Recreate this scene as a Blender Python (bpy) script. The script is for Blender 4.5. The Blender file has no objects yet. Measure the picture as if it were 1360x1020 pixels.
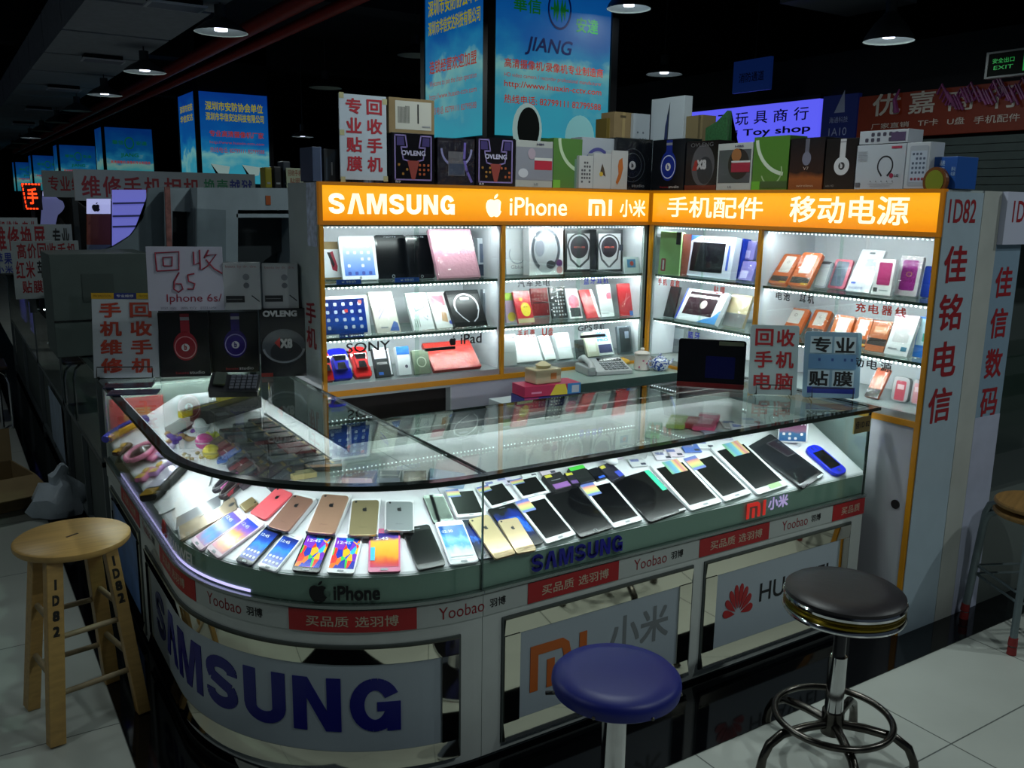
import bpy, bmesh, math, random
import numpy as np
from mathutils import Matrix, Vector

random.seed(7)
SC = bpy.context.scene
COL = SC.collection

# ------------------------------------------------------------------ camera
FPX = 1179.635
YAW, PITCH, ROLL = -0.57156759, 0.20013225, -0.01550949
EYE = np.array([0.0, 0.0, 1.8])


def cam_axes():
    cy, sy, cp, sp = math.cos(YAW), math.sin(YAW), math.cos(PITCH), math.sin(PITCH)
    fw = np.array([-cp * sy, cp * cy, -sp])
    r = np.array([cy, sy, 0.0])
    d = np.cross(fw, r)
    c, s = math.cos(ROLL), math.sin(ROLL)
    return np.array([c * r + s * d, -s * r + c * d, fw])


AX = cam_axes()
cam = bpy.data.objects.new('camera', bpy.data.cameras.new('camera'))
COL.objects.link(cam)
cam.data.sensor_width = 36.0
cam.data.lens = FPX / 1360 * 36.0
cam.data.clip_start = 0.05
cam.data.clip_end = 200
cam.matrix_world = Matrix(((AX[0][0], -AX[1][0], -AX[2][0], EYE[0]),
                           (AX[0][1], -AX[1][1], -AX[2][1], EYE[1]),
                           (AX[0][2], -AX[1][2], -AX[2][2], EYE[2]),
                           (0, 0, 0, 1)))
SC.camera = cam

# ------------------------------------------------------------------ world, view, lights
SC.view_settings.view_transform = 'Standard'
SC.view_settings.look = 'None'
SC.view_settings.gamma = 1.0
SC.view_settings.exposure = 0.0
SC.view_settings.use_curve_mapping = False
try:
    SC.cycles.use_denoising = True
    SC.cycles.max_bounces = 10
    SC.cycles.transparent_max_bounces = 24
    SC.cycles.glossy_bounces = 5
    SC.cycles.sample_clamp_indirect = 4.0
    SC.cycles.caustics_reflective = False
    SC.cycles.caustics_refractive = False
except Exception:
    pass
w = bpy.data.worlds.new('hall_ambience')
SC.world = w
w.use_nodes = True
w.node_tree.nodes['Background'].inputs[0].default_value = (0.50, 0.68, 0.88, 1)
w.node_tree.nodes['Background'].inputs[1].default_value = 0.045

LED_COL = (0.93, 0.95, 1.0)


def area(name, loc, direction, sx, sy, power, col=LED_COL, along=None, shape='RECTANGLE'):
    l = bpy.data.lights.new(name, 'AREA')
    l.shape = shape
    l.size = sx
    if shape in ('RECTANGLE', 'ELLIPSE'):
        l.size_y = sy
    l.energy = power
    l.color = col
    o = bpy.data.objects.new(name, l)
    COL.objects.link(o)
    z = -Vector(direction).normalized()
    x = Vector(along if along else (1, 0, 0))
    x = (x - z * x.dot(z)).normalized()
    y = z.cross(x)
    o.matrix_world = Matrix(((x.x, y.x, z.x, loc[0]), (x.y, y.y, z.y, loc[1]),
                             (x.z, y.z, z.z, loc[2]), (0, 0, 0, 1)))
    return o


CASE_W = 3.1      # watts per metre of the strips in the counter
BAY_W = 3.0       # watts per strip in the wall cabinets
# strips under the front edge of the counter top
area('counter_strip_light', (2.30, 2.275, 0.955), (0, 0.55, -1), 1.84, 0.012, CASE_W * 1.84)
area('counter_strip_light', (0.608, 3.66, 0.955), (0.55, 0, -1), 1.25, 0.012, CASE_W * 1.0, along=(0, 1, 0))
for k in range(5):
    a = (k + 0.5) / 5 * math.pi / 2
    area('counter_strip_light', (1.345 - 0.738 * math.sin(a), 3.015 - 0.738 * math.cos(a), 0.955),
         (0.55 * math.sin(a), 0.55 * math.cos(a), -1), 0.22, 0.012, CASE_W * 0.24,
         along=(math.cos(a), -math.sin(a), 0))
# strips along the inner edges of the counter top
area('counter_strip_light', (2.30, 3.03, 0.955), (0, -0.7, -1), 1.84, 0.012, 1.2 * 1.84)
area('counter_strip_light', (1.235, 3.75, 0.955), (-0.7, 0, -1), 1.25, 0.012, 1.5 * 1.25, along=(0, 1, 0))
area('counter_strip_light', (0.92, 4.375, 0.955), (0, -0.5, -1), 0.6, 0.012, 2.0)
# strips in the two wall cabinets: under the header and under both shelves of every bay
for x0, x1 in ((1.44, 2.345), (2.38, 3.30)):
    for z in (1.683, 1.417, 1.172):
        area('shelf_strip_light', ((x0 + x1) / 2, 3.815, z), (0, 0.75, -1), x1 - x0 - 0.03, 0.012, BAY_W)
for y0, y1 in ((3.00, 3.72), (2.10, 2.965)):
    for z in (1.683, 1.417, 1.172):
        area('shelf_strip_light', (3.355, (y0 + y1) / 2, z), (0.75, 0, -1), y1 - y0 - 0.03, 0.012, BAY_W * 0.9,
             along=(0, 1, 0))


# ------------------------------------------------------------------ measuring: a pixel of the 1360x1020 frame to a ray
def ray(px, py):
    return AX.T @ np.array([(px - 680) / FPX, (py - 510) / FPX, 1.0])


def at(px, py, axis, v):
    d = ray(px, py)
    i = 'xyz'.index(axis)
    return EYE + d * ((v - EYE[i]) / d[i])


def hit(px, py, p0, n):
    d = ray(px, py)
    return EYE + d * (np.dot(np.array(p0) - EYE, n) / np.dot(d, n))


# ------------------------------------------------------------------ materials
def lin(h):
    h = h.lstrip('#')
    o = []
    for k in (0, 2, 4):
        c = int(h[k:k + 2], 16) / 255
        o.append(c / 12.92 if c <= 0.04045 else ((c + 0.055) / 1.055) ** 2.4)
    return (o[0], o[1], o[2], 1)


MATS = {}


def mat(name, col='808080', rough=0.5, metal=0.0, emit=0.0, ecol=None, noise=0.0, nscale=12.0, bump=0.0, bscale=40.0, coat=0.0, stretch=None):
    if name in MATS:
        return MATS[name]
    m = bpy.data.materials.new(name)
    m.use_nodes = True
    nt = m.node_tree
    b = nt.nodes['Principled BSDF']
    b.inputs['Base Color'].default_value = lin(col)
    b.inputs['Roughness'].default_value = rough
    b.inputs['Metallic'].default_value = metal
    if coat:
        b.inputs['Coat Weight'].default_value = coat
        b.inputs['Coat Roughness'].default_value = 0.05
    if emit:
        b.inputs['Emission Color'].default_value = lin(ecol or col)
        b.inputs['Emission Strength'].default_value = emit
    if noise or bump:
        tc = nt.nodes.new('ShaderNodeTexCoord')
        src = tc.outputs['Object']
        if stretch:
            mp = nt.nodes.new('ShaderNodeMapping')
            mp.inputs['Scale'].default_value = stretch
            nt.links.new(src, mp.inputs[0])
            src = mp.outputs[0]
    if noise:
        n = nt.nodes.new('ShaderNodeTexNoise')
        n.inputs['Scale'].default_value = nscale
        n.inputs['Detail'].default_value = 4
        nt.links.new(src, n.inputs['Vector'])
        r = nt.nodes.new('ShaderNodeMapRange')
        r.inputs['From Min'].default_value = 0.3
        r.inputs['From Max'].default_value = 0.7
        r.inputs['To Min'].default_value = 1 - noise
        r.inputs['To Max'].default_value = 1 + noise
        nt.links.new(n.outputs[0], r.inputs[0])
        mx = nt.nodes.new('ShaderNodeMix')
        mx.data_type = 'RGBA'
        mx.blend_type = 'MULTIPLY'
        mx.inputs[0].default_value = 1
        mx.inputs[6].default_value = lin(col)
        nt.links.new(r.outputs[0], mx.inputs[7])
        nt.links.new(mx.outputs[2], b.inputs['Base Color'])
    if bump:
        n2 = nt.nodes.new('ShaderNodeTexNoise')
        n2.inputs['Scale'].default_value = bscale
        nt.links.new(src, n2.inputs['Vector'])
        bp = nt.nodes.new('ShaderNodeBump')
        bp.inputs['Strength'].default_value = bump
        bp.inputs['Distance'].default_value = 0.01
        nt.links.new(n2.outputs[0], bp.inputs['Height'])
        nt.links.new(bp.outputs[0], b.inputs['Normal'])
    MATS[name] = m
    return m


def clear(name, tint='ffffff', rough=0.0, f0=0.04, bump=0.0, bscale=25.0, refl=1.0):
    """thin clear sheet: what is behind shows through, Fresnel reflection on top"""
    if name in MATS:
        return MATS[name]
    m = bpy.data.materials.new(name)
    m.use_nodes = True
    nt = m.node_tree
    nt.nodes.remove(nt.nodes['Principled BSDF'])
    out = nt.nodes['Material Output']
    tr = nt.nodes.new('ShaderNodeBsdfTransparent')
    tr.inputs[0].default_value = lin(tint)
    gl = nt.nodes.new('ShaderNodeBsdfGlossy')
    gl.inputs['Roughness'].default_value = rough
    lw = nt.nodes.new('ShaderNodeLayerWeight')
    lw.inputs['Blend'].default_value = 0.5
    pw = nt.nodes.new('ShaderNodeMath')
    pw.operation = 'POWER'
    pw.inputs[1].default_value = 5
    nt.links.new(lw.outputs['Facing'], pw.inputs[0])
    ma = nt.nodes.new('ShaderNodeMath')
    ma.operation = 'MULTIPLY_ADD'
    ma.inputs[1].default_value = (1 - f0) * refl
    ma.inputs[2].default_value = f0 * refl
    nt.links.new(pw.outputs[0], ma.inputs[0])
    mx = nt.nodes.new('ShaderNodeMixShader')
    nt.links.new(ma.outputs[0], mx.inputs[0])
    nt.links.new(tr.outputs[0], mx.inputs[1])
    nt.links.new(gl.outputs[0], mx.inputs[2])
    if bump:
        tc = nt.nodes.new('ShaderNodeTexCoord')
        n = nt.nodes.new('ShaderNodeTexNoise')
        n.inputs['Scale'].default_value = bscale
        n.inputs['Detail'].default_value = 3
        nt.links.new(tc.outputs['Object'], n.inputs['Vector'])
        bp = nt.nodes.new('ShaderNodeBump')
        bp.inputs['Strength'].default_value = bump
        bp.inputs['Distance'].default_value = 0.02
        nt.links.new(n.outputs[0], bp.inputs['Height'])
        nt.links.new(bp.outputs[0], gl.inputs['Normal'])
        nt.links.new(bp.outputs[0], lw.inputs['Normal'])
    nt.links.new(mx.outputs[0], out.inputs[0])
    MATS[name] = m
    return m


def ramp_mat(name, stops, kind='grad', scale=(1, 1, 1), axis=1, rough=0.25, emit=0.0, detail=3.0, nscale=4.0, distort=0.0, mixn=0.5):
    """picture-like print: a colour ramp over a gradient / noise / voronoi of generated coordinates"""
    if name in MATS:
        return MATS[name]
    m = bpy.data.materials.new(name)
    m.use_nodes = True
    nt = m.node_tree
    b = nt.nodes['Principled BSDF']
    b.inputs['Roughness'].default_value = rough
    tc = nt.nodes.new('ShaderNodeTexCoord')
    mp = nt.nodes.new('ShaderNodeMapping')
    mp.inputs['Scale'].default_value = scale
    nt.links.new(tc.outputs['Generated'], mp.inputs[0])
    cr = nt.nodes.new('ShaderNodeValToRGB')
    el = cr.color_ramp.elements
    while len(el) > 1:
        el.remove(el[-1])
    el[0].position = stops[0][0]
    el[0].color = lin(stops[0][1])
    for p, c in stops[1:]:
        e = el.new(p)
        e.color = lin(c)
    if kind == 'vor':
        v = nt.nodes.new('ShaderNodeTexVoronoi')
        v.inputs['Scale'].default_value = nscale
        nt.links.new(mp.outputs[0], v.inputs['Vector'])
        sp = nt.nodes.new('ShaderNodeSeparateColor')
        nt.links.new(v.outputs['Color'], sp.inputs[0])
        nt.links.new(sp.outputs[0], cr.inputs[0])
        cr.color_ramp.interpolation = 'CONSTANT'
    else:
        n = nt.nodes.new('ShaderNodeTexNoise')
        n.inputs['Scale'].default_value = nscale
        n.inputs['Detail'].default_value = detail
        n.inputs['Distortion'].default_value = distort
        nt.links.new(mp.outputs[0], n.inputs['Vector'])
        if kind == 'noise':
            nt.links.new(n.outputs[0], cr.inputs[0])
        else:
            sx = nt.nodes.new('ShaderNodeSeparateXYZ')
            nt.links.new(tc.outputs['Generated'], sx.inputs[0])
            ad = nt.nodes.new('ShaderNodeMath')
            ad.operation = 'MULTIPLY_ADD'
            ad.inputs[1].default_value = mixn
            nt.links.new(n.outputs[0], ad.inputs[0])
            sb = nt.nodes.new('ShaderNodeMath')
            sb.operation = 'SUBTRACT'
            sb.inputs[1].default_value = mixn * 0.5
            nt.links.new(sx.outputs[axis], sb.inputs[0])
            nt.links.new(sb.outputs[0], ad.inputs[2])
            nt.links.new(ad.outputs[0], cr.inputs[0])
    nt.links.new(cr.outputs[0], b.inputs['Base Color'])
    if emit:
        nt.links.new(cr.outputs[0], b.inputs['Emission Color'])
        b.inputs['Emission Strength'].default_value = emit
        b.inputs['Base Color'].default_value = (0.02, 0.02, 0.02, 1)
        for l in list(b.inputs['Base Color'].links):
            nt.links.remove(l)
    MATS[name] = m
    return m


# ------------------------------------------------------------------ meshes
class B:
    def __init__(s):
        s.bm = bmesh.new()

    def box(s, x0, y0, z0, x1, y1, z1, M=None):
        v = [s.bm.verts.new(Vector(p) if M is None else M @ Vector(p)) for p in
             ((x0, y0, z0), (x1, y0, z0), (x1, y1, z0), (x0, y1, z0), (x0, y0, z1), (x1, y0, z1), (x1, y1, z1), (x0, y1, z1))]
        for f in ((3, 2, 1, 0), (4, 5, 6, 7), (0, 1, 5, 4), (1, 2, 6, 5), (2, 3, 7, 6), (3, 0, 4, 7)):
            s.bm.faces.new([v[i] for i in f])
        return s

    def prism(s, pts, z0, z1, M=None):
        a = 0
        for i in range(len(pts)):
            x0, y0 = pts[i]
            x1, y1 = pts[(i + 1) % len(pts)]
            a += x0 * y1 - x1 * y0
        if a < 0:
            pts = list(reversed(pts))
        T = (lambda p: Vector(p)) if M is None else (lambda p: M @ Vector(p))
        lo = [s.bm.verts.new(T((x, y, z0))) for x, y in pts]
        hi = [s.bm.verts.new(T((x, y, z1))) for x, y in pts]
        n = len(pts)
        fs = [s.bm.faces.new(list(reversed(lo))), s.bm.faces.new(hi)]
        for i in range(n):
            s.bm.faces.new((lo[i], lo[(i + 1) % n], hi[(i + 1) % n], hi[i]))
        if n > 4:
            bmesh.ops.triangulate(s.bm, faces=fs)
        return s

    def cyl(s, p0, p1, r0, r1=None, seg=20, cap=True):
        r1 = r0 if r1 is None else r1
        p0, p1 = Vector(p0), Vector(p1)
        d = (p1 - p0).normalized()
        u = d.orthogonal().normalized()
        v = d.cross(u)
        ra, rb = [], []
        for i in range(seg):
            a = 2 * math.pi * i / seg
            e = u * math.cos(a) + v * math.sin(a)
            ra.append(s.bm.verts.new(p0 + e * r0))
            rb.append(s.bm.verts.new(p1 + e * r1))
        for i in range(seg):
            s.bm.faces.new((ra[i], ra[(i + 1) % seg], rb[(i + 1) % seg], rb[i]))
        if cap:
            s.bm.faces.new(list(reversed(ra)))
            s.bm.faces.new(rb)
        return s

    def tube(s, pts, r, seg=10, closed=False):
        pts = [Vector(p) for p in pts]
        n = len(pts)
        rings = []
        up = None
        for i in range(n):
            a = pts[i - 1] if (i > 0 or closed) else pts[i]
            b = pts[(i + 1) % n] if (i < n - 1 or closed) else pts[i]
            d = (b - a).normalized()
            if up is None:
                up = d.orthogonal().normalized()
            up = (up - d * up.dot(d)).normalized()
            v = d.cross(up)
            rr = r[i] if isinstance(r, (list, tuple)) else r
            rings.append([s.bm.verts.new(pts[i] + (up * math.cos(t) + v * math.sin(t)) * rr)
                          for t in [2 * math.pi * k / seg for k in range(seg)]])
        m = n if closed else n - 1
        for i in range(m):
            A, C = rings[i], rings[(i + 1) % n]
            for k in range(seg):
                s.bm.faces.new((A[k], A[(k + 1) % seg], C[(k + 1) % seg], C[k]))
        if not closed:
            s.bm.faces.new(list(reversed(rings[0])))
            s.bm.faces.new(rings[-1])
        return s

    def lathe(s, prof, seg=32, c=(0, 0, 0), M=None, cap=True):
        rings = []
        for r, z in prof:
            ring = []
            for k in range(seg):
                a = 2 * math.pi * k / seg
                p = Vector((c[0] + r * math.cos(a), c[1] + r * math.sin(a), c[2] + z))
                ring.append(s.bm.verts.new(M @ p if M else p))
            rings.append(ring)
        for i in range(len(rings) - 1):
            for k in range(seg):
                s.bm.faces.new((rings[i][k], rings[i][(k + 1) % seg], rings[i + 1][(k + 1) % seg], rings[i + 1][k]))
        if cap and prof[0][0] > 1e-5:
            s.bm.faces.new(list(reversed(rings[0])))
        if cap and prof[-1][0] > 1e-5:
            s.bm.faces.new(rings[-1])
        return s

    def ball(s, c, rx, ry=None, rz=None, seg=16, M=None):
        ry = ry or rx
        rz = rz or rx
        pr = [(math.sin(math.pi * k / 10), -math.cos(math.pi * k / 10)) for k in range(11)]
        T = Matrix.Translation(c) @ Matrix.Diagonal((rx, ry, rz, 1))
        return s.lathe([(max(r, 1e-4), z) for r, z in pr], seg, M=(M @ T if M else T))

    def add(s, bm2):
        me = bpy.data.meshes.new('tmp')
        bm2.to_mesh(me)
        s.bm.from_mesh(me)
        bpy.data.meshes.remove(me)
        return s

    def build(s, name, m, parent=None, M=None, smooth=False, bevel=0.0, seg=2):
        bmesh.ops.recalc_face_normals(s.bm, faces=s.bm.faces)
        me = bpy.data.meshes.new(name)
        s.bm.to_mesh(me)
        s.bm.free()
        me.materials.append(m)
        if smooth:
            for p in me.polygons:
                p.use_smooth = True
            try:
                me.set_sharp_from_angle(angle=math.radians(42))
            except Exception:
                pass
        o = bpy.data.objects.new(name, me)
        COL.objects.link(o)
        if parent is not None:
            o.parent = parent
        if M is not None:
            o.matrix_local = M
        if bevel:
            bv = o.modifiers.new('bevel', 'BEVEL')
            bv.width = bevel
            bv.segments = seg
            bv.limit_method = 'ANGLE'
            bv.angle_limit = math.radians(50)
        return o


def tag(o, label, cat, group=None, kind=None):
    o['label'] = label
    o['category'] = cat
    if group:
        o['group'] = group
    if kind:
        o['kind'] = kind
    return o


def struct(o):
    o['kind'] = 'structure'
    return o


def empty(name, label, cat, loc=(0, 0, 0), rz=0.0, group=None, M=None):
    o = bpy.data.objects.new(name, None)
    o.empty_display_size = 0.05
    COL.objects.link(o)
    if M is not None:
        o.matrix_world = M
    else:
        o.location = loc
        o.rotation_euler = (0, 0, rz)
    return tag(o, label, cat, group)


TXT = {}


def text_bm(s, bold=0.0, depth=0.001, sp=1.0):
    """lettering as a mesh, box normalised to (0..1, 0..1), z 0..depth"""
    key = (s, sp)
    if key not in TXT:
        cu = bpy.data.curves.new('lettering', 'FONT')
        cu.body = s
        cu.size = 1
        cu.space_character = sp
        cu.resolution_u = 3
        cu.fill_mode = 'FRONT'
        o = bpy.data.objects.new('lettering', cu)
        COL.objects.link(o)
        bpy.context.view_layer.update()
        me = bpy.data.meshes.new_from_object(o.evaluated_get(bpy.context.evaluated_depsgraph_get()))
        bpy.data.objects.remove(o)
        bpy.data.curves.remove(cu)
        bm = bmesh.new()
        bm.from_mesh(me)
        bpy.data.meshes.remove(me)
        xs = [v.co.x for v in bm.verts]
        ys = [v.co.y for v in bm.verts]
        x0, x1, y0, y1 = min(xs), max(xs), min(ys), max(ys)
        for v in bm.verts:
            v.co = Vector(((v.co.x - x0) / (x1 - x0), (v.co.y - y0) / (y1 - y0), 0))
        TXT[key] = (bm, x1 - x0, y1 - y0)
    return TXT[key]


def text_in(b, s, x0, y0, x1, y1, z=0.0, bold=0.0, M=None, fn=None, cuts=0.0, sp=1.0):
    """put lettering into builder b, filling the rectangle"""
    src, we, he = text_bm(s, bold, sp=sp)
    bm = bmesh.new()
    tmp = bpy.data.meshes.new('tmp')
    dx, dy = 1.5 * bold * (x1 - x0) / we, 1.5 * bold * (y1 - y0) / he
    for ox, oy, oz in ([(-1, -1, 0), (1, -1, 1e-4), (1, 1, 2e-4), (-1, 1, 3e-4)] if bold > 0 else [(0, 0, 0)]):
        b2 = src.copy()
        for v in b2.verts:
            v.co = Vector((x0 + dx + v.co.x * (x1 - x0 - 2 * dx) + ox * dx, y0 + dy + v.co.y * (y1 - y0 - 2 * dy) + oy * dy, z + oz))
        b2.to_mesh(tmp)
        b2.free()
        bm.from_mesh(tmp)
    bpy.data.meshes.remove(tmp)
    if cuts:
        x = x0 + cuts
        while x < x1:
            bmesh.ops.bisect_plane(bm, geom=bm.verts[:] + bm.edges[:] + bm.faces[:], plane_co=(x, 0, 0), plane_no=(1, 0, 0))
            x += cuts
    for v in bm.verts:
        if fn:
            v.co = Vector(fn(v.co.x, v.co.y, v.co.z))
        elif M is not None:
            v.co = M @ v.co
    b.add(bm)
    bm.free()
    return b


def rrect(w, h, r, cx=0.0, cy=0.0, n=4):
    r = min(r, w / 2 - 1e-4, h / 2 - 1e-4)
    p = []
    for qx, qy, a0 in ((1, 1, 0), (-1, 1, 90), (-1, -1, 180), (1, -1, 270)):
        for k in range(n + 1):
            a = math.radians(a0 + 90 * k / n)
            p.append((cx + qx * (w / 2 - r) + r * math.cos(a), cy + qy * (h / 2 - r) + r * math.sin(a)))
    return p


APPLE = [(.50, .80), (.40, .84), (.27, .85), (.13, .78), (.05, .64), (.04, .46), (.09, .27), (.19, .10), (.29, .01), (.38, .0),
         (.50, .05), (.61, .0), (.71, .01), (.82, .10), (.92, .27), (.83, .33), (.77, .43), (.76, .54), (.80, .66), (.88, .74),
         (.80, .82), (.70, .86), (.60, .84)]
LEAF = [(.50, .88), (.51, .96), (.58, 1.06), (.70, 1.12), (.71, 1.03), (.64, .93), (.57, .89)]
HUAWEI = []
for k in range(8):
    a = math.radians(172 - 164 * k / 7)
    c, s_ = math.cos(a), math.sin(a)
    pts = []
    for rr, ww in ((.20, .0), (.45, .075), (.70, .125), (.86, .12), (.96, .06), (.98, .0), (.96, -.06), (.86, -.12), (.70, -.125), (.45, -.075)):
        pts.append((rr * c - ww * s_, rr * s_ + ww * c))
    HUAWEI.append(pts)


def mi_polys(w, h):
    """the m and the i of the square orange phone logo, outline 0..w, 0..h"""
    t = w * 0.135
    k = w * .58
    return [[(0, 0), (t, 0), (t, h), (0, h)], [(t, h - t * 1.1), (k - t * .2, h - t * 1.1), (k - t * .1, h), (t, h)],
            [(k - t * .2, h - t * 1.1), (k, h - t * 1.9), (k + t, h - t * 1.9), (k + t * .7, h - t * .6), (k - t * .1, h)],
            [(k, 0), (k + t, 0), (k + t, h - t * 1.9), (k, h - t * 1.9)],
            [(w * .29, 0), (w * .29 + t, 0), (w * .29 + t, h * .62), (w * .29, h * .62)],
            [(w * .865, 0), (w, 0), (w, h), (w * .865, h)]]


def mcols(x, y, z, o):
    return Matrix(((x[0], y[0], z[0], o[0]), (x[1], y[1], z[1], o[1]), (x[2], y[2], z[2], o[2]), (0, 0, 0, 1)))


def add_parts(root, w, h, parts, dx=0.0):
    """flat printed or fitted pieces on the face of a thing (local x right, y up, z out)"""
    for i, p in enumerate(parts):
        pn, sh, a, m = p[:4]
        z0 = 0.0003 + 0.00035 * i
        zt = z0 + (p[4] if len(p) > 4 else 0.0004)
        X = lambda u: (u - 0.5) * w + dx
        Y = lambda v: v * h
        b = B()
        if sh == 'r':
            b.box(X(a[0]), Y(a[1]), z0, X(a[2]), Y(a[3]), zt)
        elif sh == 'rr':
            b.prism(rrect((a[2] - a[0]) * w, (a[3] - a[1]) * h, a[4] * w, X((a[0] + a[2]) / 2), Y((a[1] + a[3]) / 2)), z0, zt)
        elif sh == 'c':
            b.prism([(X(a[0]) + a[2] * w * math.cos(k * math.pi / 14), Y(a[1]) + (a[3] if len(a) > 3 else a[2]) * w * math.sin(k * math.pi / 14)) for k in range(28)], z0, zt)
        elif sh == 'o':
            n = 28
            a0, a1 = (math.radians(a[4]), math.radians(a[5])) if len(a) > 4 else (0, 2 * math.pi)
            ry = a[6] if len(a) > 6 else 1.0
            for k in range(n):
                t0, t1 = a0 + (a1 - a0) * k / n, a0 + (a1 - a0) * (k + 1) / n
                r0, r1 = (a[2] - a[3]) * w, a[2] * w
                b.prism([(X(a[0]) + r * math.cos(t), Y(a[1]) + ry * r * math.sin(t)) for r, t in ((r0, t0), (r1, t0), (r1, t1), (r0, t1))], z0, zt)
        elif sh == 't':
            text_in(b, a[0], X(a[1]), Y(a[2]), X(a[3]), Y(a[4]), z0 + 0.0002, bold=a[5] if len(a) > 5 else 0.0)
        elif sh == 'tt':
            for q in a:
                text_in(b, q[0], X(q[1]), Y(q[2]), X(q[3]), Y(q[4]), z0 + 0.0002, bold=q[5] if len(q) > 5 else 0.0)
        elif sh == 'a':
            for poly in (APPLE, LEAF):
                b.prism([(X(a[0]) + (x - .5) * a[2] * w, Y(a[1]) + (y - .5) * a[2] * w) for x, y in poly], z0, zt)
        elif sh == 'p':
            b.prism([(X(u), Y(v)) for u, v in a], z0, zt)
        elif sh == 'pp':
            for q in a:
                b.prism([(X(u), Y(v)) for u, v in q], z0, zt)
        elif sh == 'l':
            for q in a[0]:
                for (u0, v0), (u1, v1) in zip(q[:-1], q[1:]):
                    P, Q = Vector((X(u0), Y(v0))), Vector((X(u1), Y(v1)))
                    d = (Q - P)
                    if d.length < 1e-6:
                        continue
                    d.normalize()
                    n_ = Vector((-d.y, d.x)) * a[1] * w / 2
                    P -= d * a[1] * w * .3
                    Q += d * a[1] * w * .3
                    b.prism([tuple(P + n_), tuple(P - n_), tuple(Q - n_), tuple(Q + n_)], z0, zt)
        elif sh == 'g':
            for ix in range(a[4]):
                for iy in range(a[5]):
                    if len(a) > 7 and random.random() < a[7]:
                        continue
                    cu = a[0] + (a[2] - a[0]) * (ix + .5) / a[4]
                    cv = a[1] + (a[3] - a[1]) * (iy + .5) / a[5]
                    b.prism(rrect(a[6] * w, a[6] * w, a[6] * w * .25, X(cu), Y(cv), 2), z0, zt)
        elif sh == 'b':      # raised block with its own thickness a[4]
            b.box(X(a[0]), Y(a[1]), 0, X(a[2]), Y(a[3]), a[4])
        elif sh == 'film':
            e = 0.002
            b.box(-w / 2 - e + dx, -e * .2, -a[0] + 0.001, w / 2 + e + dx, h + e, 0.004)
        o = b.build(pn, m, root)
        if len(p) > 5:
            o['label'] = p[5]


def item(name, label, cat, Mx, w, h, t, m, parts=(), group=None, bev=0.0015, rr=0.0):
    b = B()
    if rr:
        b.prism(rrect(w, h, rr, 0, h / 2), -t, 0)
    else:
        b.box(-w / 2, 0, -t, w / 2, h, 0)
    o = b.build(name, m, None, bevel=min(bev, t * 0.4))
    o.matrix_world = Mx
    tag(o, label, cat, group)
    add_parts(o, w, h, parts)
    return o


def frame_from(q, n):
    """q = TL, TR, BR, BL points; n = outward normal -> matrix with origin at bottom centre, width, height"""
    q = [Vector(p) for p in q]
    n = Vector(n).normalized()
    up = (q[0] + q[1] - q[2] - q[3])
    up = (up - n * up.dot(n)).normalized()
    rt = up.cross(n)
    ww = ((q[1] - q[0]).length + (q[2] - q[3]).length) / 2
    hh = ((q[0] - q[3]).length + (q[1] - q[2]).length) / 2
    c = (q[0] + q[1] + q[2] + q[3]) / 4 - up * hh / 2
    return rt, up, n, c, ww, hh


def m4(rt, up, n, c):
    return mcols(rt, up, n, c)

# ------------------------------------------------------------------ shared materials
WHITE = mat('white_lacquer', 'c9cfcc', .35, noise=.03)
GREYW = mat('grey_laminate', 'a9b3b5', .5, noise=.04)
DGREY = mat('dark_grey_laminate', '4d565a', .55, noise=.05)
MIRROR = mat('mirror_strip', 'e6e2d0', .04, 1.0)
CHROME = mat('chrome', 'd8d8da', .12, 1.0, noise=.05, nscale=30)
OLDCHROME = mat('worn_chrome', '56534f', .25, 1.0, noise=.35, nscale=25)
STEEL = mat('steel_tube', '6f7c80', .4, .5, noise=.1)
BLACK = mat('black_plastic', '0c0d10', .35)
BLKGLOSS = mat('black_gloss', '07080b', .06)
SCREEN_OFF = mat('dark_screen', '07080b', .24)
SCREEN_OFF.node_tree.nodes['Principled BSDF'].inputs['Specular IOR Level'].default_value = .2
RED = mat('red_print', 'b01d22', .4)
REDINK = mat('red_ink', 'a8222a', .5, noise=.08)
DARKRED = mat('dark_red_ink', '8c1622', .5)
BLUEINK = mat('deep_blue_ink', '0a0f7c', .35)
BLACKINK = mat('black_ink', '101114', .5)
GREYINK = mat('grey_ink', '7c8286', .5)
WHITEINK = mat('white_ink', 'e8e8e6', .5)
PAPER = mat('white_paper', 'd8dad8', .7, noise=.02)
CARD = mat('brown_cardboard', '8a7552', .8, noise=.08)
GLASS = clear('clear_glass', 'f2faf6')
GLASSTOP = clear('counter_top_glass', 'eef7f2', f0=.065, refl=1.2)
GLASSEDGE = mat('dark_green_glass_edge', '0c1a17', .08)
GLASSRIM = mat('grey_green_glass_rim', '47605a', .15)
FILM = clear('clear_film', 'ffffff', rough=.12, bump=.8, bscale=22, f0=.06, refl=.8)
YELLOWTRIM = mat('yellow_trim', 'c8860a', .4, noise=.04)
LEDON = mat('led_bead', 'ffffff', .3, emit=3.0, ecol='eef2ff')
VIOLETGLOW = mat('violet_led_reflection', 'ffffff', .3, emit=1.6, ecol='cdb8ff')
GRANITE = mat('black_granite', '06070a', .07, noise=.3, nscale=60)
TRAYW = mat('white_tray', 'dcdce2', .35)
GREENW = mat('pale_green_lacquer', 'a3b8b0', .2)
GOLDMET = mat('gold_metal', 'b39a70', .3, .7)
ROSEMET = mat('rose_gold_metal', 'ad8272', .3, .6)
SILVMET = mat('silver_metal', 'a9adb2', .3, .7)
WOOD = mat('pine_wood', 'ad8a50', .42, noise=.14, nscale=5, stretch=(1, 14, 14))
WOODDARK = mat('worn_wood_seat', '9a7440', .5, noise=.2, nscale=5, stretch=(1, 14, 14))

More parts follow.
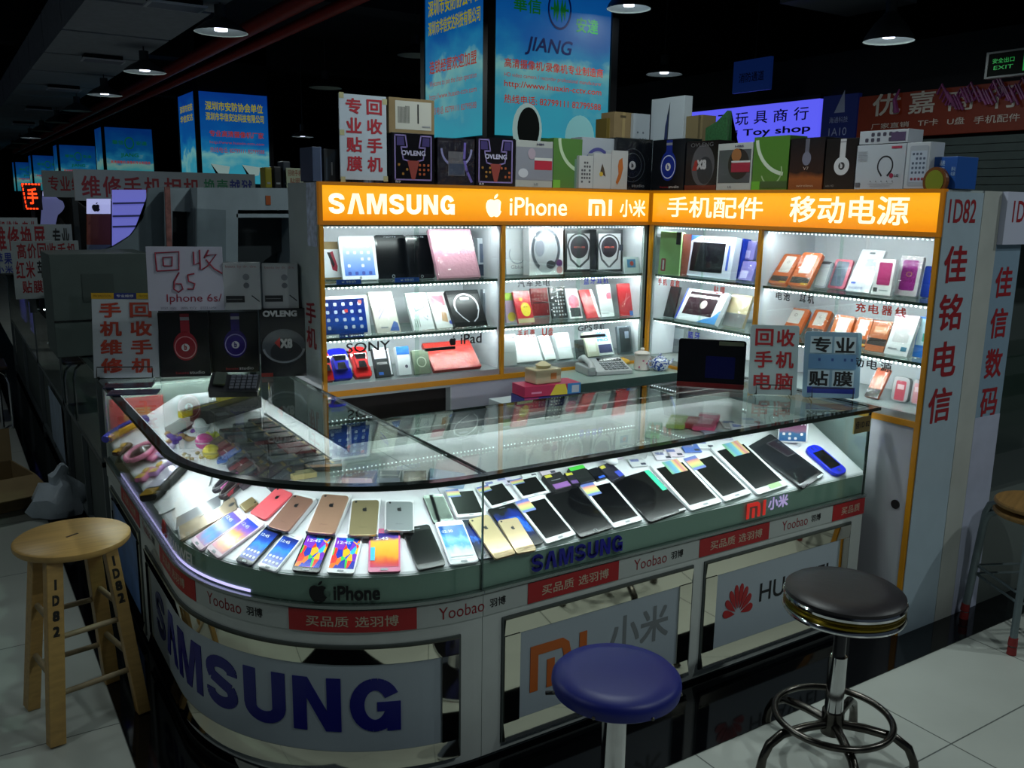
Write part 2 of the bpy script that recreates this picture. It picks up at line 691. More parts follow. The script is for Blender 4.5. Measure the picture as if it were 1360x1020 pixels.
# ------------------------------------------------------------------ floor
def tile_mat():
    m = bpy.data.materials.new('white_floor_tile')
    m.use_nodes = True
    nt = m.node_tree
    b = nt.nodes['Principled BSDF']
    tc = nt.nodes.new('ShaderNodeTexCoord')
    mp = nt.nodes.new('ShaderNodeMapping')
    mp.inputs['Location'].default_value = (0.42, 0.11, 0)
    br = nt.nodes.new('ShaderNodeTexBrick')
    br.offset = 0
    br.inputs['Scale'].default_value = 1
    br.inputs['Brick Width'].default_value = 0.8
    br.inputs['Row Height'].default_value = 0.8
    br.inputs['Mortar Size'].default_value = 0.0028
    br.inputs['Color1'].default_value = lin('b9bdb6')
    br.inputs['Color2'].default_value = lin('b2b8b2')
    br.inputs['Mortar'].default_value = lin('5d625f')
    nt.links.new(tc.outputs['Object'], mp.inputs[0])
    nt.links.new(mp.outputs[0], br.inputs['Vector'])
    n = nt.nodes.new('ShaderNodeTexNoise')
    n.inputs['Scale'].default_value = 3
    n.inputs['Detail'].default_value = 6
    nt.links.new(tc.outputs['Object'], n.inputs['Vector'])
    mx = nt.nodes.new('ShaderNodeMix')
    mx.data_type = 'RGBA'
    mx.blend_type = 'MULTIPLY'
    mx.inputs[0].default_value = .25
    nt.links.new(br.outputs[0], mx.inputs[6])
    nt.links.new(n.outputs[0], mx.inputs[7])
    nt.links.new(mx.outputs[2], b.inputs['Base Color'])
    b.inputs['Roughness'].default_value = .32
    return m


struct(B().box(-14, -8, -0.1, 18, 64, 0).build('floor', tile_mat()))
struct(B().box(0.38, 1.905, 0, 9.0, 2.26, 0.003).build('trim_1', GRANITE))
struct(B().box(0.38, 2.26, 0, 0.66, 60, 0.003).build('trim_2', GRANITE))
CEIL = mat('dark_ceiling', '23262c', .9, noise=.1)
struct(B().box(-14, -8, 4.9, 18, 64, 5.0).build('ceiling', CEIL))
struct(B().box(-14, 63.8, 0, 18, 64, 4.9).build('wall_back', mat('dark_wall', '15181d', .9)))
struct(B().box(17.8, -8, 0, 18, 63.8, 4.9).build('wall_right', mat('dark_wall', '15181d', .9)))
BEAM = mat('dark_beam', '262a31', .85)
for i, y in enumerate((5.6, 11.5, 17.5, 24, 31)):
    struct(B().box(-14, y, 4.3, 17.8, y + .5, 4.9).build('beam', BEAM))

# ------------------------------------------------------------------ counter path: s = 0 at the glass joint, growing round the corner to the left
R0, CX, CY = 0.77, 1.345, 3.015
ARC = R0 * math.pi / 2


def path(s, off=0.0):
    if s <= 0:
        return (CX - s, CY - R0 - off)
    if s < ARC:
        a = s / R0
        return (CX - (R0 + off) * math.sin(a), CY - (R0 + off) * math.cos(a))
    return (CX - R0 - off, CY + s - ARC)


def srange(s0, s1, step=0.03):
    k = [s0, s1]
    for e in (0.0, ARC):
        if s0 < e < s1:
            k.append(e)
    a, b_ = max(s0, 0), min(s1, ARC)
    if b_ > a:
        n = max(1, int((b_ - a) / step))
        k += [a + (b_ - a) * i / n for i in range(n + 1)]
    k = sorted(k)
    o = [k[0]]
    for v in k[1:]:
        if v - o[-1] > 1e-5:
            o.append(v)
    return o


def band(b, s0, s1, z0, z1, o0, o1):
    """solid strip along the counter front between offsets o0 (inside) and o1 (outside)"""
    ss = srange(s0, s1)
    rows = []
    for s in ss:
        pi, po = path(s, o0), path(s, o1)
        rows.append([b.bm.verts.new((p[0], p[1], z)) for p, z in ((pi, z0), (po, z0), (po, z1), (pi, z1))])
    for a, c in zip(rows[:-1], rows[1:]):
        for k in range(4):
            b.bm.faces.new((a[k], a[(k + 1) % 4], c[(k + 1) % 4], c[k]))
    b.bm.faces.new(rows[0])
    b.bm.faces.new(list(reversed(rows[-1])))
    return b


def wrap(off):
    def fn(x, y, z):
        p = path(-x, off + z)
        return (p[0], p[1], y)
    return fn


def path_text(b, s, sl, sr, z0, z1, off, bold=0.0):
    """lettering read from outside, from path position sl (left) to sr (right)"""
    return text_in(b, s, -sl, z0, -sr, z1, 0, bold=bold, fn=wrap(off), cuts=0.03 if sl > 0 else 0.0)


def path_polys(b, polys, sl, z0, off, th=0.002):
    src = B()
    for p in polys:
        src.prism(p, 0, th)
    bm = src.bm
    for v in bm.verts:
        q = path(sl - v.co.x, off + v.co.z)
        v.co = Vector((q[0], q[1], z0 + v.co.y))
    b.add(bm)
    bm.free()
    return b


# ------------------------------------------------------------------ heavy block wordmark letters (unit height)
def _stroke(pts, t):
    q = []
    for (x0, y0), (x1, y1) in zip(pts[:-1], pts[1:]):
        dx, dy = x1 - x0, y1 - y0
        l = math.hypot(dx, dy) or 1
        dx, dy = dx / l, dy / l
        e = .012
        x0, y0, x1, y1 = x0 - dx * e, y0 - dy * e, x1 + dx * e, y1 + dy * e
        nx, ny = -dy * t / 2, dx * t / 2
        q.append([(x0 + nx, y0 + ny), (x0 - nx, y0 - ny), (x1 - nx, y1 - ny), (x1 + nx, y1 + ny)])
    return q


def _arc(cx, cy, rx, ry, a0, a1, n=14):
    return [(cx + rx * math.cos(math.radians(a0 + (a1 - a0) * k / n)), cy + ry * math.sin(math.radians(a0 + (a1 - a0) * k / n))) for k in range(n + 1)]


BLOCK = {
    'S': (.76, _stroke(_arc(.38, .725, .265, .165, -8, 180, 12) + [(.125, .66), (.17, .58), (.38, .505), (.59, .42), (.635, .34)] + _arc(.38, .275, .265, .165, 0, -188, 12), .215)),
    'A': (.82, [[(0, 0), (.23, 0), (.32, .42), (.32, 1), (.26, 1)], [(.50, .42), (.59, 0), (.82, 0), (.56, 1), (.50, 1)], [(.32, .42), (.41, .80), (.50, .42), (.50, 1), (.32, 1)]]),
    'M': (.98, [[(0, 0), (.2, 0), (.2, 1), (0, 1)], [(.78, 0), (.98, 0), (.98, 1), (.78, 1)], [(.2, .72), (.39, 0), (.49, 0), (.49, .34), (.32, 1), (.2, 1)], [(.78, .72), (.59, 0), (.49, 0), (.49, .34), (.66, 1), (.78, 1)]]),
    'U': (.76, [[(0, .3), (.23, .3), (.23, 1), (0, 1)], [(.53, .3), (.76, .3), (.76, 1), (.53, 1)]] + _stroke(_arc(.38, .31, .265, .205, 180, 360, 14), .22)),
    'N': (.76, [[(0, 0), (.22, 0), (.22, 1), (0, 1)], [(.54, 0), (.76, 0), (.76, 1), (.54, 1)], [(.22, .62), (.52, 0), (.54, 0), (.54, .38), (.24, 1), (.22, 1)]]),
    'G': (.78, _stroke(_arc(.39, .5, .275, .39, 28, 335, 22), .22) + [[(.42, .38), (.78, .38), (.78, .55), (.42, .55)], [(.57, .0), (.78, .0), (.78, .4), (.57, .4)]]),
}


def block_polys(word, x0, y0, x1, y1, gap=.13):
    tot = sum(BLOCK[c][0] for c in word) + gap * (len(word) - 1)
    k = (x1 - x0) / tot
    x = 0
    out = []
    for c in word:
        for q in BLOCK[c][1]:
            out.append([(x0 + (x + u) * k, y0 + v * (y1 - y0)) for u, v in q])
        x += BLOCK[c][0] + gap
    return out


# ------------------------------------------------------------------ the two units of the glass counter
SL, SR = 2.60, -1.905
TILT = math.tan(math.radians(28))
TD = 0.335
TZ0, TZ1 = 0.700, 0.700 + 0.32 * TILT


def tray_d(x, y):
    if x < CX and y < CY:
        return R0 - math.hypot(x - CX, y - CY)
    if x >= CX:
        return y - (CY - R0)
    return x - (CX - R0)


def tray_z(x, y):
    d = tray_d(x, y)
    return TZ0 + (min(max(d, 0), TD) - .015) * TILT


def on_tray(px, py, lift=0.0):
    d = ray(px, py)
    t0 = (1.0 - 1.8) / d[2]
    t = t0
    for k in range(900):
        p = EYE + d * t
        if p[2] <= tray_z(p[0], p[1]) + lift:
            break
        t += 0.002
    return p


def tray_n(x, y):
    e = 1e-3
    if tray_d(x, y) > TD - .002:
        return np.array((0, 0, 1.0))
    gx = (tray_z(x + e, y) - tray_z(x - e, y)) / (2 * e)
    gy = (tray_z(x, y + e) - tray_z(x, y - e)) / (2 * e)
    n = np.array((-gx, -gy, 1.0))
    return n / np.linalg.norm(n)


cc = empty('display_counter', 'rounded corner section of the glass counter with large blue letters on its curved front', 'counter')
sc_ = empty('display_counter', 'straight section of the glass counter with two mirror framed logo panels', 'counter')


def tray_mesh(s0, s1, flat):
    b = B()
    ss = srange(s0, s1)
    r = []
    for s in ss:
        p0, p1 = path(s, -.006), path(s, -TD)
        r.append((b.bm.verts.new((p0[0], p0[1], TZ0 - .01)), b.bm.verts.new((*path(s, -.015), TZ0)), b.bm.verts.new((p1[0], p1[1], TZ1))))
    for a, c in zip(r[:-1], r[1:]):
        b.bm.faces.new((a[0], a[1], c[1], c[0]))
        b.bm.faces.new((a[1], a[2], c[2], c[1]))
    poly = [(*path(s, -TD), TZ1) for s in ss] + [(x, y, TZ1) for x, y in flat]
    f = b.bm.faces.new([b.bm.verts.new(p) for p in poly])
    bmesh.ops.triangulate(b.bm, faces=[f])
    return b


LAMPSTRIP = mat('white_strip_cover', 'f4f4ff', .3, emit=1.2, ecol='e6e8ff')
for par, s0, s1, flat in ((cc, 0.0, SL, [(1.25, 4.405), (1.25, 3.05), (1.345, 3.05)]), (sc_, SR, -.002, [(CX + .002, 3.05), (3.25, 3.05)])):
    band(B(), s0, s1, 0.02, 0.60, -.04, 0).build('body', WHITE, par)
    band(B(), s0, s1, 0.003, 0.02, -.05, -.012).build('plinth', DGREY, par)
    band(B(), s0, s1, 0.596, 0.606, -.04, .012).build('ledge', mat('grey_metal_edge', '9fa8a6', .25, .8), par)
    tray_mesh(s0, s1, flat).build('tray', TRAYW, par)
    band(B(), s0, s1, 0.607, TZ0 - .006, -.014, -.008).build('tray_front', GREENW, par)
    band(B(), s0, s1, 0.606, 0.966, -.005, 0).build('front_glass', GLASS, par)
    band(B(), s0, s1, 0.963, 0.972, -.014, .002).build('glass_rim', GLASSRIM, par)
    band(B(), s0, s1, 0.972, 0.986, -.012, .02).build('top_edge', GLASSEDGE, par)
    band(B(), s0 + .02, s1 - .02, 0.957, 0.962, -.034, -.022).build('light_strip', LAMPSTRIP, par)
# tops
b = B()
b.prism([path(s, -.012) for s in srange(0, SL)] + [(1.362, 4.415), (1.362, 2.26)], .974, .984)
b.build('glass_top', GLASSTOP, cc)
B().box(1.358, 2.26, .972, 1.364, 4.415, .987).build('top_edge', GLASSEDGE, cc)
B().box(1.366, 2.257, .974, 3.275, 3.055, .984).build('glass_top', GLASSTOP, sc_)
B().box(1.366, 3.055, .974, 3.28, 3.06, .984).build('top_edge', GLASSEDGE, sc_)
B().box(3.25, 2.225, .972, 3.28, 3.05, .986).build('top_edge', GLASSEDGE, sc_)
# backs and ends
B().box(1.24, 3.05, .02, 1.345, 3.06, .90).box(1.24, 3.06, .02, 1.25, 4.40, TZ1).build('back_panel', WHITE, cc)
B().box(.58, 4.395, .02, 1.25, 4.405, .965).build('end_panel', mat('frosted_end_panel', '9fb0a8', .5), cc)
for x_, y_, z_, r_ in ((.582, 4.375, .6, .008), (1.242, 4.0, TZ1, .012), (1.242, 3.06, TZ1, .008)):
    B().cyl((x_, y_, z_), (x_, y_, .972), r_).build('post', CHROME, cc)
B().box(1.347, 3.05, .02, 3.25, 3.06, .90).build('back_panel', WHITE, sc_)
B().box(3.24, 2.25, .02, 3.25, 3.05, .60).build('end_panel', WHITE, sc_)
B().box(3.244, 2.25, .606, 3.25, 3.05, .966).build('end_glass', GLASS, sc_)
B().box(3.235, 2.25, .606, 3.24, 3.05, TZ0 - .006).build('tray_end', TRAYW, sc_)
B().cyl((3.243, 2.250, .606), (3.243, 2.250, .97), .006).build('post', mat('dark_post', '20302c', .2), sc_)
# violet LED reflection round the left glass foot, built as a glowing band
band(B(), .75, 2.25, .612, .620, -.0072, -.0052).build('led_reflection', VIOLETGLOW, cc)
band(B(), -.0025, .0025, .606, .965, -.0055, .0006).build('glass_joint', GLASSRIM, cc)
# printed strip: red plates with characters, white gaps with the power-bank wordmark
CREAM = mat('cream_ink', 'c8b8a0', .5)
STRIPW = mat('white_strip', 'b8bfbc', .35)
for par, s0, s1 in ((cc, 0.0, SL), (sc_, SR, -.002)):
    band(B(), s0, s1, .517, .590, 0, .004).build('printed_strip', STRIPW, par)
for par, sl, sr in ((cc, .609, .219), (sc_, -.17, -.55), (sc_, -.936, -1.311), (sc_, -1.697, -1.905), (cc, 1.41, 1.001), (cc, 2.198, 1.79)):
    o = band(B(), sr, sl, .518, .589, .004, .006).build('red_plate', RED, par)
    b = B()
    if sr == -1.905:
        path_text(b, '买品质', sl - .055, sl - .175, .536, .571, .0066, .006)
    else:
        path_text(b, '买品质', sl - .055, sl - .185, .536, .571, .0066, .006)
        path_text(b, '选羽博', sl - .205, sl - .335, .536, .571, .0066, .006)
    b.build('lettering', CREAM, o)
for par, sl in ((cc, .935), (cc, .150), (sc_, -.62), (sc_, -1.387), (cc, 1.735)):
    path_text(B(), 'Yoobao', sl, sl - .155, .535, .575, .0046, .0).build('lettering', DARKRED, par)
    path_text(B(), '羽博', sl - .175, sl - .235, .540, .570, .0046, .012).build('lettering', BLACKINK, par)


def logo_panel(par, sl, sr, z0, z1, fw, face, name='logo_panel'):
    o = band(B(), sr + fw, sl - fw, z0 + fw, z1 - fw, 0, .004).build(name, face, par)
    b = B()
    for a, hi, lo in (((sr, sl, z1 - fw, z1), .014, .007), ((sr, sl, z0, z0 + fw), .006, .020), ((sr, sr + fw, z0 + fw, z1 - fw), .010, .010), ((sl - fw, sl, z0 + fw, z1 - fw), .010, .010)):
        n0 = len(b.bm.verts)
        band(b, *a, 0, .010)
        b.bm.verts.ensure_lookup_table()
        # the strips are chamfered: the foot strip leans back, so it looks up at the floor and lamps
        ss = srange(a[0], a[1])
        for i, s in enumerate(ss):
            for k, o_ in ((1, lo), (2, hi)):
                q = path(s, o_)
                v = b.bm.verts[n0 + 4 * i + k]
                v.co.x, v.co.y = q
    b.build('mirror_frame', MIRROR, o, smooth=sl > 0)
    b = B()
    g = .008
    for a in ((sr - g, sl + g, z1, z1 + g), (sr - g, sl + g, z0 - g, z0), (sr - g, sr, z0, z1), (sl, sl + g, z0, z1)):
        band(b, *a, 0, .006)
    b.build('frame_edge', mat('panel_gap', '4a5250', .5), o)
    return o


FACE = mat('logo_panel_face', 'aab6c0', .3)
p = logo_panel(cc, 1.70, .085, .060, .466, .055, FACE)
path_polys(B(), block_polys('SAMSUNG', 0, 0, 1.285, .180), 1.555, .184, .0045).build('lettering', BLUEINK, p)
p = logo_panel(sc_, -.082, -.905, .055, .486, .06, FACE)
b = path_polys(B(), mi_polys(.235, .165), -.185, .195, .0045)
b.build('logo', mat('orange_print', 'c8631c', .4), p)
path_text(B(), '小米', -.52, -.80, .235, .375, .0045, .012).build('lettering', GREYINK, p)
p = logo_panel(sc_, -.977, -1.82, .06, .486, .06, FACE)
path_polys(B(), [[(x * .085 + .09, y * .13) for x, y in q] for q in HUAWEI], -1.075, .235, .0045).build('logo', RED, p)
path_text(B(), 'HUAWEI', -1.285, -1.70, .255, .335, .0045, .006).build('lettering', BLACKINK, p)
p = logo_panel(cc, 2.50, 1.83, .05, .486, .05, mat('blue_poster_face', '5d7fb5', .3, noise=.35, nscale=7))
# letters standing on the pale green front strip inside the glass
path_polys(B(), [[(x * .062, y * .062) for x, y in q] for q in (APPLE, LEAF)], .545, .613, .001).build('logo', BLACKINK, cc)
path_text(B(), 'iPhone', .468, .328, .620, .668, .001, .02).build('lettering', BLACKINK, cc)
b = path_polys(B(), [[(x * .04 + .045, y * .06) for x, y in q] for q in HUAWEI], 1.365, .645, .001)
b.build('logo', RED, cc)
path_text(B(), 'HUAWEI', 1.26, 1.02, .635, .675, .001, .015).build('lettering', WHITEINK, cc)
path_polys(B(), block_polys('SAMSUNG', 0, 0, .38, .060), -.185, .622, .001).build('lettering', mat('blue_acrylic', '120f9c', .2), sc_)
path_polys(B(), mi_polys(.105, .062), -1.18, .622, .001).build('logo', mat('lit_red_acrylic', 'e8322a', .3, emit=.35), sc_)
path_text(B(), '小米', -1.30, -1.415, .636, .688, .001, .02).build('lettering', mat('lit_lilac_acrylic', 'cbb9f0', .3, emit=.4), sc_)
# brass number plate on the right end of the front glass
o = B().box(3.13, 2.238, .885, 3.235, 2.2445, .952).build('number_plate', mat('brass_plate', '8f7f52', .4, .6), sc_)
text_in(B(), '佳1D 82', 3.137, .905, 3.228, .937, 0, M=mcols((1, 0, 0), (0, 0, 1), (0, -1, 0), (0, 2.2375, 0)), bold=.01).build('lettering', BLACKINK, o)

# ------------------------------------------------------------------ the two lit wall cabinets
SIGNFACE = ramp_mat('amber_light_face', [(0, 'f08c00'), (.35, 'ffa60c'), (.8, 'ffb31e'), (1, 'ffae14')], axis=2, emit=1.0, mixn=.15)
SIGNLET = mat('lit_white_letters', 'fff4d2', .4, emit=.95)
SIGNEDGE = mat('amber_frame', '8a5200', .4, emit=.12, ecol='ffa010')
INNER = mat('white_cabinet_lining', 'd2d3da', .4, noise=.02)
GREENED = mat('shelf_glass_edge', '3d4f49', .15)
SHELFGLASS = clear('shelf_glass', 'e3efe9')


def wall_cabinet(label, origin, ux, vx, W, bays, sign, mirror_end):
    M = mcols((ux[0], ux[1], 0), (vx[0], vx[1], 0), (0, 0, 1), origin)
    e = empty('wall_display_cabinet', label, 'display cabinet', M=M)
    D = .40
    b = B()
    b.box(0.02, D - .012, 0.0, W, D, 1.88).box(0, 0.02, 0, .02, D, 1.88).box(W - .02, .02, 0, W, D, 1.88)
    b.box(.02, .02, 1.69, W - .02, D - .012, 1.70).box(.02, .02, 1.868, W - .02, D - .012, 1.88)
    b.build('carcass', GREYW, e)
    b = B()
    b.box(.021, D - .016, .975, W - .021, D - .0125, 1.689)
    b.box(.021, .03, .976, .024, D - .016, 1.689).box(W - .024, .03, .976, W - .021, D - .016, 1.689)
    b.build('lining', INNER, e)
    B().box(.02, .006, .945, W - .02, D - .013, .974).build('sill', mat('aluminium_sill', 'b7bdc0', .3, .6), e)
    # lit header
    o = B().box(.016, .0, 1.715, W - .016, .02, 1.868).build('header_light_box', SIGNFACE, e)
    b = B().box(0, -.006, 1.868, W, .02, 1.883).box(0, -.006, 1.697, W, .02, 1.715).box(0, -.006, 1.715, .016, .02, 1.868).box(W - .016, -.006, 1.715, W, .02, 1.868)
    b.build('header_frame', SIGNEDGE, o)
    F = mcols((1, 0, 0), (0, 0, 1), (0, -1, 0), (0, -.001, 0))
    for s in sign:
        if s[0] == 'apple':
            b = B()
            for q in (APPLE, LEAF):
                b.prism([(s[1] + x * s[3], s[2] + y * s[3]) for x, y in q], 0, .002, M=F)
            b.build('logo', SIGNLET, o)
        elif s[0] == 'block':
            b = B()
            for q in block_polys('SAMSUNG', *s[1:5]):
                b.prism(q, 0, .002, M=F)
            b.build('lettering', SIGNLET, o)
        elif s[0] == 'mi':
            b = B()
            for q in mi_polys(s[3] - s[1], s[4] - s[2]):
                b.prism([(x + s[1], y + s[2]) for x, y in q], 0, .002, M=F)
            b.build('logo', SIGNLET, o)
        else:
            text_in(B(), s[0], s[1], s[2], s[3], s[4], .001, bold=s[5], M=F).build('lettering', SIGNLET, o)
    # trims
    b = B().box(0, -.004, .92, W, .008, .945)
    if mirror_end:
        b.box(W - .022, -.004, 0.004, W, .012, .92).box(W - .02, -.004, .945, W, .012, 1.697)
        b.box(0, -.004, .945, .02, .012, 1.697)
    else:
        b.box(0, -.004, .945, .018, .012, 1.697)
    for k in range(len(bays) - 1):
        x = (bays[k][1] + bays[k + 1][0]) / 2
        b.box(x - .010, -.004, .945, x + .010, .012, 1.697)
    b.build('yellow_trim', YELLOWTRIM, e)
    for k in range(len(bays) - 1):
        B().box(bays[k][1], .012, .975, bays[k + 1][0], D - .016, 1.69).build('divider', INNER, e)
    for a, c in bays:
        for z in (1.43, 1.185):
            B().box(a + .004, .03, z - .006, c - .004, D - .018, z).build('glass_shelf', SHELFGLASS, e)
            B().box(a + .004, .024, z - .011, c - .004, .030, z + .001).build('shelf_edge', GREENED, e)
        for z, y in ((1.686, .032), (1.415, .034), (1.170, .034)):
            b = B()
            n = int((c - a) / .021)
            for i in range(n):
                x = a + .012 + (c - a - .024) * i / (n - 1)
                b.box(x - .0026, y - .003, z - .004, x + .0026, y + .002, z + .0015)
            b.build('led_strip', LEDON, e)
        # two sliding panes
        m = (a + c) / 2
        B().box(a, .008, .95, m + .01, .011, 1.695).build('sliding_pane', GLASS, e)
        B().box(m - .01, .014, .95, c, .017, 1.695).build('sliding_pane', GLASS, e)
    return e, M


L1 = wall_cabinet('lit wall cabinet behind the counter whose amber header starts with a wordmark and an apple', (1.415, 3.78, 0), (1, 0), (0, 1), 1.905, ((.018, .94), (.965, 1.895)),
                  (('block', .045, 1.745, .675, 1.835), ('apple', .845, 1.735, .10), ('iPhone', .985, 1.743, 1.335, 1.832, .006), ('mi', 1.475, 1.745, 1.63, 1.83), ('小米', 1.685, 1.740, 1.865, 1.832, .012)), False)
L2 = wall_cabinet('lit wall cabinet on the right whose amber header has eight white characters', (3.32, 3.78, 0), (0, -1), (1, 0), 1.71, ((.03, .785), (.805, 1.69)),
                  (('手机配件', .135, 1.745, .80, 1.850, .008), ('移动电源', .96, 1.737, 1.565, 1.855, .010)), True)
e1, M1 = L1
e2, M2 = L2
# lower parts
LOW = mat('lilac_grey_door', 'a4a5b4', .45)
B().box(.66, .0, .02, 1.27, .018, .918).box(1.275, .0, .02, 1.885, .018, .918).build('door', LOW, e1)
B().box(.03, .05, .0, .66, .06, .92).build('back_board', mat('void_shade', '120c0a', .8), e1)  # dark sheet stands in for the shade in the open space below
B().box(.02, .0, .908, .66, .02, .92).box(.655, 0, .02, .66, .3, .91).build('rail', GREYW, e1)
o = B().box(.90, .0, .02, 1.685, .014, .918).build('door', mat('pale_grey_door', 'b4b4bc', .45), e2)
B().prism([(1.64 + .02 * math.cos(k * math.pi / 10), .576 + .02 * math.sin(k * math.pi / 10)) for k in range(20)], 0, .003, M=mcols((1, 0, 0), (0, 0, 1), (0, -1, 0), (0, -.001, 0))).build('finger_pull', mat('dark_hole', '1c1f22', .3), o)
B().box(.03, .0, .02, .895, .014, .918).build('door', LOW, e2)
# right flank with the shop number and name, left flank with two characters
o = B().box(1.712, .004, .0, 1.716, .26, 1.872).build('side_panel', mat('pale_blue_grey_panel', '9fb0bd', .4, noise=.03), e2)
SF = mcols((0, 1, 0), (0, 0, 1), (1, 0, 0), (1.717, 0, 0))
b = B()
text_in(b, '1D82', .028, 1.752, .215, 1.845, 0, bold=.006, M=SF)
for i, ch in enumerate('佳铭电信'):
    z = 1.515 - i * .193
    text_in(b, ch, .035, z, .195, z + .148, 0, bold=.012, M=SF)
b.build('lettering', DARKRED, o)
SG = mcols((0, -1, 0), (0, 0, 1), (-1, 0, 0), (-.001, 0, 0))
b = B()
for i, ch in enumerate('手机'):
    text_in(b, ch, -.20, 1.245 - i * .115, -.07, 1.345 - i * .115, 0, bold=.012, M=SG)
b.build('lettering', DARKRED, e1)
b = B().box(-.004, .03, 1.60, -.0005, .14, 1.878)
b.build('clear_tape', mat('shiny_tape', 'ccd6ee', .2, bump=.4, noise=.3, nscale=30), e1)

# letters stuck on the cabinet glass
def glass_text(e, s, x0, z0, x1, z1, m, bold=.006, y=.006):
    b = B()
    n = len(s)
    if ord(s[0]) > 255:
        st = (x1 - x0) / n
        for i, ch in enumerate(s):
            if ch != ' ':
                text_in(b, ch, x0 + st * i + st * .1, z0, x0 + st * (i + 1) - st * .1, z1, 0, bold=bold, M=mcols((1, 0, 0), (0, 0, 1), (0, -1, 0), (0, y, 0)))
    else:
        text_in(b, s, x0, z0, x1, z1, 0, bold=bold, M=mcols((1, 0, 0), (0, 0, 1), (0, -1, 0), (0, y, 0)))
    return b.build('lettering', m, e)


REDLET = mat('red_orange_letters', 'e2402e', .4)
BLUELET = mat('blue_letters', '2430d8', .4)
glass_text(e1, 'SONY', .115, 1.118, .335, 1.163, BLACKINK)
glass_text(e1, 'iPad', .715, 1.116, .835, 1.166, BLACKINK)
b = B()
for q in (APPLE, LEAF):
    b.prism([(.650 + x * .042, 1.114 + y * .042) for x, y in q], 0, .001, M=mcols((1, 0, 0), (0, 0, 1), (0, -1, 0), (0, .006, 0)))
b.build('logo', BLACKINK, e1)
glass_text(e1, '汽车充电', 1.04, 1.385, 1.25, 1.420, BLACKINK)
glass_text(e1, '蓝牙耳机', 1.46, 1.385, 1.635, 1.420, BLUELET)
glass_text(e1, '手机壳 U盘', 1.045, 1.125, 1.275, 1.165, REDLET, .012)
glass_text(e1, 'GPS', 1.435, 1.135, 1.53, 1.165, BLACKINK)
glass_text(e1, '导航', 1.535, 1.132, 1.62, 1.168, BLACKINK)
glass_text(e2, '手机', .075, 1.375, .155, 1.412, REDLET, .012)
glass_text(e2, '皮套', .175, 1.375, .255, 1.412, REDLET, .012)
glass_text(e2, '贴膜', .50, 1.365, .585, 1.405, REDLET, .012)
glass_text(e2, '蓝牙', .33, 1.115, .43, 1.150, BLUELET, .012)
glass_text(e2, '电池 耳机', .905, 1.375, 1.135, 1.412, BLACKINK, .01)
glass_text(e2, '充电器线', 1.345, 1.365, 1.60, 1.405, REDLET, .012)
glass_text(e2, '移动电源', 1.29, 1.128, 1.56, 1.168, BLACKINK, .01)
for e, x in ((e1, .515), (e1, 1.45)):
    B().box(x, -.012, 1.098, x + .16, .004, 1.112).build('door_lock', BLACK, e)

# ------------------------------------------------------------------ hall: lamps
LAMPIN = mat('lamp_inside', 'a9b6ad', .4)
LAMPOUT = mat('lamp_shell', '3a3f44', .5)
BULB = mat('lamp_bulb', 'ffffff', .4, emit=5.0, ecol='dfe4ff')
HALL_W = 26.0


def dome(name, label, x, y, z, r, h, power, on=True, group=None):
    e = empty(name, label, 'ceiling lamp', (x, y, z), group=group)
    B().lathe([(r, 0), (r * .93, h * .18), (r * .62, h * .62), (r * .30, h * .92), (r * .27, h), (.001, h)], 36, cap=False).build('shade', LAMPOUT, e, smooth=True)
    B().lathe([(r * .985, .002), (r * .90, h * .18), (r * .58, h * .58), (r * .28, h * .86), (.001, h * .87)], 36, cap=False).build('reflector', LAMPIN, e, smooth=True)
    B().cyl((0, 0, h), (0, 0, h + .12), r * .22).cyl((0, 0, h + .12), (0, 0, (3.698 if 2 < x < 2.6 and y > 4 else 4.9) - z), .008).build('stem', LAMPOUT, e)
    if on:
        B().cyl((0, 0, h * .12), (0, 0, h * .6), r * .24).build('bulb', BULB, e, smooth=True)
        area('hall_lamp_light', (x, y, z + h * .08), (0, 0, -1), r * .5, 0, power, (.86, .97, .95), shape='DISK')
    return e


LG = 'dome lamps along the aisle'
for i in range(9):
    y = 9.43 + 3.2 * i
    lbl = ['dome lamp nearest above the aisle, top left', 'second dome lamp of the aisle row, beside the red pipe', 'third dome lamp of the aisle row, a thin bright rim', 'fourth dome lamp of the aisle row'][i] if i < 4 else 'small distant dome lamp far down the aisle row'
    dome('dome_lamp', lbl, 2.45 if i else 2.57, y, 3.38 if i else 3.42, .26, .14, HALL_W * (.5 if i in (0, 1) else .15), on=(i in (0, 1, 2, 6)), group=LG)
for i, (x, y) in enumerate(((2.45, 3.0), (2.45, -.4), (-1.6, 2.4), (5.2, .4), (-.6, 6.2))):
    dome('dome_lamp', 'dome lamp above the aisle outside the picture', x, y, 3.42, .26, .14, HALL_W * (1.0, 1.0, .45, 1.1, .35)[i], group='dome lamps out of the picture')
p = EYE + ray(1180, 55) * (FPX * .40 / 65)
dome('cone_lamp', 'conical hanging lamp at upper right above the orange shop sign', p[0], p[1], p[2], .2, .22, HALL_W * .14)
p = EYE + ray(835, 12) * 8.0
dome('cone_lamp', 'hanging lamp at the top edge beside the large light box', p[0], p[1], p[2], .2, .2, HALL_W * .15)
p = EYE + ray(882, 99) * 11.7
dome('cone_lamp', 'small flat hanging lamp above the white tablet box', p[0], p[1], p[2], .24, .12, 1.5)
p = EYE + ray(432, 117) * 13.0
dome('cone_lamp', 'unlit flat lamp above the taped red and white poster', p[0], p[1], p[2], .24, .12, 1.0, on=False)
p = EYE + ray(552, 74) * 12.0
dome('cone_lamp', 'unlit lamp half hidden by the left face of the large light box', p[0], p[1], p[2], .25, .14, 1.0, on=False)
p = EYE + ray(402, 182) * 16.0
dome('cone_lamp', 'tiny lit lamp low between the blue boxes and the light box', p[0], p[1], p[2], .2, .1, 1.0)

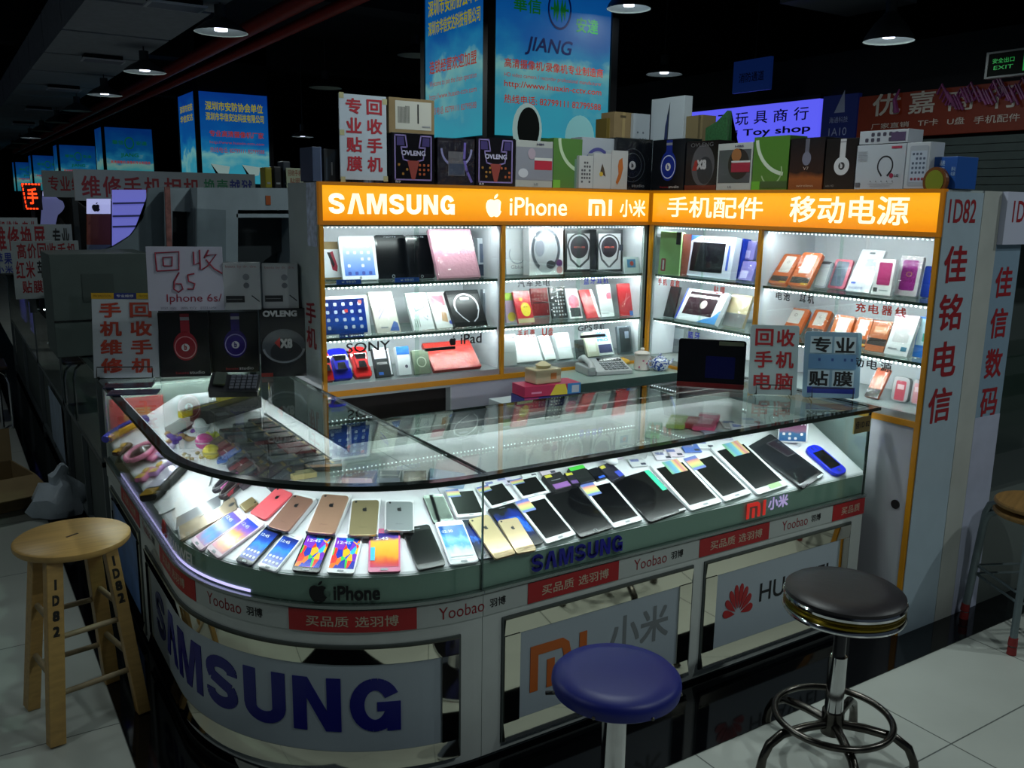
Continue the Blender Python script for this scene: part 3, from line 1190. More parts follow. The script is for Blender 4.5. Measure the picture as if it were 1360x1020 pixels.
# ------------------------------------------------------------------ ducts, pipes, vents
DUCT = mat('grey_duct_panel', 'b0b2bd', .8, noise=.08)
e = empty('air_duct', 'wide grey ceiling duct running along the aisle', 'duct', (0, 0, 0))
b = B()
gap = B()
y = 4.0
while y < 46:
    b.box(1.45, y + .05, 3.70, 2.64, y + 1.95, 4.2)
    gap.box(1.48, y - .05, 3.72, 2.61, y + .05, 4.18)
    y += 2.0
b.build('casing', DUCT, e)
gap.build('flange', mat('duct_joint', '1d2026', .8), e)
VENT = mat('white_vent', 'e0e0ea', .5)
for i, (px, py) in enumerate(((233, 10), (137, 82), (85, 120), (52, 147), (32, 166))):
    p = at(px, py, 'z', 3.62)
    lb = ('white slotted vent under the duct, nearest and largest', 'white vent with reddish glow under the duct, second along', 'white vent under the duct beside the second dome lamp', 'thin distant vent under the duct, fourth along', 'thin farthest vent under the duct with a red spark')[i]
    e = empty('air_vent', lb, 'vent', (p[0], p[1], 3.62), group='vents under the aisle duct')
    B().box(-.27, -.16, .0, .27, .16, .02).build('vent_frame', VENT, e)
    B().box(-.24, -.10, .02, .24, .14, .08).build('vent_neck', mat('vent_neck', '101216', .8), e)
    b = B()
    for k in range(8):
        b.box(-.24, -.14 + k * .036, -.004, .24, -.125 + k * .036, .0)
    b.build('slats', mat('vent_slats', 'a4a4b4', .5), e)
PIPE = mat('red_pipe', 'b03028', .45, noise=.1)
for x, z, r, lb in ((3.24, 3.72, .085, 'thick red fire pipe running along the aisle under the ceiling'), (3.52, 3.66, .06, 'thinner red fire pipe beside the thick one')):
    tag(B().cyl((x, 5.0, z), (x, 46, z), r, seg=16).build('fire_pipe', PIPE, smooth=True), lb, 'pipe')
p = at(1130, 2, 'z', 3.9)
tag(B().box(p[0] - .5, p[1] - .35, 3.9, p[0] + .6, p[1] + .5, 4.28).build('duct_box', mat('pale_duct', '8b8f96', .6)), 'pale grey duct box at the top edge above the right cabinet', 'duct')

# ------------------------------------------------------------------ light-box columns
SKYPIC = ramp_mat('backlit_sky_print', [(0, '36b0c8'), (.16, '3aa6c2'), (.30, '7fc4c4'), (.36, '1f8cc0'), (.52, '0d62b0'), (1, '0a3f9c')], axis=2, emit=.50, nscale=2.2, mixn=.6, detail=6, scale=(1.1, 1.1, 2.6), rough=.55)
SKYDIM = ramp_mat('backlit_sky_print_dim', [(0, '2a93a8'), (.25, '49abb4'), (.40, '86b9b0'), (.48, '2385b0'), (.65, '0b5898'), (1, '083d8c')], axis=2, emit=.38, nscale=2.2, mixn=.6, detail=6, scale=(1.1, 1.1, 2.6), rough=.55)
YEL = mat('yellow_print', 'c9c224', .5, emit=.35)
GRN = mat('green_print', '1c8a3c', .5, emit=.2)
PINKRED = mat('red_backlit_print', 'c2412e', .5, emit=.35)
DKBLUE = mat('dark_blue_print', '0a1a60', .5, emit=.2)
PALE = mat('pale_print', 'b8d8d4', .5, emit=.3)


def lightbox(label, x0, y0, w, d, z0, z1, full, pic, logo=True):
    e = empty('light_box_column', label, 'light box', (x0, y0, 0))
    B().box(.0, .0, 0, w, d, 4.9).build('column', mat('column_dark', '14161b', .6), e)
    b = B()
    for (a0, b0, a1, b1) in ((-.06, -.06, .02, .02), (w - .02, -.06, w + .06, .02), (-.06, d - .02, .02, d + .06)):
        b.box(a0, b0, z0 - .05, a1, b1, z1 + .05)
    b.build('corner_frame', mat('light_box_frame', '06080c', .4), e)
    F = B().box(.03, -.05, z0, w - .03, -.005, z1).build('front_print', pic, e)
    S = B().box(-.05, .03, z0, -.005, d - .03, z1).build('side_print', pic, e)
    h = z1 - z0
    FM = mcols((1, 0, 0), (0, 0, 1), (0, -1, 0), (.03, -.052, z0))
    SM = mcols((0, -1, 0), (0, 0, 1), (-1, 0, 0), (-.052, d - .03, z0))
    W, Wd = w - .06, d - .06
    X = lambda u: u * W
    if full:
        zz = lambda v: v            # metres above the foot of the print
        b = B()
        text_in(b, '華信', X(.14), 1.05, X(.37), 1.18, 0, .012, FM)
        text_in(b, '安達', X(.68), .95, X(.88), 1.08, 0, .012, FM)
        b.build('lettering', GRN, F)
        b = B()
        for k in range(32):
            a0, a1 = k * math.pi / 16, (k + 1) * math.pi / 16
            b.prism([(X(.53) + r * math.cos(t) * .13, 1.12 + r * math.sin(t) * .175) for r, t in ((.88, a0), (1, a0), (1, a1), (.88, a1))], 0, .002, M=FM)
        b.build('emblem_ring', DKBLUE, F)
        b = B()
        for sx in (-1, 1):
            b.prism([(X(.53) + sx * u * .11, 1.12 + v * .145) for u, v in ((.05, 0), (.25, .75), (.35, .1), (.55, .62), (.62, .05), (.9, .1), (.9, -.1), (.62, -.05), (.55, -.62), (.35, -.1), (.25, -.75))], 0, .002, M=FM)
        b.build('emblem', GRN, F)
        text_in(B(), 'JIANG', X(.24), .70, X(.63), .86, 0, .01, FM @ Matrix(((1, .25, 0, -.18), (0, 1, 0, 0), (0, 0, 1, 0), (0, 0, 0, 1)))).build('lettering', DKBLUE, F)
        b = B()
        text_in(b, '高清摄像机/录像机专业制造商', X(.07), .575, X(.94), .655, 0, .01, FM)
        text_in(b, 'HD video camera / recorder professional manufacturer', X(.07), .49, X(.93), .535, 0, .0, FM)
        text_in(b, 'http://www.huaxin-cctv.com', X(.07), .40, X(.93), .47, 0, .007, FM)
        text_in(b, '热线电话: 82799111 82799588', X(.07), .275, X(.93), .35, 0, .008, FM)
        b.build('lettering', PINKRED, F)
        b = B()
        text_in(b, '深圳市安防协会单位', .06 * Wd, 1.13, .95 * Wd, 1.28, 0, .01, SM)
        text_in(b, '深圳市华信安达科技有限公司', .06 * Wd, .96, .95 * Wd, 1.09, 0, .01, SM)
        b.build('lettering', YEL, S)
        b = B()
        text_in(b, '连锁经营欢迎加盟', .08 * Wd, .61, .9 * Wd, .73, 0, .01, SM)
        text_in(b, 'Welcome to join the chain operation', .08 * Wd, .48, .9 * Wd, .545, 0, .0, SM)
        text_in(b, 'http://www.huaxin-cctv.com', .08 * Wd, .36, .9 * Wd, .425, 0, .0, SM)
        text_in(b, '热线电话: 82799111 82799588', .08 * Wd, .23, .9 * Wd, .30, 0, .0, SM)
        b.build('lettering', PINKRED, S)
        b = B().prism([(X(.27) + .16 * math.cos(k * math.pi / 12), .06 + .23 * math.sin(k * math.pi / 12)) for k in range(24)], 0, .001, M=FM)
        o = b.build('camera_picture', PALE, F)
        b = B().prism([(X(.28) + .12 * math.cos(k * math.pi / 12), .07 + .185 * math.sin(k * math.pi / 12)) for k in range(24)], .001, .002, M=FM)
        b.build('lens', mat('lens_print', '08140f', .5), o)
        b = B().prism([(X(.74) + .17 * math.cos(k * math.pi / 12), .02 + .2 * math.sin(k * math.pi / 12)) for k in range(24)], 0, .001, M=FM)
        b.build('camera_picture', mat('pale_blue_print', '8fd0d4', .5, emit=.3), F)
    elif logo:
        b = B()
        for k in range(24):
            a0, a1 = k * math.pi / 12, (k + 1) * math.pi / 12
            b.prism([(X(.5) + r * math.cos(t) * .13, h * .75 + r * math.sin(t) * .17) for r, t in ((.8, a0), (1, a0), (1, a1), (.8, a1))], 0, .002, M=FM)
        text_in(b, '華信', X(.14), h * .72, X(.38), h * .79, 0, .01, FM)
        text_in(b, '安達', X(.64), h * .72, X(.88), h * .79, 0, .01, FM)
        text_in(b, 'JIANG', X(.3), h * .50, X(.68), h * .58, 0, .01, FM)
        b.build('lettering', GRN, F)
        b = B()
        text_in(b, '高清摄像机/录像机专业制造商', X(.08), h * .40, X(.93), h * .45, 0, .01, FM)
        text_in(b, '热线电话: 82799111 82799588', X(.08), h * .18, X(.93), h * .23, 0, .0, FM)
        b.build('lettering', PINKRED, F)
    else:
        b = B()
        text_in(b, '深圳市安防协会单位', X(.08), h * .80, X(.93), h * .90, 0, .012, FM)
        text_in(b, '深圳市华信安达科技有限公司', X(.08), h * .69, X(.94), h * .78, 0, .012, FM)
        text_in(b, '深圳市安防', Wd * .1, h * .80, Wd * .9, h * .88, 0, .01, SM)
        text_in(b, '华信安达', Wd * .1, h * .69, Wd * .9, h * .77, 0, .01, SM)
        b.build('lettering', YEL, F)
        b = B()
        text_in(b, '专业高清摄像机厂家', X(.12), h * .515, X(.93), h * .585, 0, .012, FM)
        text_in(b, 'http://www.huaxin-cctv.com', X(.12), h * .43, X(.93), h * .47, 0, .0, FM)
        text_in(b, '热线电话: 82799111 82799588', X(.12), h * .34, X(.93), h * .40, 0, .0, FM)
        b.build('lettering', PINKRED, F)
        b = B()
        for u in (.12, .58):
            b.prism([(X(u), h * .21), (X(u + .08), h * .08), (X(u + .22), h * .10), (X(u + .27), h * .17)], 0, .001, M=FM)
        b.build('camera_picture', mat('lens_print', '08140f', .5), F)
        b = B()
        for u in (.25, .71):
            b.prism([(X(u - .13), h * .215), (X(u + .0), h * .08), (X(u + .12), h * .10), (X(u + .15), h * .19)], .001, .002, M=FM)
        b.build('camera_picture', PALE, F)
    return e


lightbox('large blue backlit column box rising behind the stacked boxes', 4.22, 7.0, 1.32, 1.16, 2.40, 4.30, True, SKYPIC)
lightbox('blue light box with yellow characters above the long white signboard', 4.27, 17.5, 1.32, 1.3, 2.1, 3.74, False, SKYPIC, logo=False)
lightbox('third light box down the aisle showing a round green emblem', 4.27, 28.3, 1.32, 1.3, 2.1, 3.76, False, SKYDIM)
lightbox('fourth light box down the aisle, smaller and partly behind a white sign', 4.27, 39.2, 1.32, 1.3, 2.1, 3.76, False, SKYDIM)
lightbox('fifth light box down the aisle, above the red glowing sign', 4.27, 50.2, 1.32, 1.3, 2.1, 3.76, False, SKYDIM)
lightbox('farthest light box at the left end of the row', 4.27, 61.0, 1.32, 1.3, 2.1, 3.76, False, SKYDIM)

# ------------------------------------------------------------------ shop row beyond the right cabinet (plane x = 8)
XS = 8.0
SH = mcols((0, -1, 0), (0, 0, 1), (-1, 0, 0), (0, 0, 0))


def xq(px, py):
    p = at(px, py, 'x', XS)
    return -p[1], p[2]


def shop_rect(b, pl, pt, pr, pb, ref, d0=-.06, d1=0.0):
    """rectangle on the shop front between pixel columns pl..pr, heights read at column ref"""
    u0, u1 = xq(pl, 150)[0], xq(pr, 150)[0]
    z1, z0 = xq(ref, pt)[1], xq(ref, pb)[1]
    b.box(u0, z0, d0, u1, z1, d1, M=SH @ Matrix.Translation((0, 0, -XS)))
    return u0, z0, u1, z1


SHX = SH @ Matrix.Translation((0, 0, -XS + .004))
e = empty('shop_sign', 'backlit blue violet toy shop sign with dark characters', 'sign', (0, 0, 0))
b = B()
u0, z0, u1, z1 = shop_rect(b, 905, 131, 1087, 184, 1087)
b.build('sign_face', mat('violet_backlit_face', '6a6cff', .4, emit=.95, ecol='5b5df2'), e)
b = B()
DW = u1 - u0
cols = ['聪', '飞', '玩', '具', '商', '行']
for i, ch in enumerate(cols):
    a = u0 + DW * (.17 + .135 * i)
    text_in(b, ch, a, z0 + (z1 - z0) * .50, a + DW * .095, z0 + (z1 - z0) * .84, .001, .006, SHX)
text_in(b, 'ZhiFei Toy shop', u0 + DW * .16, z0 + (z1 - z0) * .14, u1 - DW * .04, z0 + (z1 - z0) * .38, .001, .012, SHX)
b.build('lettering', mat('dark_violet_ink', '12106a', .4), e)
b = B()
b.box(u0 - .1, z0 - .04, -.12, u1 + .02, z0, .01, M=SHX).box(u0 - .1, z1, -.12, u1 + .02, z1 + .04, .01, M=SHX)
b.build('sign_frame', mat('dark_sign_frame', '1a1c24', .5), e)
e = empty('shop_sign', 'dark blue shop sign with a pale sail emblem', 'sign', (0, 0, 0))
b = B()
u0, z0, u1, z1 = shop_rect(b, 1092, 126, 1138, 184, 1115)
b.build('sign_face', mat('dark_blue_face', '14204e', .4, emit=.06, ecol='2a3a90'), e)
b = B()
uc = (u0 + u1) / 2
b.prism([(uc - .06, z0 + .26), (uc + .07, z0 + .26), (uc + .05, z0 + .48)], 0, .002, M=SHX)
text_in(b, '海通科技', u0 + .1, z0 + .16, u1 - .1, z0 + .22, 0, .0, SHX)
text_in(b, '1A10', uc - .11, z0 + .03, uc + .11, z0 + .11, 0, .0, SHX)
b.build('lettering', mat('pale_blue_ink', 'c4ccec', .5), e)
e = empty('shop_sign', 'orange red shop sign with large silver characters', 'sign', (0, 0, 0))
b = B()
u0, z0, u1, z1 = shop_rect(b, 1140, 106, 1420, 172, 1360)
b.build('sign_face', mat('dull_orange_face', '7c2c14', .5, noise=.06, emit=.04, ecol='8a3418'), e)  # faint glow put into the face of this unlit sign
b = B()
for i, (ch, pl, pr, pt, pb) in enumerate((('优', 1158, 1198, 122, 155), ('嘉', 1206, 1244, 119, 152), ('商', 1257, 1297, 116, 148), ('行', 1315, 1358, 110, 145))):
    a, zb = xq(pl, pb)
    c, zt = xq(pr, pt)
    text_in(b, ch, a, zb, c, zt, .001, .008, SHX)
for s, pl, pr, pt, pb in (('厂家直销', 1157, 1208, 161, 172), ('TF卡', 1219, 1247, 157, 168), ('U盘', 1258, 1282, 155, 166), ('手机配件', 1293, 1356, 150, 165)):
    a, zb = xq(pl, pb)
    c, zt = xq(pr, pt)
    text_in(b, s, a, zb, c, zt, .001, .004, SHX)
b.build('lettering', mat('silver_letters', 'e8e0d4', .45), e)
b = B()
random.seed(5)
for k in range(26):
    t = k / 25
    pu = xq(1250 + 105 * t, 100)[0]
    zz = z1 - .02 - .10 * abs(math.sin(t * 9)) - random.random() * .05
    b.tube([(XS - .03, -pu, zz), (XS - .05, -pu - .05, zz + .08), (XS - .04, -pu - .12, zz - .05)], .012, 6)
pu, pz = xq(1193, 150)
b.tube([(XS - .03, -pu, pz), (XS - .05, -pu + .02, pz + .12), (XS - .03, -pu - .01, pz + .22)], [.03, .02, .006], 6)
b.build('tinsel', mat('violet_tinsel', '9a4a86', .4, noise=.3), e)
SHUT = mat('grey_green_shutter', '586360', .5, .3, noise=.06)
b = B()
for k in range(34):
    b.box(XS + .02, 2.2, .02 + k * .072, XS + .06 + .012 * (k % 2), 5.98, .02 + k * .072 + .066)
e = tag(b.build('roller_shutter', SHUT), 'closed grey green roller shutter below the orange sign', 'shutter')
struct(B().box(XS + .12, 1.0, 0, XS + .3, 14, 3.4).build('wall_shops', mat('dark_shop_wall', '1c2026', .8)))
# exit sign and hanging direction sign
e = empty('exit_sign', 'dark exit sign with green lettering at upper right', 'sign', (0, 0, 0))
XE = 7.5
EM = mcols((0, -1, 0), (0, 0, 1), (-1, 0, 0), (XE, 0, 0))
B().box(-4.42, 2.895, -.05, -3.75, 3.075, 0, M=EM).build('sign_face', mat('exit_black', '04100a', .9), e)
b = B()
for a in ((-4.44, 3.075, -3.73, 3.09), (-4.44, 2.88, -3.73, 2.895), (-4.44, 2.895, -4.42, 3.075)):
    b.box(a[0], a[1], -.055, a[2], a[3], .006, M=EM)
b.build('sign_frame', mat('sign_frame_grey', '8a8f90', .4), e)
b = B()
text_in(b, '安全出口', -4.385, 2.995, -4.205, 3.035, .002, .004, EM)
text_in(b, 'EXIT', -4.37, 2.945, -4.21, 2.975, .002, .0, EM)
text_in(b, 'H', -4.13, 2.915, -3.98, 3.055, .002, .02, EM)
b.build('lettering', mat('exit_green', '10a040', .4, emit=.35, ecol='18b84c'), e)
B().cyl((XE + .02, 4.0, 3.09), (XE + .02, 4.0, 4.9), .01).build('hanger', BLACK, e)
e = empty('hanging_sign', 'small blue hanging direction sign in the dark above the toy shop', 'sign', (0, 0, 0))
B().box(-7.29, 3.02, -.04, -6.77, 3.35, 0, M=EM).build('sign_face', mat('dim_blue_face', '16306e', .4, emit=.12, ecol='1c3f96'), e)
text_in(B(), '消防通道', -7.20, 3.12, -6.85, 3.22, .002, .008, EM).build('lettering', mat('dim_blue_ink', '0b1c4a', .4), e)
B().cyl((XE + .02, 7.0, 3.35), (XE + .02, 7.0, 4.9), .01).build('hanger', BLACK, e)

# ------------------------------------------------------------------ neighbouring stall 1D06 on the right
e = empty('glass_cabinet', 'neighbouring glass cabinet at the right edge with a number board and red characters', 'display cabinet', (3.60, 2.07, 0))
DIRTY = mat('dirty_white_panel', 'a9aca8', .6, noise=.12, nscale=4)
B().box(-.016, -.006, 0, .113, -.001, 1.88).box(.121, .0, 0, .125, .5, 1.66).build('side_panel', DIRTY, e)
o = B().box(.115, -.03, 1.665, .80, -.005, 1.88).build('number_board', mat('violet_white_board', 'b4b8cc', .5), e)
text_in(B(), '1D06', .165, 1.755, .345, 1.845, 0, bold=.006, M=mcols((1, 0, 0), (0, 0, 1), (0, -1, 0), (0, -.0305, 0))).build('lettering', DARKRED, o)
o = B().box(.115, -.004, .92, .31, .0, 1.664).build('glass_strip', mat('bluish_glass_strip', '7f95a8', .15), e)
b = B()
for i, ch in enumerate('佳信数码'):
    text_in(b, ch, .145, 1.44 - i * .175, .275, 1.57 - i * .175, 0, bold=.012, M=mcols((1, 0, 0), (0, 0, 1), (0, -1, 0), (0, -.005, 0)))
b.build('lettering', DARKRED, o)
B().box(.115, -.006, .0, .31, .0, .92).build('lower_panel', mat('lilac_white_panel', 'a8adc4', .5, noise=.05), e)
B().box(.31, .30, 0, 1.2, .32, 1.66).box(.31, .0, .55, 1.2, .3, .57).box(.115, .004, 1.66, 1.2, .5, 1.665).build('cabinet_body', mat('dark_grey_cabinet', '3b4242', .5), e)
B().box(.315, .02, 1.16, 1.2, .29, 1.168).box(.315, .02, .98, 1.2, .29, .988).build('glass_shelf', SHELFGLASS, e)
B().box(.31, .0, .0, 1.2, .012, .55).build('cabinet_door', mat('grey_green_door', '58605e', .5), e)
for i, (x, c, lb) in enumerate(((.36, '15171c', 'black bottle-like gadget on the glass shelf of the neighbouring cabinet'), (.43, 'c7ccd4', 'white gadget box on the glass shelf of the neighbouring cabinet'), (.50, '2f79b8', 'blue gadget box at the right edge on the neighbouring shelf'))):
    tag(B().box(-.026, -.02, 0, .026, .02, .05 + .012 * i).box(-.014, -.012, .05 + .012 * i, .014, .012, .062 + .012 * i).build('gadget_box', mat('gadget_%d' % i, c, .4), M=Matrix.Translation((3.60 + x, 2.20, .989))), lb, 'box')

# ------------------------------------------------------------------ neighbouring stalls along the left aisle
FRAMEG = mat('dull_aluminium', '6d767a', .4, .6, noise=.08)
for k, (y0, y1, lb) in enumerate(((4.46, 5.95, 'empty glass counter of the next stall, just beyond the corner counter'),
                                  (6.0, 7.6, 'second glass counter along the aisle with a pale poster on its base'),
                                  (7.65, 10.5, 'third glass counter along the aisle near the chrome chair legs'))):
    e = empty('glass_counter', lb, 'counter', (.575, y0, 0), group='glass counters of the neighbouring stalls')
    L = y1 - y0
    b = B()
    for yy in (.012, L - .012):
        b.box(-.012, yy - .012, 0, .012, yy + .012, 1.0)
        b.box(.50, yy - .012, 0, .524, yy + .012, 1.0)
    b.box(-.012, 0, .54, .012, L, .565).box(-.012, 0, .05, .012, L, .075).box(-.012, 0, .985, .012, L, 1.0).box(-.012, L * .5 - .012, .05, .012, L * .5 + .012, .56)
    b.build('frame', FRAMEG, e)
    B().box(.014, .02, .02, .50, L - .02, .54).build('base', mat('grey_green_base', '4a5452', .6, noise=.08), e)
    B().box(-.01, .01, .565, -.005, L - .01, .985).build('front_glass', GLASS, e)
    B().box(-.02, 0, 1.0, .56, L, 1.008).build('glass_top', GLASSTOP, e)
    b = B()
    for j in range(3):
        b.box(.515, .03 + j * (L - .06) / 3, .56, .53, (j + 1) * (L - .06) / 3, .98)
    b.build('back_panel', mat('grey_back_panel', '59645f', .6), e)
    B().box(.0, .03, .76, .42, L - .03, .766).build('glass_shelf', SHELFGLASS, e)
    if k == 1:
        B().box(-.014, .15, .12, -.0125, .9, .50).build('poster', mat('pale_poster', '93a4b8', .4, noise=.2, nscale=8), e)
    if k == 2:
        for yy in (.3, 1.3):
            B().box(.02, yy, .70, .03, yy + .5, .95).build('lit_panel', mat('violet_lit_panel', '8a86ff', .4, emit=.5, ecol='6f6cf0'), e)

PART = mat('grey_partition', '75858e', .6, noise=.06)
PART2 = mat('pale_grey_partition', '93a2ac', .55, noise=.05)


def ypoly(b, pts, y, th):
    q = []
    for px, py in pts:
        p = at(px, py, 'y', y)
        q.append((p[0], p[2]))
    b.prism(q, 0, th, M=mcols((1, 0, 0), (0, 0, 1), (0, -1, 0), (0, y + th, 0)))
    return b


def arcpts(p0, p1, bulge, n=8):
    """points on a quarter-like curve from p0 to p1 (pixels)"""
    o = []
    for k in range(n + 1):
        t = k / n
        x = p0[0] + (p1[0] - p0[0]) * math.sin(t * math.pi / 2)
        y = p0[1] + (p1[1] - p0[1]) * (1 - math.cos(t * math.pi / 2))
        o.append((x, y))
    return o


def zfloor(b, x0, x1, z1, y, th):
    b.box(x0, y, 0, x1, y + th, z1)


# grey box cabinet standing behind the left end of the counter
x0, z1 = at(64, 338, 'y', 4.9)[0], at(64, 338, 'y', 4.9)[2]
x1 = at(197, 338, 'y', 4.9)[0]
e = empty('stall_cabinet', 'dark grey green box cabinet behind the red character board', 'cabinet', (x0, 4.9, 0))
B().box(0, 0, 1.011, x1 - x0, .4, z1).build('body', mat('dark_green_grey', '45514f', .55, noise=.06), e, bevel=.004)
B().box(.30 * (x1 - x0), -.003, z1 - .24, .62 * (x1 - x0), 0, z1 - .10).build('patch', mat('darker_patch', '3a4543', .5), e)
b = B().box(.0, -.006, 1.19, .55 * (x1 - x0), 0, 1.196)
b.build('trim', BLACK, e)
# wave-topped partition boards, one behind the other
b = ypoly(B(), arcpts((118, 334), (196, 262), 0) + [(197, 250), (222, 248), (262, 250), (262, 470), (118, 470)], 5.35, .03)
tag(b.build('partition_board', PART), 'tall grey partition board whose top sweeps up in a curve, left of the posters', 'partition')
b = ypoly(B(), [(225, 279), (262, 281), (262, 400), (225, 400)], 5.30, .03)
e = empty('stall_cabinet', 'narrow grey cabinet with a dark recess beside the wave topped board', 'cabinet', (0, 0, 0))
ypoly(B(), [(224, 250), (262, 250), (262, 282), (224, 280)], 5.20, .12).build('header', PART2, e)
ypoly(B(), [(224, 280), (229, 280), (229, 420), (224, 420)], 5.20, .12).build('side_frame', PART2, e)
b.build('back_board', mat('dark_recess', '2f383c', .6), e)
o = ypoly(B(), [(219, 248), (226, 248), (229, 330), (222, 330)], 5.17, .02)
o.build('edge_sticker', mat('dirty_red_white_sticker', '8c5a55', .6, noise=.4, nscale=30), e)
e = empty('stall_cabinet', 'large grey cabinet with a dark window left of the amber sign', 'cabinet', (0, 0, 0))
ypoly(B(), [(262, 249), (395, 250), (396, 279), (300, 279), (262, 277)], 5.05, .3).build('header', PART2, e)
b = ypoly(B(), [(300, 279), (316, 279), (316, 420), (300, 420)], 5.05, .3)
ypoly(b, [(389, 279), (399, 279), (399, 420), (389, 420)], 5.05, .3)
b.build('side_frame', PART2, e)
ypoly(B(), [(262, 277), (300, 279), (300, 470), (262, 470)], 5.05, .3).build('side_board', PART, e)
ypoly(B(), [(314, 279), (391, 279), (391, 470), (314, 470)], 5.33, .02).build('back_board', mat('dark_window_back', '465259', .3), e)
ypoly(B(), [(316, 289), (389, 289), (389, 330)] + [(388 - 44 * math.sin(k * math.pi / 16), 330 + 20 * (1 - math.cos(k * math.pi / 16)) + k * 1.5) for k in range(9)] + [(316, 356)], 5.25, .01).build('inner_board', mat('blue_grey_inner_board', '2b3338', .5), e)
ypoly(B(), [(314, 284), (391, 284), (391, 289), (314, 289)], 5.05, .3).build('ledge', PART2, e)
p = at(356, 266, 'y', 5.05)
B().box(p[0] - .014, 5.045, p[2] - .025, p[0] + .014, 5.05, p[2] + .025).build('orange_sticker', mat('orange_sticker', 'a8501e', .5), e)

# signboards of the stalls behind
BOARD = mat('dim_white_board', '9aa3a6', .6, noise=.04)
BOARD2 = mat('pale_grey_board', '8c9598', .6, noise=.04)


def board(label, px0, py0, px1, py1, y, lets, m=BOARD, name='signboard', floor_to=None):
    a, c = at(px0, py0, 'y', y), at(px1, py1, 'y', y)
    c2 = at((px0 + px1) / 2, py1, 'y', y)
    c1 = at((px0 + px1) / 2, py0, 'y', y)
    z0, z1 = c2[2], c1[2]
    W, H = c[0] - a[0], z1 - z0
    e = empty(name, label, 'sign', (a[0], y, z0))
    B().box(0, 0, 0, W, .02, H).build('board', m, e)
    b = B()
    b.box(W - .09, .02, (1.012 if a[0] + W < 1.2 and y < 10 else .004) - z0, W - .05, .05, .1)
    if W > .5:
        b.box(.30, .02, 1.012 - z0, .34, .05, .1)
    b.build('stand', mat('board_stand', '30363a', .5), e)
    F = mcols((1, 0, 0), (0, 0, 1), (0, -1, 0), (0, -.001, 0))
    for s, u0, v0, u1, v1, mm in lets:
        b = B()
        if ord(s[0]) > 255 and len(s) > 1:
            n = len(s)
            st = (u1 - u0) / n
            for i, ch in enumerate(s):
                if ch != ' ':
                    text_in(b, ch, (u0 + st * (i + .06)) * W, v0 * H, (u0 + st * (i + .94)) * W, v1 * H, 0, .012, F)
        else:
            text_in(b, s, u0 * W, v0 * H, u1 * W, v1 * H, 0, .012, F)
        b.build('lettering', mm, e)
    return e


GREENINK = mat('green_ink', '1f7a50', .5)
NAVYINK = mat('navy_ink', '1d2f86', .5)
board('long white signboard with six red characters and four small green and blue ones', 97, 228, 340, 268, 7.0,
      (('维修手机相机', .03, .12, .68, .80, DARKRED), ('换壳', .69, .30, .84, .80, GREENINK), ('越狱', .84, .30, .985, .80, NAVYINK)))
board('white signboard with red characters half hidden behind the long one', 55, 227, 112, 262, 8.2, (('专业维', .12, .25, .98, .80, DARKRED),), BOARD2)
board('white board with red characters in the lowest left rows, under the glowing sign', -12, 289, 52, 320, 6.9, (('手机维修', .02, .3, .58, .85, DARKRED), ('专业', .64, .3, .97, .85, DARKRED)), BOARD)
board('white board reading screen repair in thin characters, above the recycling board', -12, 298, 100, 362, 6.5, (('维修换屏', .01, .46, .66, .96, DARKRED), ('专业', .74, .5, .97, .92, BLACKINK), ('苹果', .0, .18, .22, .42, NAVYINK), ('小米', .0, .0, .22, .16, NAVYINK)), BOARD)
board('white recycling board with three rows of red and black characters', 14, 320, 110, 396, 6.1, (('高价回收手机', .07, .70, .96, .96, DARKRED), ('红米', .03, .36, .32, .66, DARKRED), ('苹果', .34, .36, .64, .66, BLACKINK), ('贴膜', .10, .10, .42, .32, DARKRED)), BOARD)
# glowing sign
a = at(28, 243, 'y', 7.6)
c = at(57, 279, 'y', 7.6)
e = empty('led_sign', 'glowing red sign with one character in a dotted frame', 'sign', (a[0], 7.6, c[2]))
W, H = c[0] - a[0], a[2] - c[2]
B().box(0, 0, 0, W, .03, H).build('panel', mat('led_panel', '140202', .4), e)
B().box(W * .4, .03, -c[2], W * .6, .05, H * .5).build('stand', BLACK, e)
b = B()
NEON = mat('red_neon', 'ff5a20', .4, emit=2.2, ecol='ff3a12')
for i in range(6):
    b.box(W * (.02 + i * .165), -.008, H * .93, W * (.13 + i * .165), -.001, H * .99)
    if i < 4:
        b.box(W * (.16 + i * .165), -.008, H * .02, W * (.27 + i * .165), -.001, H * .08)
    b.box(W * (.02 + .02 * i), -.008, H * (.86 - i * .155), W * (.08 + .02 * i), -.001, H * (.97 - i * .155))
b.build('dotted_border', NEON, e)
text_in(B(), '手', W * .25, H * .22, W * .80, H * .82, .001, .015, mcols((1, 0, 0), (0, 0, 1), (0, -1, 0), (0, -.001, 0))).build('lettering', NEON, e)
# lit stalls behind
e = empty('stall_cabinet', 'violet lit stall front seen through the gap in the wave topped board', 'display cabinet', (0, 0, 0))
ypoly(B(), [(150, 252), (194, 252), (194, 330), (150, 330)], 6.35, .04).build('lit_back', mat('violet_lit_back', '8c8ff0', .5, emit=.42, ecol='7d80e8'), e)
b = B()
for yy in (269, 286, 300):
    ypoly(b, [(150, yy), (194, yy - 1), (194, yy + 1.5), (150, yy + 2.5)], 6.33, .02)
b.build('shelf', mat('violet_shelf', '5558a8', .4), e)
a = at(150, 330, 'y', 6.35)
c = at(194, 330, 'y', 6.35)
B().box(a[0], 6.35, 1.012, c[0], 6.39, a[2]).build('base', PART, e)
e = empty('stall_cabinet', 'white lit stall board with a black apple emblem, left of the violet one', 'display cabinet', (0, 0, 0))
o = ypoly(B(), [(116, 264), (147, 264), (147, 284), (116, 284)], 6.6, .04).build('lit_board', mat('white_lit_board', 'd8dcff', .5, emit=.5, ecol='c4caff'), e)
p = at(122, 281, 'y', 6.6)
b = B()
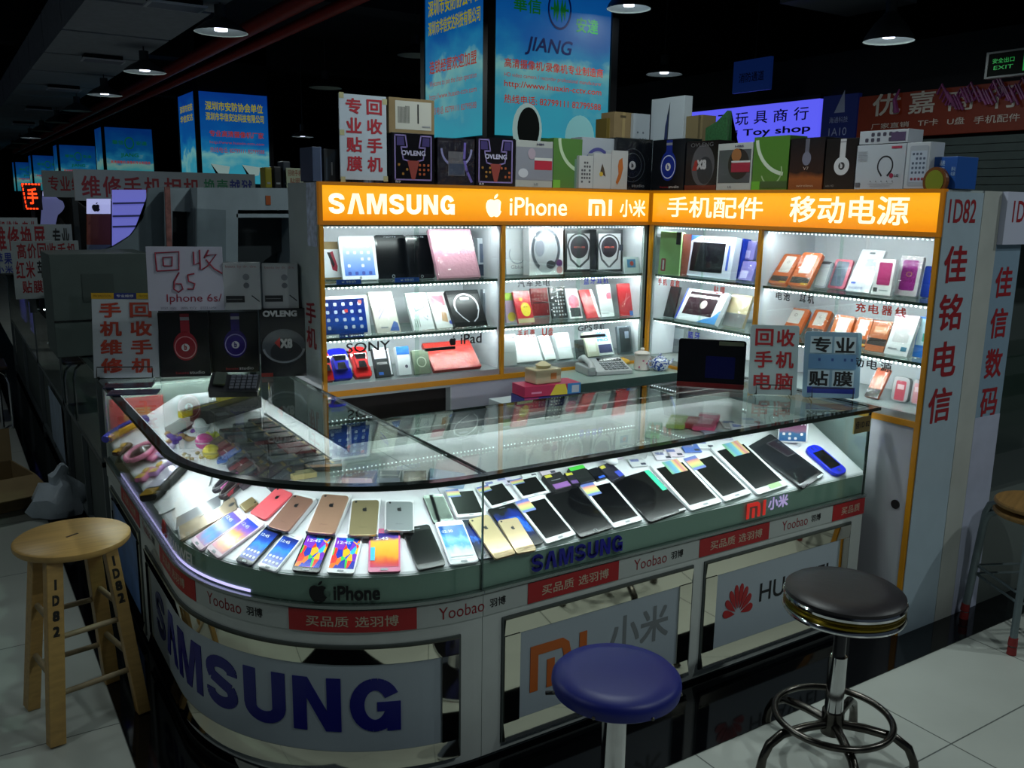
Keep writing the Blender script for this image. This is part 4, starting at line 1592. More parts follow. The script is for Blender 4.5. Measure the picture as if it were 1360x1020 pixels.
for q in (APPLE, LEAF):
    b.prism([(p[0] + x * .055, p[2] + y * .055) for x, y in q], 0, .002, M=mcols((1, 0, 0), (0, 0, 1), (0, -1, 0), (0, 6.599, 0)))
b.build('logo', BLACKINK, o)
ypoly(B(), [(116, 285), (147, 285), (147, 325), (116, 325)], 6.6, .04).build('orange_board', mat('dim_orange_board', '8a4630', .5), e)
a = at(116, 325, 'y', 6.6)
c = at(147, 325, 'y', 6.6)
B().box(a[0], 6.6, 1.012, c[0], 6.64, a[2]).build('base', PART, e)
e = empty('stall_cabinet', 'pale violet stall panel behind the dark figure', 'display cabinet', (0, 0, 0))
ypoly(B(), [(57, 254), (90, 254), (90, 298), (54, 298)], 12.2, .04).build('lit_back', mat('dim_violet_back', '8a8fb8', .5, emit=.16, ecol='8a90d8'), e)
ypoly(B(), [(57, 254), (78, 254), (78, 260), (57, 260)], 12.18, .02).build('lamp', mat('white_violet_lamp', 'd0d4ff', .5, emit=.8, ecol='c8ccff'), e)
a = at(54, 298, 'y', 12.2)
c = at(90, 298, 'y', 12.2)
B().box(a[0], 12.2, 0, c[0], 12.24, a[2]).build('base', PART, e)

# a person in dark clothes bending behind the signboards
def skin_person():
    p = at(95, 262, 'y', 11.2)
    hx, hy, hz = p[0], p[1], p[2]
    J = {'pelvis': (hx + .10, hy + .30, .92), 'spine': (hx + .10, hy + .20, 1.22), 'chest': (hx + .08, hy + .08, hz - .22), 'neck': (hx + .0, hy + .02, hz - .08), 'head': (hx - .05, hy - .02, hz + .04), 'top': (hx - .06, hy - .03, hz + .12),
         'shl': (hx - .10, hy + .14, hz - .24), 'ell': (hx - .16, hy + .0, hz - .45), 'hal': (hx - .12, hy - .22, hz - .52),
         'shr': (hx + .24, hy + .02, hz - .22), 'elr': (hx + .26, hy - .12, hz - .46), 'har': (hx + .10, hy - .26, hz - .54),
         'hipl': (hx + .0, hy + .32, .88), 'knl': (hx - .02, hy + .26, .48), 'ftl': (hx - .02, hy + .34, .06), 'tol': (hx - .03, hy + .18, .04),
         'hipr': (hx + .20, hy + .32, .88), 'knr': (hx + .22, hy + .26, .48), 'ftr': (hx + .22, hy + .34, .06), 'tor': (hx + .22, hy + .18, .04)}
    Rr = {'pelvis': .13, 'spine': .12, 'chest': .14, 'neck': .055, 'head': .095, 'top': .08, 'shl': .065, 'ell': .05, 'hal': .035, 'shr': .065, 'elr': .05, 'har': .035,
          'hipl': .09, 'knl': .06, 'ftl': .045, 'tol': .04, 'hipr': .09, 'knr': .06, 'ftr': .045, 'tor': .04}
    E = [('pelvis', 'spine'), ('spine', 'chest'), ('chest', 'neck'), ('neck', 'head'), ('head', 'top'), ('chest', 'shl'), ('shl', 'ell'), ('ell', 'hal'), ('chest', 'shr'), ('shr', 'elr'), ('elr', 'har'),
         ('pelvis', 'hipl'), ('hipl', 'knl'), ('knl', 'ftl'), ('ftl', 'tol'), ('pelvis', 'hipr'), ('hipr', 'knr'), ('knr', 'ftr'), ('ftr', 'tor')]
    ks = list(J)
    me = bpy.data.meshes.new('person')
    me.from_pydata([J[k] for k in ks], [(ks.index(a), ks.index(c)) for a, c in E], [])
    o = bpy.data.objects.new('person', me)
    COL.objects.link(o)
    sk = o.modifiers.new('skin', 'SKIN')
    for i, k in enumerate(ks):
        me.skin_vertices[0].data[i].radius = (Rr[k], Rr[k])
        me.skin_vertices[0].data[i].use_root = k == 'pelvis'
    o.modifiers.new('sub', 'SUBSURF').levels = 1
    o.modifiers['sub'].render_levels = 2
    me.materials.append(mat('black_clothes', '07070a', .9))
    tag(o, 'person in black clothes with dark hair bending behind the signboards', 'person')
    B().ball((hx - .055, hy + .01, hz + .07), .12, .125, .12).build('hair', mat('black_hair', '050506', .6), o, smooth=True)


skin_person()

# things on the floor at far left: carton, plastic bag, chrome chair legs
e = empty('cardboard_box', 'opened brown carton on the floor at the left edge', 'box', (at(18, 668, 'z', .0)[0] - .14, at(18, 668, 'z', .0)[1], 0), rz=.25)
b = B().box(-.28, -.2, 0.004, .22, .2, .012)
b.box(-.28, -.2, .012, -.272, .2, .20).box(.212, -.2, .012, .22, .2, .20).box(-.28, .192, .012, .22, .2, .20).box(-.28, -.2, .012, .22, -.192, .20)
b.build('body', CARD, e)
b = B()
b.prism([(-.28, 0), (.22, 0), (.24, .2), (-.30, .2)], 0, .006, M=Matrix.Translation((0, -.2, .20)) @ Matrix.Rotation(math.radians(200), 4, 'X'))
b.prism([(-.28, 0), (.22, 0), (.24, .2), (-.30, .2)], 0, .006, M=Matrix.Translation((0, .2, .20)) @ Matrix.Rotation(math.radians(70), 4, 'X'))
b.build('flap', CARD, e)
p = at(82, 688, 'z', 0)
b = B()
random.seed(3)
prof = [(.02, .003), (.13, .006), (.16, .05), (.15, .12), (.11, .18), (.05, .22), (.06, .27), (.01, .28)]
b.lathe(prof, 18)
for v in b.bm.verts:
    f = 1 + .22 * math.sin(v.co.x * 37 + v.co.z * 23) * math.cos(v.co.y * 41)
    v.co.x *= f * .92
    v.co.y *= f * .7
    v.co.z *= 1 + .12 * math.sin(v.co.x * 50)
o = b.build('plastic_bag', mat('thin_white_plastic', 'b9c4cf', .35, noise=.06, bump=.4, bscale=18), smooth=True, M=Matrix.Translation((p[0], p[1] + .05, 0.004)))
tag(o, 'knotted white plastic bag on the floor behind the pine stool', 'bag')
e = empty('chair', 'stacked chairs with bent chrome legs at the left edge by the aisle counters', 'chair', (at(12, 562, 'z', 0)[0], at(12, 562, 'z', 0)[1], 0))
for k in range(2):
    dx = -.05 + k * .07
    b = B()
    b.tube([(dx, -.2, .005), (dx, -.19, .36), (dx - .02, -.17, .43), (dx - .06, -.12, .455), (dx - .2, .0, .46), (dx - .33, .12, .455), (dx - .36, .17, .42), (dx - .37, .2, .005)], .011, 8)
    b.build('leg_frame', CHROME, e, smooth=True)
B().box(-.40, -.20, .47, .02, .20, .50).build('seat', mat('dark_brown_seat', '33241a', .6), e, bevel=.01)
b = B().box(-.42, -.18, .52, -.39, .18, .85)
b.build('backrest', mat('dark_brown_seat', '33241a', .6), e, bevel=.01)

# ------------------------------------------------------------------ stools
def pine_stool(label, c, z, r, feet):
    e = empty('wooden_stool', label, 'stool', (c[0], c[1], 0))
    B().lathe([(.001, z - .028), (r - .006, z - .028), (r, z - .020), (r, z - .006), (r - .008, z), (.001, z)], 48).build('seat', WOOD, e, smooth=True)
    b = B()
    b.box(-.022, -.004, z, .022, .004, z + .0012, M=Matrix.Rotation(.5, 4, 'Z'))
    b.build('handle_slot', mat('dark_slot', '2a1c0c', .7), e)
    tops = []
    legs = []
    for fx, fy in feet:
        d = Vector((fx - c[0], fy - c[1], 0))
        t = d * .62
        b = B()
        zz = Vector((d.x - t.x, d.y - t.y, 0.0 - (z - .028))).normalized()
        xx = Vector((d.y, -d.x, 0)).normalized()
        xx = (Matrix.Rotation(math.radians(45), 3, 'Z') @ xx)
        xx = (xx - zz * xx.dot(zz)).normalized()
        yy = zz.cross(xx)
        L = (Vector((d.x, d.y, 0)) - Vector((t.x, t.y, z - .028))).length
        M = mcols(xx, yy, zz, (t.x, t.y, z - .028))
        b.box(-.026, -.021, 0, .026, .021, L - .004, M=M)
        lg = b.build('leg', WOOD, e, bevel=.003)
        legs.append((t, d, lg, M))
        tops.append((t, d))
    n = len(feet)
    for hgt in (.17, .36):
        for i in range(n):
            (t0, d0), (t1, d1) = tops[i], tops[(i + 1) % n]
            hh = hgt + (.045 if i % 2 else 0)
            f = 1 - hh / (z - .028)
            B().cyl((*(d0 + (t0 - d0) * (1 - f)).to_2d(), hh), (*(d1 + (t1 - d1) * (1 - f)).to_2d(), hh), .010, seg=10).build('rung', mat('grey_wood_rung', '8a7a5c', .55, noise=.1), e, smooth=True)
    return e, legs


ORDER = [(0.177, 3.06), (0.462, 3.124), (0.40, 3.40), (0.128, 3.354)]
e, legs = pine_stool('pine bar stool with handwritten number on two legs, beside the corner counter', (.297, 3.255), .655, .186, ORDER)
INK = mat('marker_ink', '0c0a08', .6)
for li, txt, z0, st in ((0, '1D82', .545, .052), (1, '1D82', .575, .045)):
    t, d, lg, M = legs[li]
    # pick the leg face that looks to the aisle
    best = None
    for ax, sg in ((0, 1), (0, -1), (1, 1), (1, -1)):
        n = Vector(M.col[ax][:3]) * sg
        sc = n.dot(Vector((-.06, -1, .1)) if li == 0 else Vector((-.15, -.99, .1)))
        if best is None or sc > best[0]:
            best = (sc, n)
    n = best[1]
    up = -Vector(M.col[2][:3])
    rt = up.cross(n)
    b = B()
    for i, ch in enumerate(txt):
        zz = z0 - i * st
        f = zz / (.655 - .028)
        pos = Vector((*(d + (t - d) * f).to_2d(), zz)) + n * (.0212 if abs(n.dot(Vector(M.col[1][:3]))) > .9 else .0262)
        hw = .004 if ch == '1' else .011
        text_in(b, ch, -hw, -.018, hw, .018, .0, 0.0 if ch == '1' else .03, mcols(rt, up, n, pos))
    b.build('handwriting', INK, lg)


def swivel_stool(name, label, c, z, r, vinyl, post_m, base_m, rz, trim):
    e = empty(name, label, 'stool', (c[0], c[1], 0), rz=rz)
    if trim:
        RM = Matrix.Translation((0, 0, z - .02)) @ Matrix.Diagonal((1, 1, 1.35, 1)) @ Matrix.Translation((0, 0, -z + .02))
        B().lathe([(.001, z), (r * .6, z - .001), (r * .9, z - .006), (r * .97, z - .016), (r * .97, z - .026), (.001, z - .026)], 56).build('seat', vinyl, e, smooth=True)
        GM = mat('gold_ribbed_band', '7d6a1c', .25, .9)
        o = B().lathe([(r * .9, z - .026), (r * .985, z - .024), (r * 1.0, z - .029), (r * .985, z - .034), (r * .98, z - .036)], 56, cap=False)
        o.lathe([(r * .98, z - .056), (r * .99, z - .058), (r * 1.0, z - .063), (r * .985, z - .068), (r * .88, z - .070)], 56, cap=False)
        o.build('chrome_rim', CHROME, e, M=RM, smooth=True)
        B().lathe([(r * .972, z - .034), (r * .985, z - .040), (r * .965, z - .045), (r * .985, z - .050), (r * .972, z - .058)], 56, cap=False).build('gold_band', GM, e, M=RM, smooth=True)
        B().cyl((0, 0, z - .07), (0, 0, z - .064), r * .92, seg=40).build('under_plate', BLACK, e, M=RM)
        B().cyl((0, 0, .36), (0, 0, z - .07), .020).build('spindle', mat('dark_steel', '3c3c40', .3, .9), e, smooth=True)
        B().cyl((0, 0, .17), (0, 0, .375), .030, .027).build('post', post_m, e, smooth=True)
        b = B().cyl((0, 0, .10), (0, 0, .18), .036)
        b.build('hub', base_m, e, smooth=True)
        for k in range(5):
            a = k * 2 * math.pi / 5
            ca, sa = math.cos(a), math.sin(a)
            B().tube([(.02 * ca, .02 * sa, .135), (.10 * ca, .10 * sa, .135), (.19 * ca, .19 * sa, .125), (.235 * ca, .235 * sa, .095), (.255 * ca, .255 * sa, .05), (.262 * ca, .262 * sa, .004)], [.015, .015, .015, .015, .014, .016], 12).build('leg', base_m, e, smooth=True)
        B().tube([(.185 * math.cos(k * math.pi / 24), .185 * math.sin(k * math.pi / 24), .158) for k in range(48)], .0115, 10, closed=True).build('foot_ring', base_m, e, smooth=True)
    else:
        B().lathe([(.001, z), (r * .7, z - .001), (r * .92, z - .006), (r * .99, z - .018), (r, z - .032), (r * .98, z - .050), (r * .90, z - .060), (.001, z - .060)], 56).build('seat', vinyl, e, smooth=True)
        b = B()
        for k in range(7):
            a = k * 2 * math.pi / 7 + .5
            b.ball((r * .985 * math.cos(a), r * .985 * math.sin(a), z - .046), .005, seg=8)
        b.build('tack', mat('dull_tack', '6a665c', .4, .7), e, smooth=True)
        B().cyl((0, 0, z - .085), (0, 0, z - .06), .05).build('seat_plate', BLACK, e)
        b = B().tube([(.03, 0, z - .08), (.12, .0, z - .085), (.19, .0, z - .10)], .006, 8)
        b.build('lever', BLACK, e, smooth=True)
        B().cyl((0, 0, .12), (0, 0, z - .085), .033).build('post', post_m, e, smooth=True)
        B().lathe([(.205, .004), (.205, .012), (.16, .03), (.06, .055), (.045, .12), (.033, .125), (.001, .125)], 40).build('foot', base_m, e, smooth=True)
    return e


SEATBLK = mat('black_vinyl', '1b171c', .42, bump=.08, bscale=30)
SEATBLU = mat('blue_vinyl', '16217a', .45, bump=.06, bscale=12, noise=.06, nscale=9)
swivel_stool('swivel_stool', 'black round stool with chrome and gold rim and a foot ring', (2.345, 1.655), .618, .190, SEATBLK, CHROME, OLDCHROME, .35, True)
swivel_stool('swivel_stool', 'dark blue round stool on a chrome post in front of the orange logo panel', (1.405, 1.652), .598, .172, SEATBLU, CHROME, CHROME, 2.3, False)

# two stacked tube-leg stools at the right edge
def tube_stool(label, c, z, rz, m):
    e = empty('tube_leg_stool', label, 'stool', (c[0], c[1], 0), rz=rz, group=None)
    B().lathe([(.001, z - .022), (.163, z - .022), (.170, z - .014), (.170, z - .006), (.164, z), (.001, z)], 40).build('seat', m, e, smooth=True)
    dz = z - .56
    for k in range(4):
        a = k * math.pi / 2
        ca, sa = math.cos(a), math.sin(a)
        pts = [(.05 * ca, .05 * sa, z - .034), (.15 * ca, .15 * sa, z - .036), (.183 * ca, .183 * sa, z - .05), (.196 * ca, .196 * sa, z - .09), (.23 * ca, .23 * sa, .012 + dz)]
        lg = B().tube(pts, .015, 10).build('leg', STEEL, e, smooth=True)
        B().cyl((.230 * ca, .230 * sa, .001 + dz), (.228 * ca, .228 * sa, .035 + dz), .019, .0175, seg=12).build('rubber_foot', mat('red_rubber_foot', '7a1c1c', .6), lg, smooth=True)
    b = B()
    for k in range(4):
        a0, a1 = k * math.pi / 2, (k + 1) * math.pi / 2
        b.cyl((.215 * math.cos(a0), .195 * math.sin(a0), .22 + dz), (.215 * math.cos(a1), .215 * math.sin(a1), .22 + dz), .006, seg=8)
    b.build('stretcher', STEEL, e, smooth=True)
    return e


tube_stool('wooden topped tube leg stool stacked uppermost at the right edge', (3.81, 1.80), .60, .33, WOODDARK)
tube_stool('wooden topped tube leg stool under the other one at the right edge', (3.81, 1.80), .56, .33, WOODDARK)

# ------------------------------------------------------------------ goods: placing helpers
def C(h, rough=.4, metal=0.0):
    return mat('print_%s_%d_%d' % (h, int(rough * 100), int(metal * 100)), h, rough, metal)


W_, K_, G_ = C('dfe1e6'), C('101116'), C('8d9298')


def place(q, base_z, n2, lean, t, near=None):
    """upright or leaning thing: pixel corners TL TR BR BL, foot on height base_z, facing n2"""
    n2 = np.array(n2, float)
    n2 /= np.linalg.norm(n2)
    th = math.radians(lean)
    n = np.array((n2[0] * math.cos(th), n2[1] * math.cos(th), math.sin(th)))
    zb = base_z + t * math.sin(th) + .0008
    bm_ = ((q[2][0] + q[3][0]) / 2, (q[2][1] + q[3][1]) / 2)
    p0 = at(bm_[0], bm_[1], 'z', zb)
    pts = [hit(x, y, p0, n) for x, y in q]
    rt = Vector((-n2[1], n2[0], 0))
    nn = Vector(n)
    up = nn.cross(rt)
    P = [Vector(p) - Vector(p0) for p in pts]
    xs = [p.dot(rt) for p in P]
    ys = [p.dot(up) for p in P]
    w = ((xs[1] - xs[0]) + (xs[2] - xs[3])) / 2
    h = (ys[0] + ys[1] - ys[2] - ys[3]) / 2
    xb = (xs[2] + xs[3]) / 2
    skew = ((xs[0] + xs[1]) - (xs[2] + xs[3])) / 2
    SKEW[0] = skew
    c = Vector(p0) + rt * ((sum(xs)) / 4)
    return mcols(rt, up, nn, c), abs(w), abs(h)


def rect(l, t, r, b):
    return [(l, t), (r, t), (r, b), (l, b)]


def lean_for(q, sz, n2, lean, t):
    """the backward lean at which the four corners make an upright rectangle"""
    if abs((q[0][0] + q[1][0]) - (q[2][0] + q[3][0])) < 3:
        return lean
    best = None
    for a in range(2, 50, 2):
        place(q, sz, n2, a, t)
        if best is None or abs(SKEW[0]) < best[0]:
            best = (abs(SKEW[0]), a)
    return best[1]


SKEW = [0]


def cabL(name, label, cat, q, sz, lean, t, m, parts=(), group=None, **k):
    lean = lean_for(q, sz, (0, -1), lean, t)
    Mx, w, h = place(q, sz, (0, -1), lean, t)
    Mx = fit_in(Mx, w, h, t, 1, 3.80, 4.165, lean)
    return item(name, label, cat, Mx, w, h, t, m, parts, group, **k)


def cabR(name, label, cat, q, sz, lean, t, m, parts=(), group=None, **k):
    lean = lean_for(q, sz, (-1, 0), lean, t)
    Mx, w, h = place(q, sz, (-1, 0), lean, t)
    Mx = fit_in(Mx, w, h, t, 0, 3.34, 3.70, lean)
    return item(name, label, cat, Mx, w, h, t, m, parts, group, **k)


def fit_in(Mx, w, h, t, ax, lo, hi, lean):
    """keep the thing between the panes and the back board"""
    a, s = Mx.translation[ax], math.sin(math.radians(lean))
    far = max(a + h * s + t, a + t)
    if far > hi:
        Mx.translation[ax] = max(lo, a - (far - hi))
    elif a < lo:
        Mx.translation[ax] = lo
    return Mx


def topL(name, label, cat, l, tp, r, d, t, m, parts=(), base=1.884, group=None, **k):
    y = 3.79 + d
    a, c, e_ = at(l, 215, 'y', y), at(r, 215, 'y', y), at((l + r) / 2, tp, 'y', y)
    Mx = mcols((1, 0, 0), (0, 0, 1), (0, -1, 0), ((a[0] + c[0]) / 2, y, base))
    return item(name, label, cat, Mx, c[0] - a[0], e_[2] - base, t, m, parts, group, **k)


def topR(name, label, cat, l, tp, r, d, t, m, parts=(), base=1.884, group=None, **k):
    x = 3.33 + d
    a, c, e_ = at(l, 215, 'x', x), at(r, 215, 'x', x), at((l + r) / 2, tp, 'x', x)
    Mx = mcols((0, -1, 0), (0, 0, 1), (-1, 0, 0), (x, (a[1] + c[1]) / 2, base))
    return item(name, label, cat, Mx, a[1] - c[1], e_[2] - base, t, m, parts, group, **k)


def flat(name, label, cat, q, t, m, parts=(), lift=0.0, group=None, rr=0.0, tilt=0.0, **k):
    """thing lying on the display tray; q = TL TR BR BL pixels of its upper face"""
    p = [on_tray(x, y, lift + t) for x, y in q]
    c = sum(p) / 4
    n = tray_n(c[0], c[1])
    rt, up, nn, org, w, h = frame_from(p, n)
    zc = tray_z(c[0], c[1])
    mid = Vector((c[0], c[1], zc)) + nn * (lift + t + .0035)
    return item(name, label, cat, mcols(rt, up, nn, mid - up * h / 2), w, h, t, m, parts, group, rr=rr * w, **k)


# pictures on screens
PIC_S5 = ramp_mat('colour_burst_wallpaper', [(0, '1b2fae'), (.18, '7a2fb8'), (.3, 'e8362a'), (.42, 'f5b21e'), (.56, 'f27a1c'), (.7, '2fb0d8'), (.82, '37c04a'), (.92, '1a3fc8')], kind='vor', scale=(1, 1, .1), nscale=4.5)
PIC_NOTE3 = ramp_mat('orange_paper_wallpaper', [(0, 'c81f5a'), (.16, 'd8452e'), (.32, 'f0a030'), (.75, 'f3b548'), (.88, '5a3f9a'), (1, '2a2f86')], nscale=2.5, mixn=.35)
PIC_BLUE = ramp_mat('blue_light_wallpaper', [(0, '0e2a90'), (.3, '1a55c8'), (.5, '2f8fe0'), (.65, '1c52c4'), (1, '0b1f70')], nscale=3, mixn=.5)
PIC_NOTE2 = ramp_mat('pale_blue_white_wallpaper', [(0, 'e8eef4'), (.25, 'cfe0f0'), (.42, '4f9fe0'), (.6, '7fc0ee'), (.75, '2b74c0'), (1, '1d4f9a')], nscale=3.5, mixn=.5)
PIC_A = ramp_mat('violet_blue_wallpaper', [(0, 'd88ab0'), (.25, '5a9fe0'), (.5, '2b49c8'), (.75, '3a6ae0'), (1, '6a4ab0')], nscale=2.5, mixn=.6)
PIC_B = ramp_mat('pink_orange_wallpaper', [(0, 'e6a0c0'), (.3, 'e8b470'), (.5, 'ee9a30'), (.7, '8a5ac8'), (1, '2a4ad0')], nscale=2.5, mixn=.6)
PIC_IPAD = ramp_mat('violet_home_screen', [(0, '5a7fd0'), (.4, '88a4e4'), (.8, 'a9b8f0'), (1, 'c4ccf4')], nscale=3, mixn=.2)
PIC_SPACE = ramp_mat('deep_blue_home_screen', [(0, '123a8c'), (.35, '1f4fb8'), (.6, '1a2f86'), (1, '0d1a50')], nscale=4, mixn=.7)
PIC_HOME = ramp_mat('pink_blue_home_screen', [(0, '2a7fd8'), (.4, '4f9fe6'), (.55, 'c98ab8'), (1, '9a4f8c')], nscale=3, mixn=.3)
PIC_FLOW = ramp_mat('blue_ribbon_wallpaper', [(0, '05070f'), (.35, '0a1a50'), (.5, '2f6fe0'), (.6, '0b2a8c'), (1, '06080f')], nscale=2.2, mixn=1.2)
STICK = ramp_mat('price_sticker_bands', [(0, '6f80c0'), (.16, '6f80c0'), (.2, '9fc08a'), (.42, 'd8cf86'), (.6, 'dcb184'), (.74, 'd08a98'), (.8, '6f80c0'), (1, '6472b8')], mixn=.02)
RAINB = ramp_mat('price_sticker_rainbow', [(0, '80b884'), (.3, '6a9cc8'), (.5, '78b8c0'), (.62, 'd8c07a'), (.8, 'd07a8a'), (1, 'd8c484')], axis=0, mixn=.02)


def phone_face(scr, frame=None, clock=True, btn=True):
    p = [('screen', 'r', (.055, .11, .945, .885), scr), ('earpiece', 'r', (.38, .93, .62, .94), G_)]
    if btn:
        p.append(('home_button', 'rr', (.38, .03, .62, .075, .04), G_ if frame is None else frame))
    if clock:
        p.append(('lettering', 't', ('12:45', .14, .72, .62, .79, .004), WHITEINK))
    return p


def phone_back(line, cam=True):
    p = [('logo', 'a', (.5, .72, .2), K_)]
    if cam:
        p.append(('camera', 'c', (.14, .945, .045), K_))
    p.append(('lettering', 't', ('iPhone', .36, .20, .64, .235, .0), line))
    return p


def tablet_face(scr, st=None, hb=True, extra=()):
    p = [('screen', 'r', (.075, .10, .925, .90), scr)]
    if st == 's':
        p.append(('price_sticker', 'r', (.01, .72, .44, 1.0), STICK))
    if st == 'r':
        p.append(('price_sticker', 'r', (.36, .72, .86, .99), RAINB))
    if hb:
        p.append(('home_button', 'rr', (.42, .03, .58, .06, .03), G_))
    return p + list(extra)


# ------------------------------------------------------------------ counter: phones of the round corner
PINKPH = C('e8606a', .35)
LIDW = C('e4e4e8', .5)


def boxed(nm, label, q, m, line, par, lid=True):
    """phone lying on its own white box"""
    cx = sum(x for x, y in q) / 4
    cy = sum(y for x, y in q) / 4
    qb = [(cx + (x - cx) * 1.10, cy + (y - cy) * 1.03) for x, y in q]
    if lid:
        flat('phone_box', 'white box under the ' + label, 'box', qb, .022, LIDW, (('lid_seam', 'r', (.02, .0, .98, .012), G_),), bev=.002)
    return flat('phone', label[0:1] + label[1:], 'phone', q, .008, m, par, lift=.025 if lid else .002, rr=.12)


boxed('phone', 'coral pink phone lying face down in the back row of the corner', [(366, 650.6), (395, 653), (354, 689), (333, 683)], PINKPH, None, phone_back(C('b84850')), lid=False)
boxed('phone', 'dark rose gold phone face down beside the coral pink one', [(392.6, 656.7), (421.7, 659), (385, 705), (360, 695.5)], ROSEMET, None, phone_back(C('8a6458')))
boxed('phone', 'largest rose gold phone face down, third in the back row', [(430, 655.5), (466.6, 655.5), (446, 706.4), (409.6, 705)], C('b08a74', .3, .5), None, phone_back(C('8a6458')))
boxed('phone', 'olive gold phone face down between rose gold and silver ones', [(469, 662.8), (504, 661.5), (500.6, 709), (464, 707.7)], C('9c8f6c', .3, .6), None, phone_back(C('7a7050')))
boxed('phone', 'silver phone face down at the end of the corner back row', [(512.7, 664), (546.7, 664), (548, 703), (511.5, 701.6)], SILVMET, None, phone_back(C('80848a')))
flat('phone', 'champagne metal phone face down nearest the left side of the corner', 'phone', [(308, 663), (322, 674), (244.6, 716), (235, 703)], .009, C('b9a690', .25, .6), (('camera', 'c', (.5, .93, .12), K_), ('end_band', 'r', (0, .0, 1, .02), G_)), rr=.08)
flat('phone', 'pale pink phone showing a violet and blue picture', 'phone', [(313.7, 677), (334, 684.6), (271, 729.5), (250.6, 720)], .008, C('e4c8d8', .3), phone_face(PIC_A), rr=.12)
flat('phone', 'pale pink phone showing an orange and blue picture', 'phone', [(334.3, 686), (356, 693), (294, 741.6), (272.5, 729.5)], .008, C('e4ccd8', .3), phone_face(PIC_B), rr=.12)
flat('phone', 'black framed phone with a blue light wallpaper', 'phone', [(356, 700.4), (378, 703), (337, 750), (311, 746.5)], .008, C('0e1020', .2), phone_face(PIC_BLUE) + [('icons', 'g', (.1, .12, .9, .4, 4, 2, .13), W_)], rr=.12)
flat('phone', 'white framed phone with a blue light wallpaper', 'phone', [(380.5, 707.7), (404.7, 712.5), (368, 758.6), (341.6, 753.8)], .008, C('e6e8ee', .2), phone_face(PIC_BLUE) + [('icons', 'g', (.1, .12, .9, .4, 4, 2, .13), W_)], rr=.12)
flat('phone', 'black framed phone with a colour burst wallpaper', 'phone', [(409.6, 706.4), (446, 707.6), (424, 761), (387.7, 758.6)], .008, C('0c0d12', .2), phone_face(PIC_S5), rr=.12)
flat('phone', 'white framed phone with a colour burst wallpaper', 'phone', [(447, 709), (483.6, 710), (470, 762), (433.8, 761)], .008, C('e8e8ec', .2), phone_face(PIC_S5), rr=.12)
flat('phone', 'pink framed phone with an orange paper wallpaper', 'phone', [(489.6, 702.8), (532, 702.8), (531, 760), (489.6, 760)], .008, C('d06a90', .3), phone_face(PIC_NOTE3) + [('blue_patch', 'r', (.06, .25, .2, .55), C('3fb0e0'))], rr=.08)
flat('phone', 'black phone with dark screen just right of the pink framed one', 'phone', [(532, 702), (570, 697), (592, 751), (555, 757)], .009, C('15171a', .25), [('screen', 'r', (.05, .12, .95, .88), SCREEN_OFF), ('earpiece', 'r', (.38, .93, .62, .94), G_)], rr=.12)
flat('phone', 'small black phone with dark screen behind the white blue-wallpaper phone', 'phone', [(561, 659), (587, 656), (602, 691), (575.5, 696)], .009, C('101214', .2), [('screen', 'r', (.05, .1, .95, .9), SCREEN_OFF), ('earpiece', 'r', (.4, .93, .6, .94), G_)], rr=.12)
flat('phone', 'white phone with a pale blue wallpaper near the glass joint', 'phone', [(577, 695), (612, 690), (636, 746), (597, 752)], .009, C('e4e6ec', .2), phone_face(PIC_NOTE2, clock=False) + [('lettering', 't', ('02:30', .12, .72, .5, .78, .004), WHITEINK), ('search_bar', 'r', (.12, .16, .88, .22), W_)], rr=.12)
flat('phone', 'blue screened phone tucked under the larger gold phone', 'phone', [(612, 691.5), (640, 688), (664, 738), (636, 745)], .006, C('0d1330', .2), [('screen', 'r', (.04, .08, .96, .9), PIC_FLOW)], rr=.1)
flat('phone', 'larger gold phone face down at the glass joint', 'phone', [(619, 687), (647, 684), (685, 734), (655, 740)], .008, C('c2ab86', .3, .5), phone_back(C('9a875f')), lift=.009, rr=.12)
flat('phone', 'big black phone with a blue ribbon wallpaper under the small gold phone', 'phone', [(645, 676), (682, 669), (722, 722), (685, 730)], .007, C('0a0b10', .2), [('screen', 'r', (.04, .08, .96, .9), PIC_FLOW), ('earpiece', 'r', (.4, .94, .6, .95), G_)], rr=.08)
flat('phone', 'smaller gold phone face down resting on the blue ribbon phone', 'phone', [(659, 690), (684, 686), (711, 727), (685, 734)], .008, C('ccb592', .3, .5), phone_back(C('9a875f')), lift=.010, rr=.12)
# left part of the corner
flat('phone', 'white slab phone with a grey band on the left tray', 'phone', [(285, 645), (312, 664), (246, 699), (222, 678)], .008, C('e6e6ea', .15), (('grey_band', 'r', (.55, .05, .98, .95), C('6c6f78', .2)), ('lens', 'c', (.2, .95, .04), K_)), rr=.1)
flat('phone', 'small gold phone lying behind the white slab phone', 'phone', [(334, 662), (347, 666), (329, 678), (317, 673)], .009, GOLDMET, (('camera', 'c', (.8, .9, .07), K_), ('end_band', 'r', (0, .06, 1, .10), C('e0d4b8'))), rr=.1)
flat('phone', 'white thin card phone on the left tray above the white slab', 'phone', [(270, 632), (292, 646), (228, 676), (207, 660)], .004, C('ececf0', .2), (('camera', 'c', (.85, .95, .035), K_), ('lettering', 'r', (.3, .5, .7, .51), G_)), rr=.1)

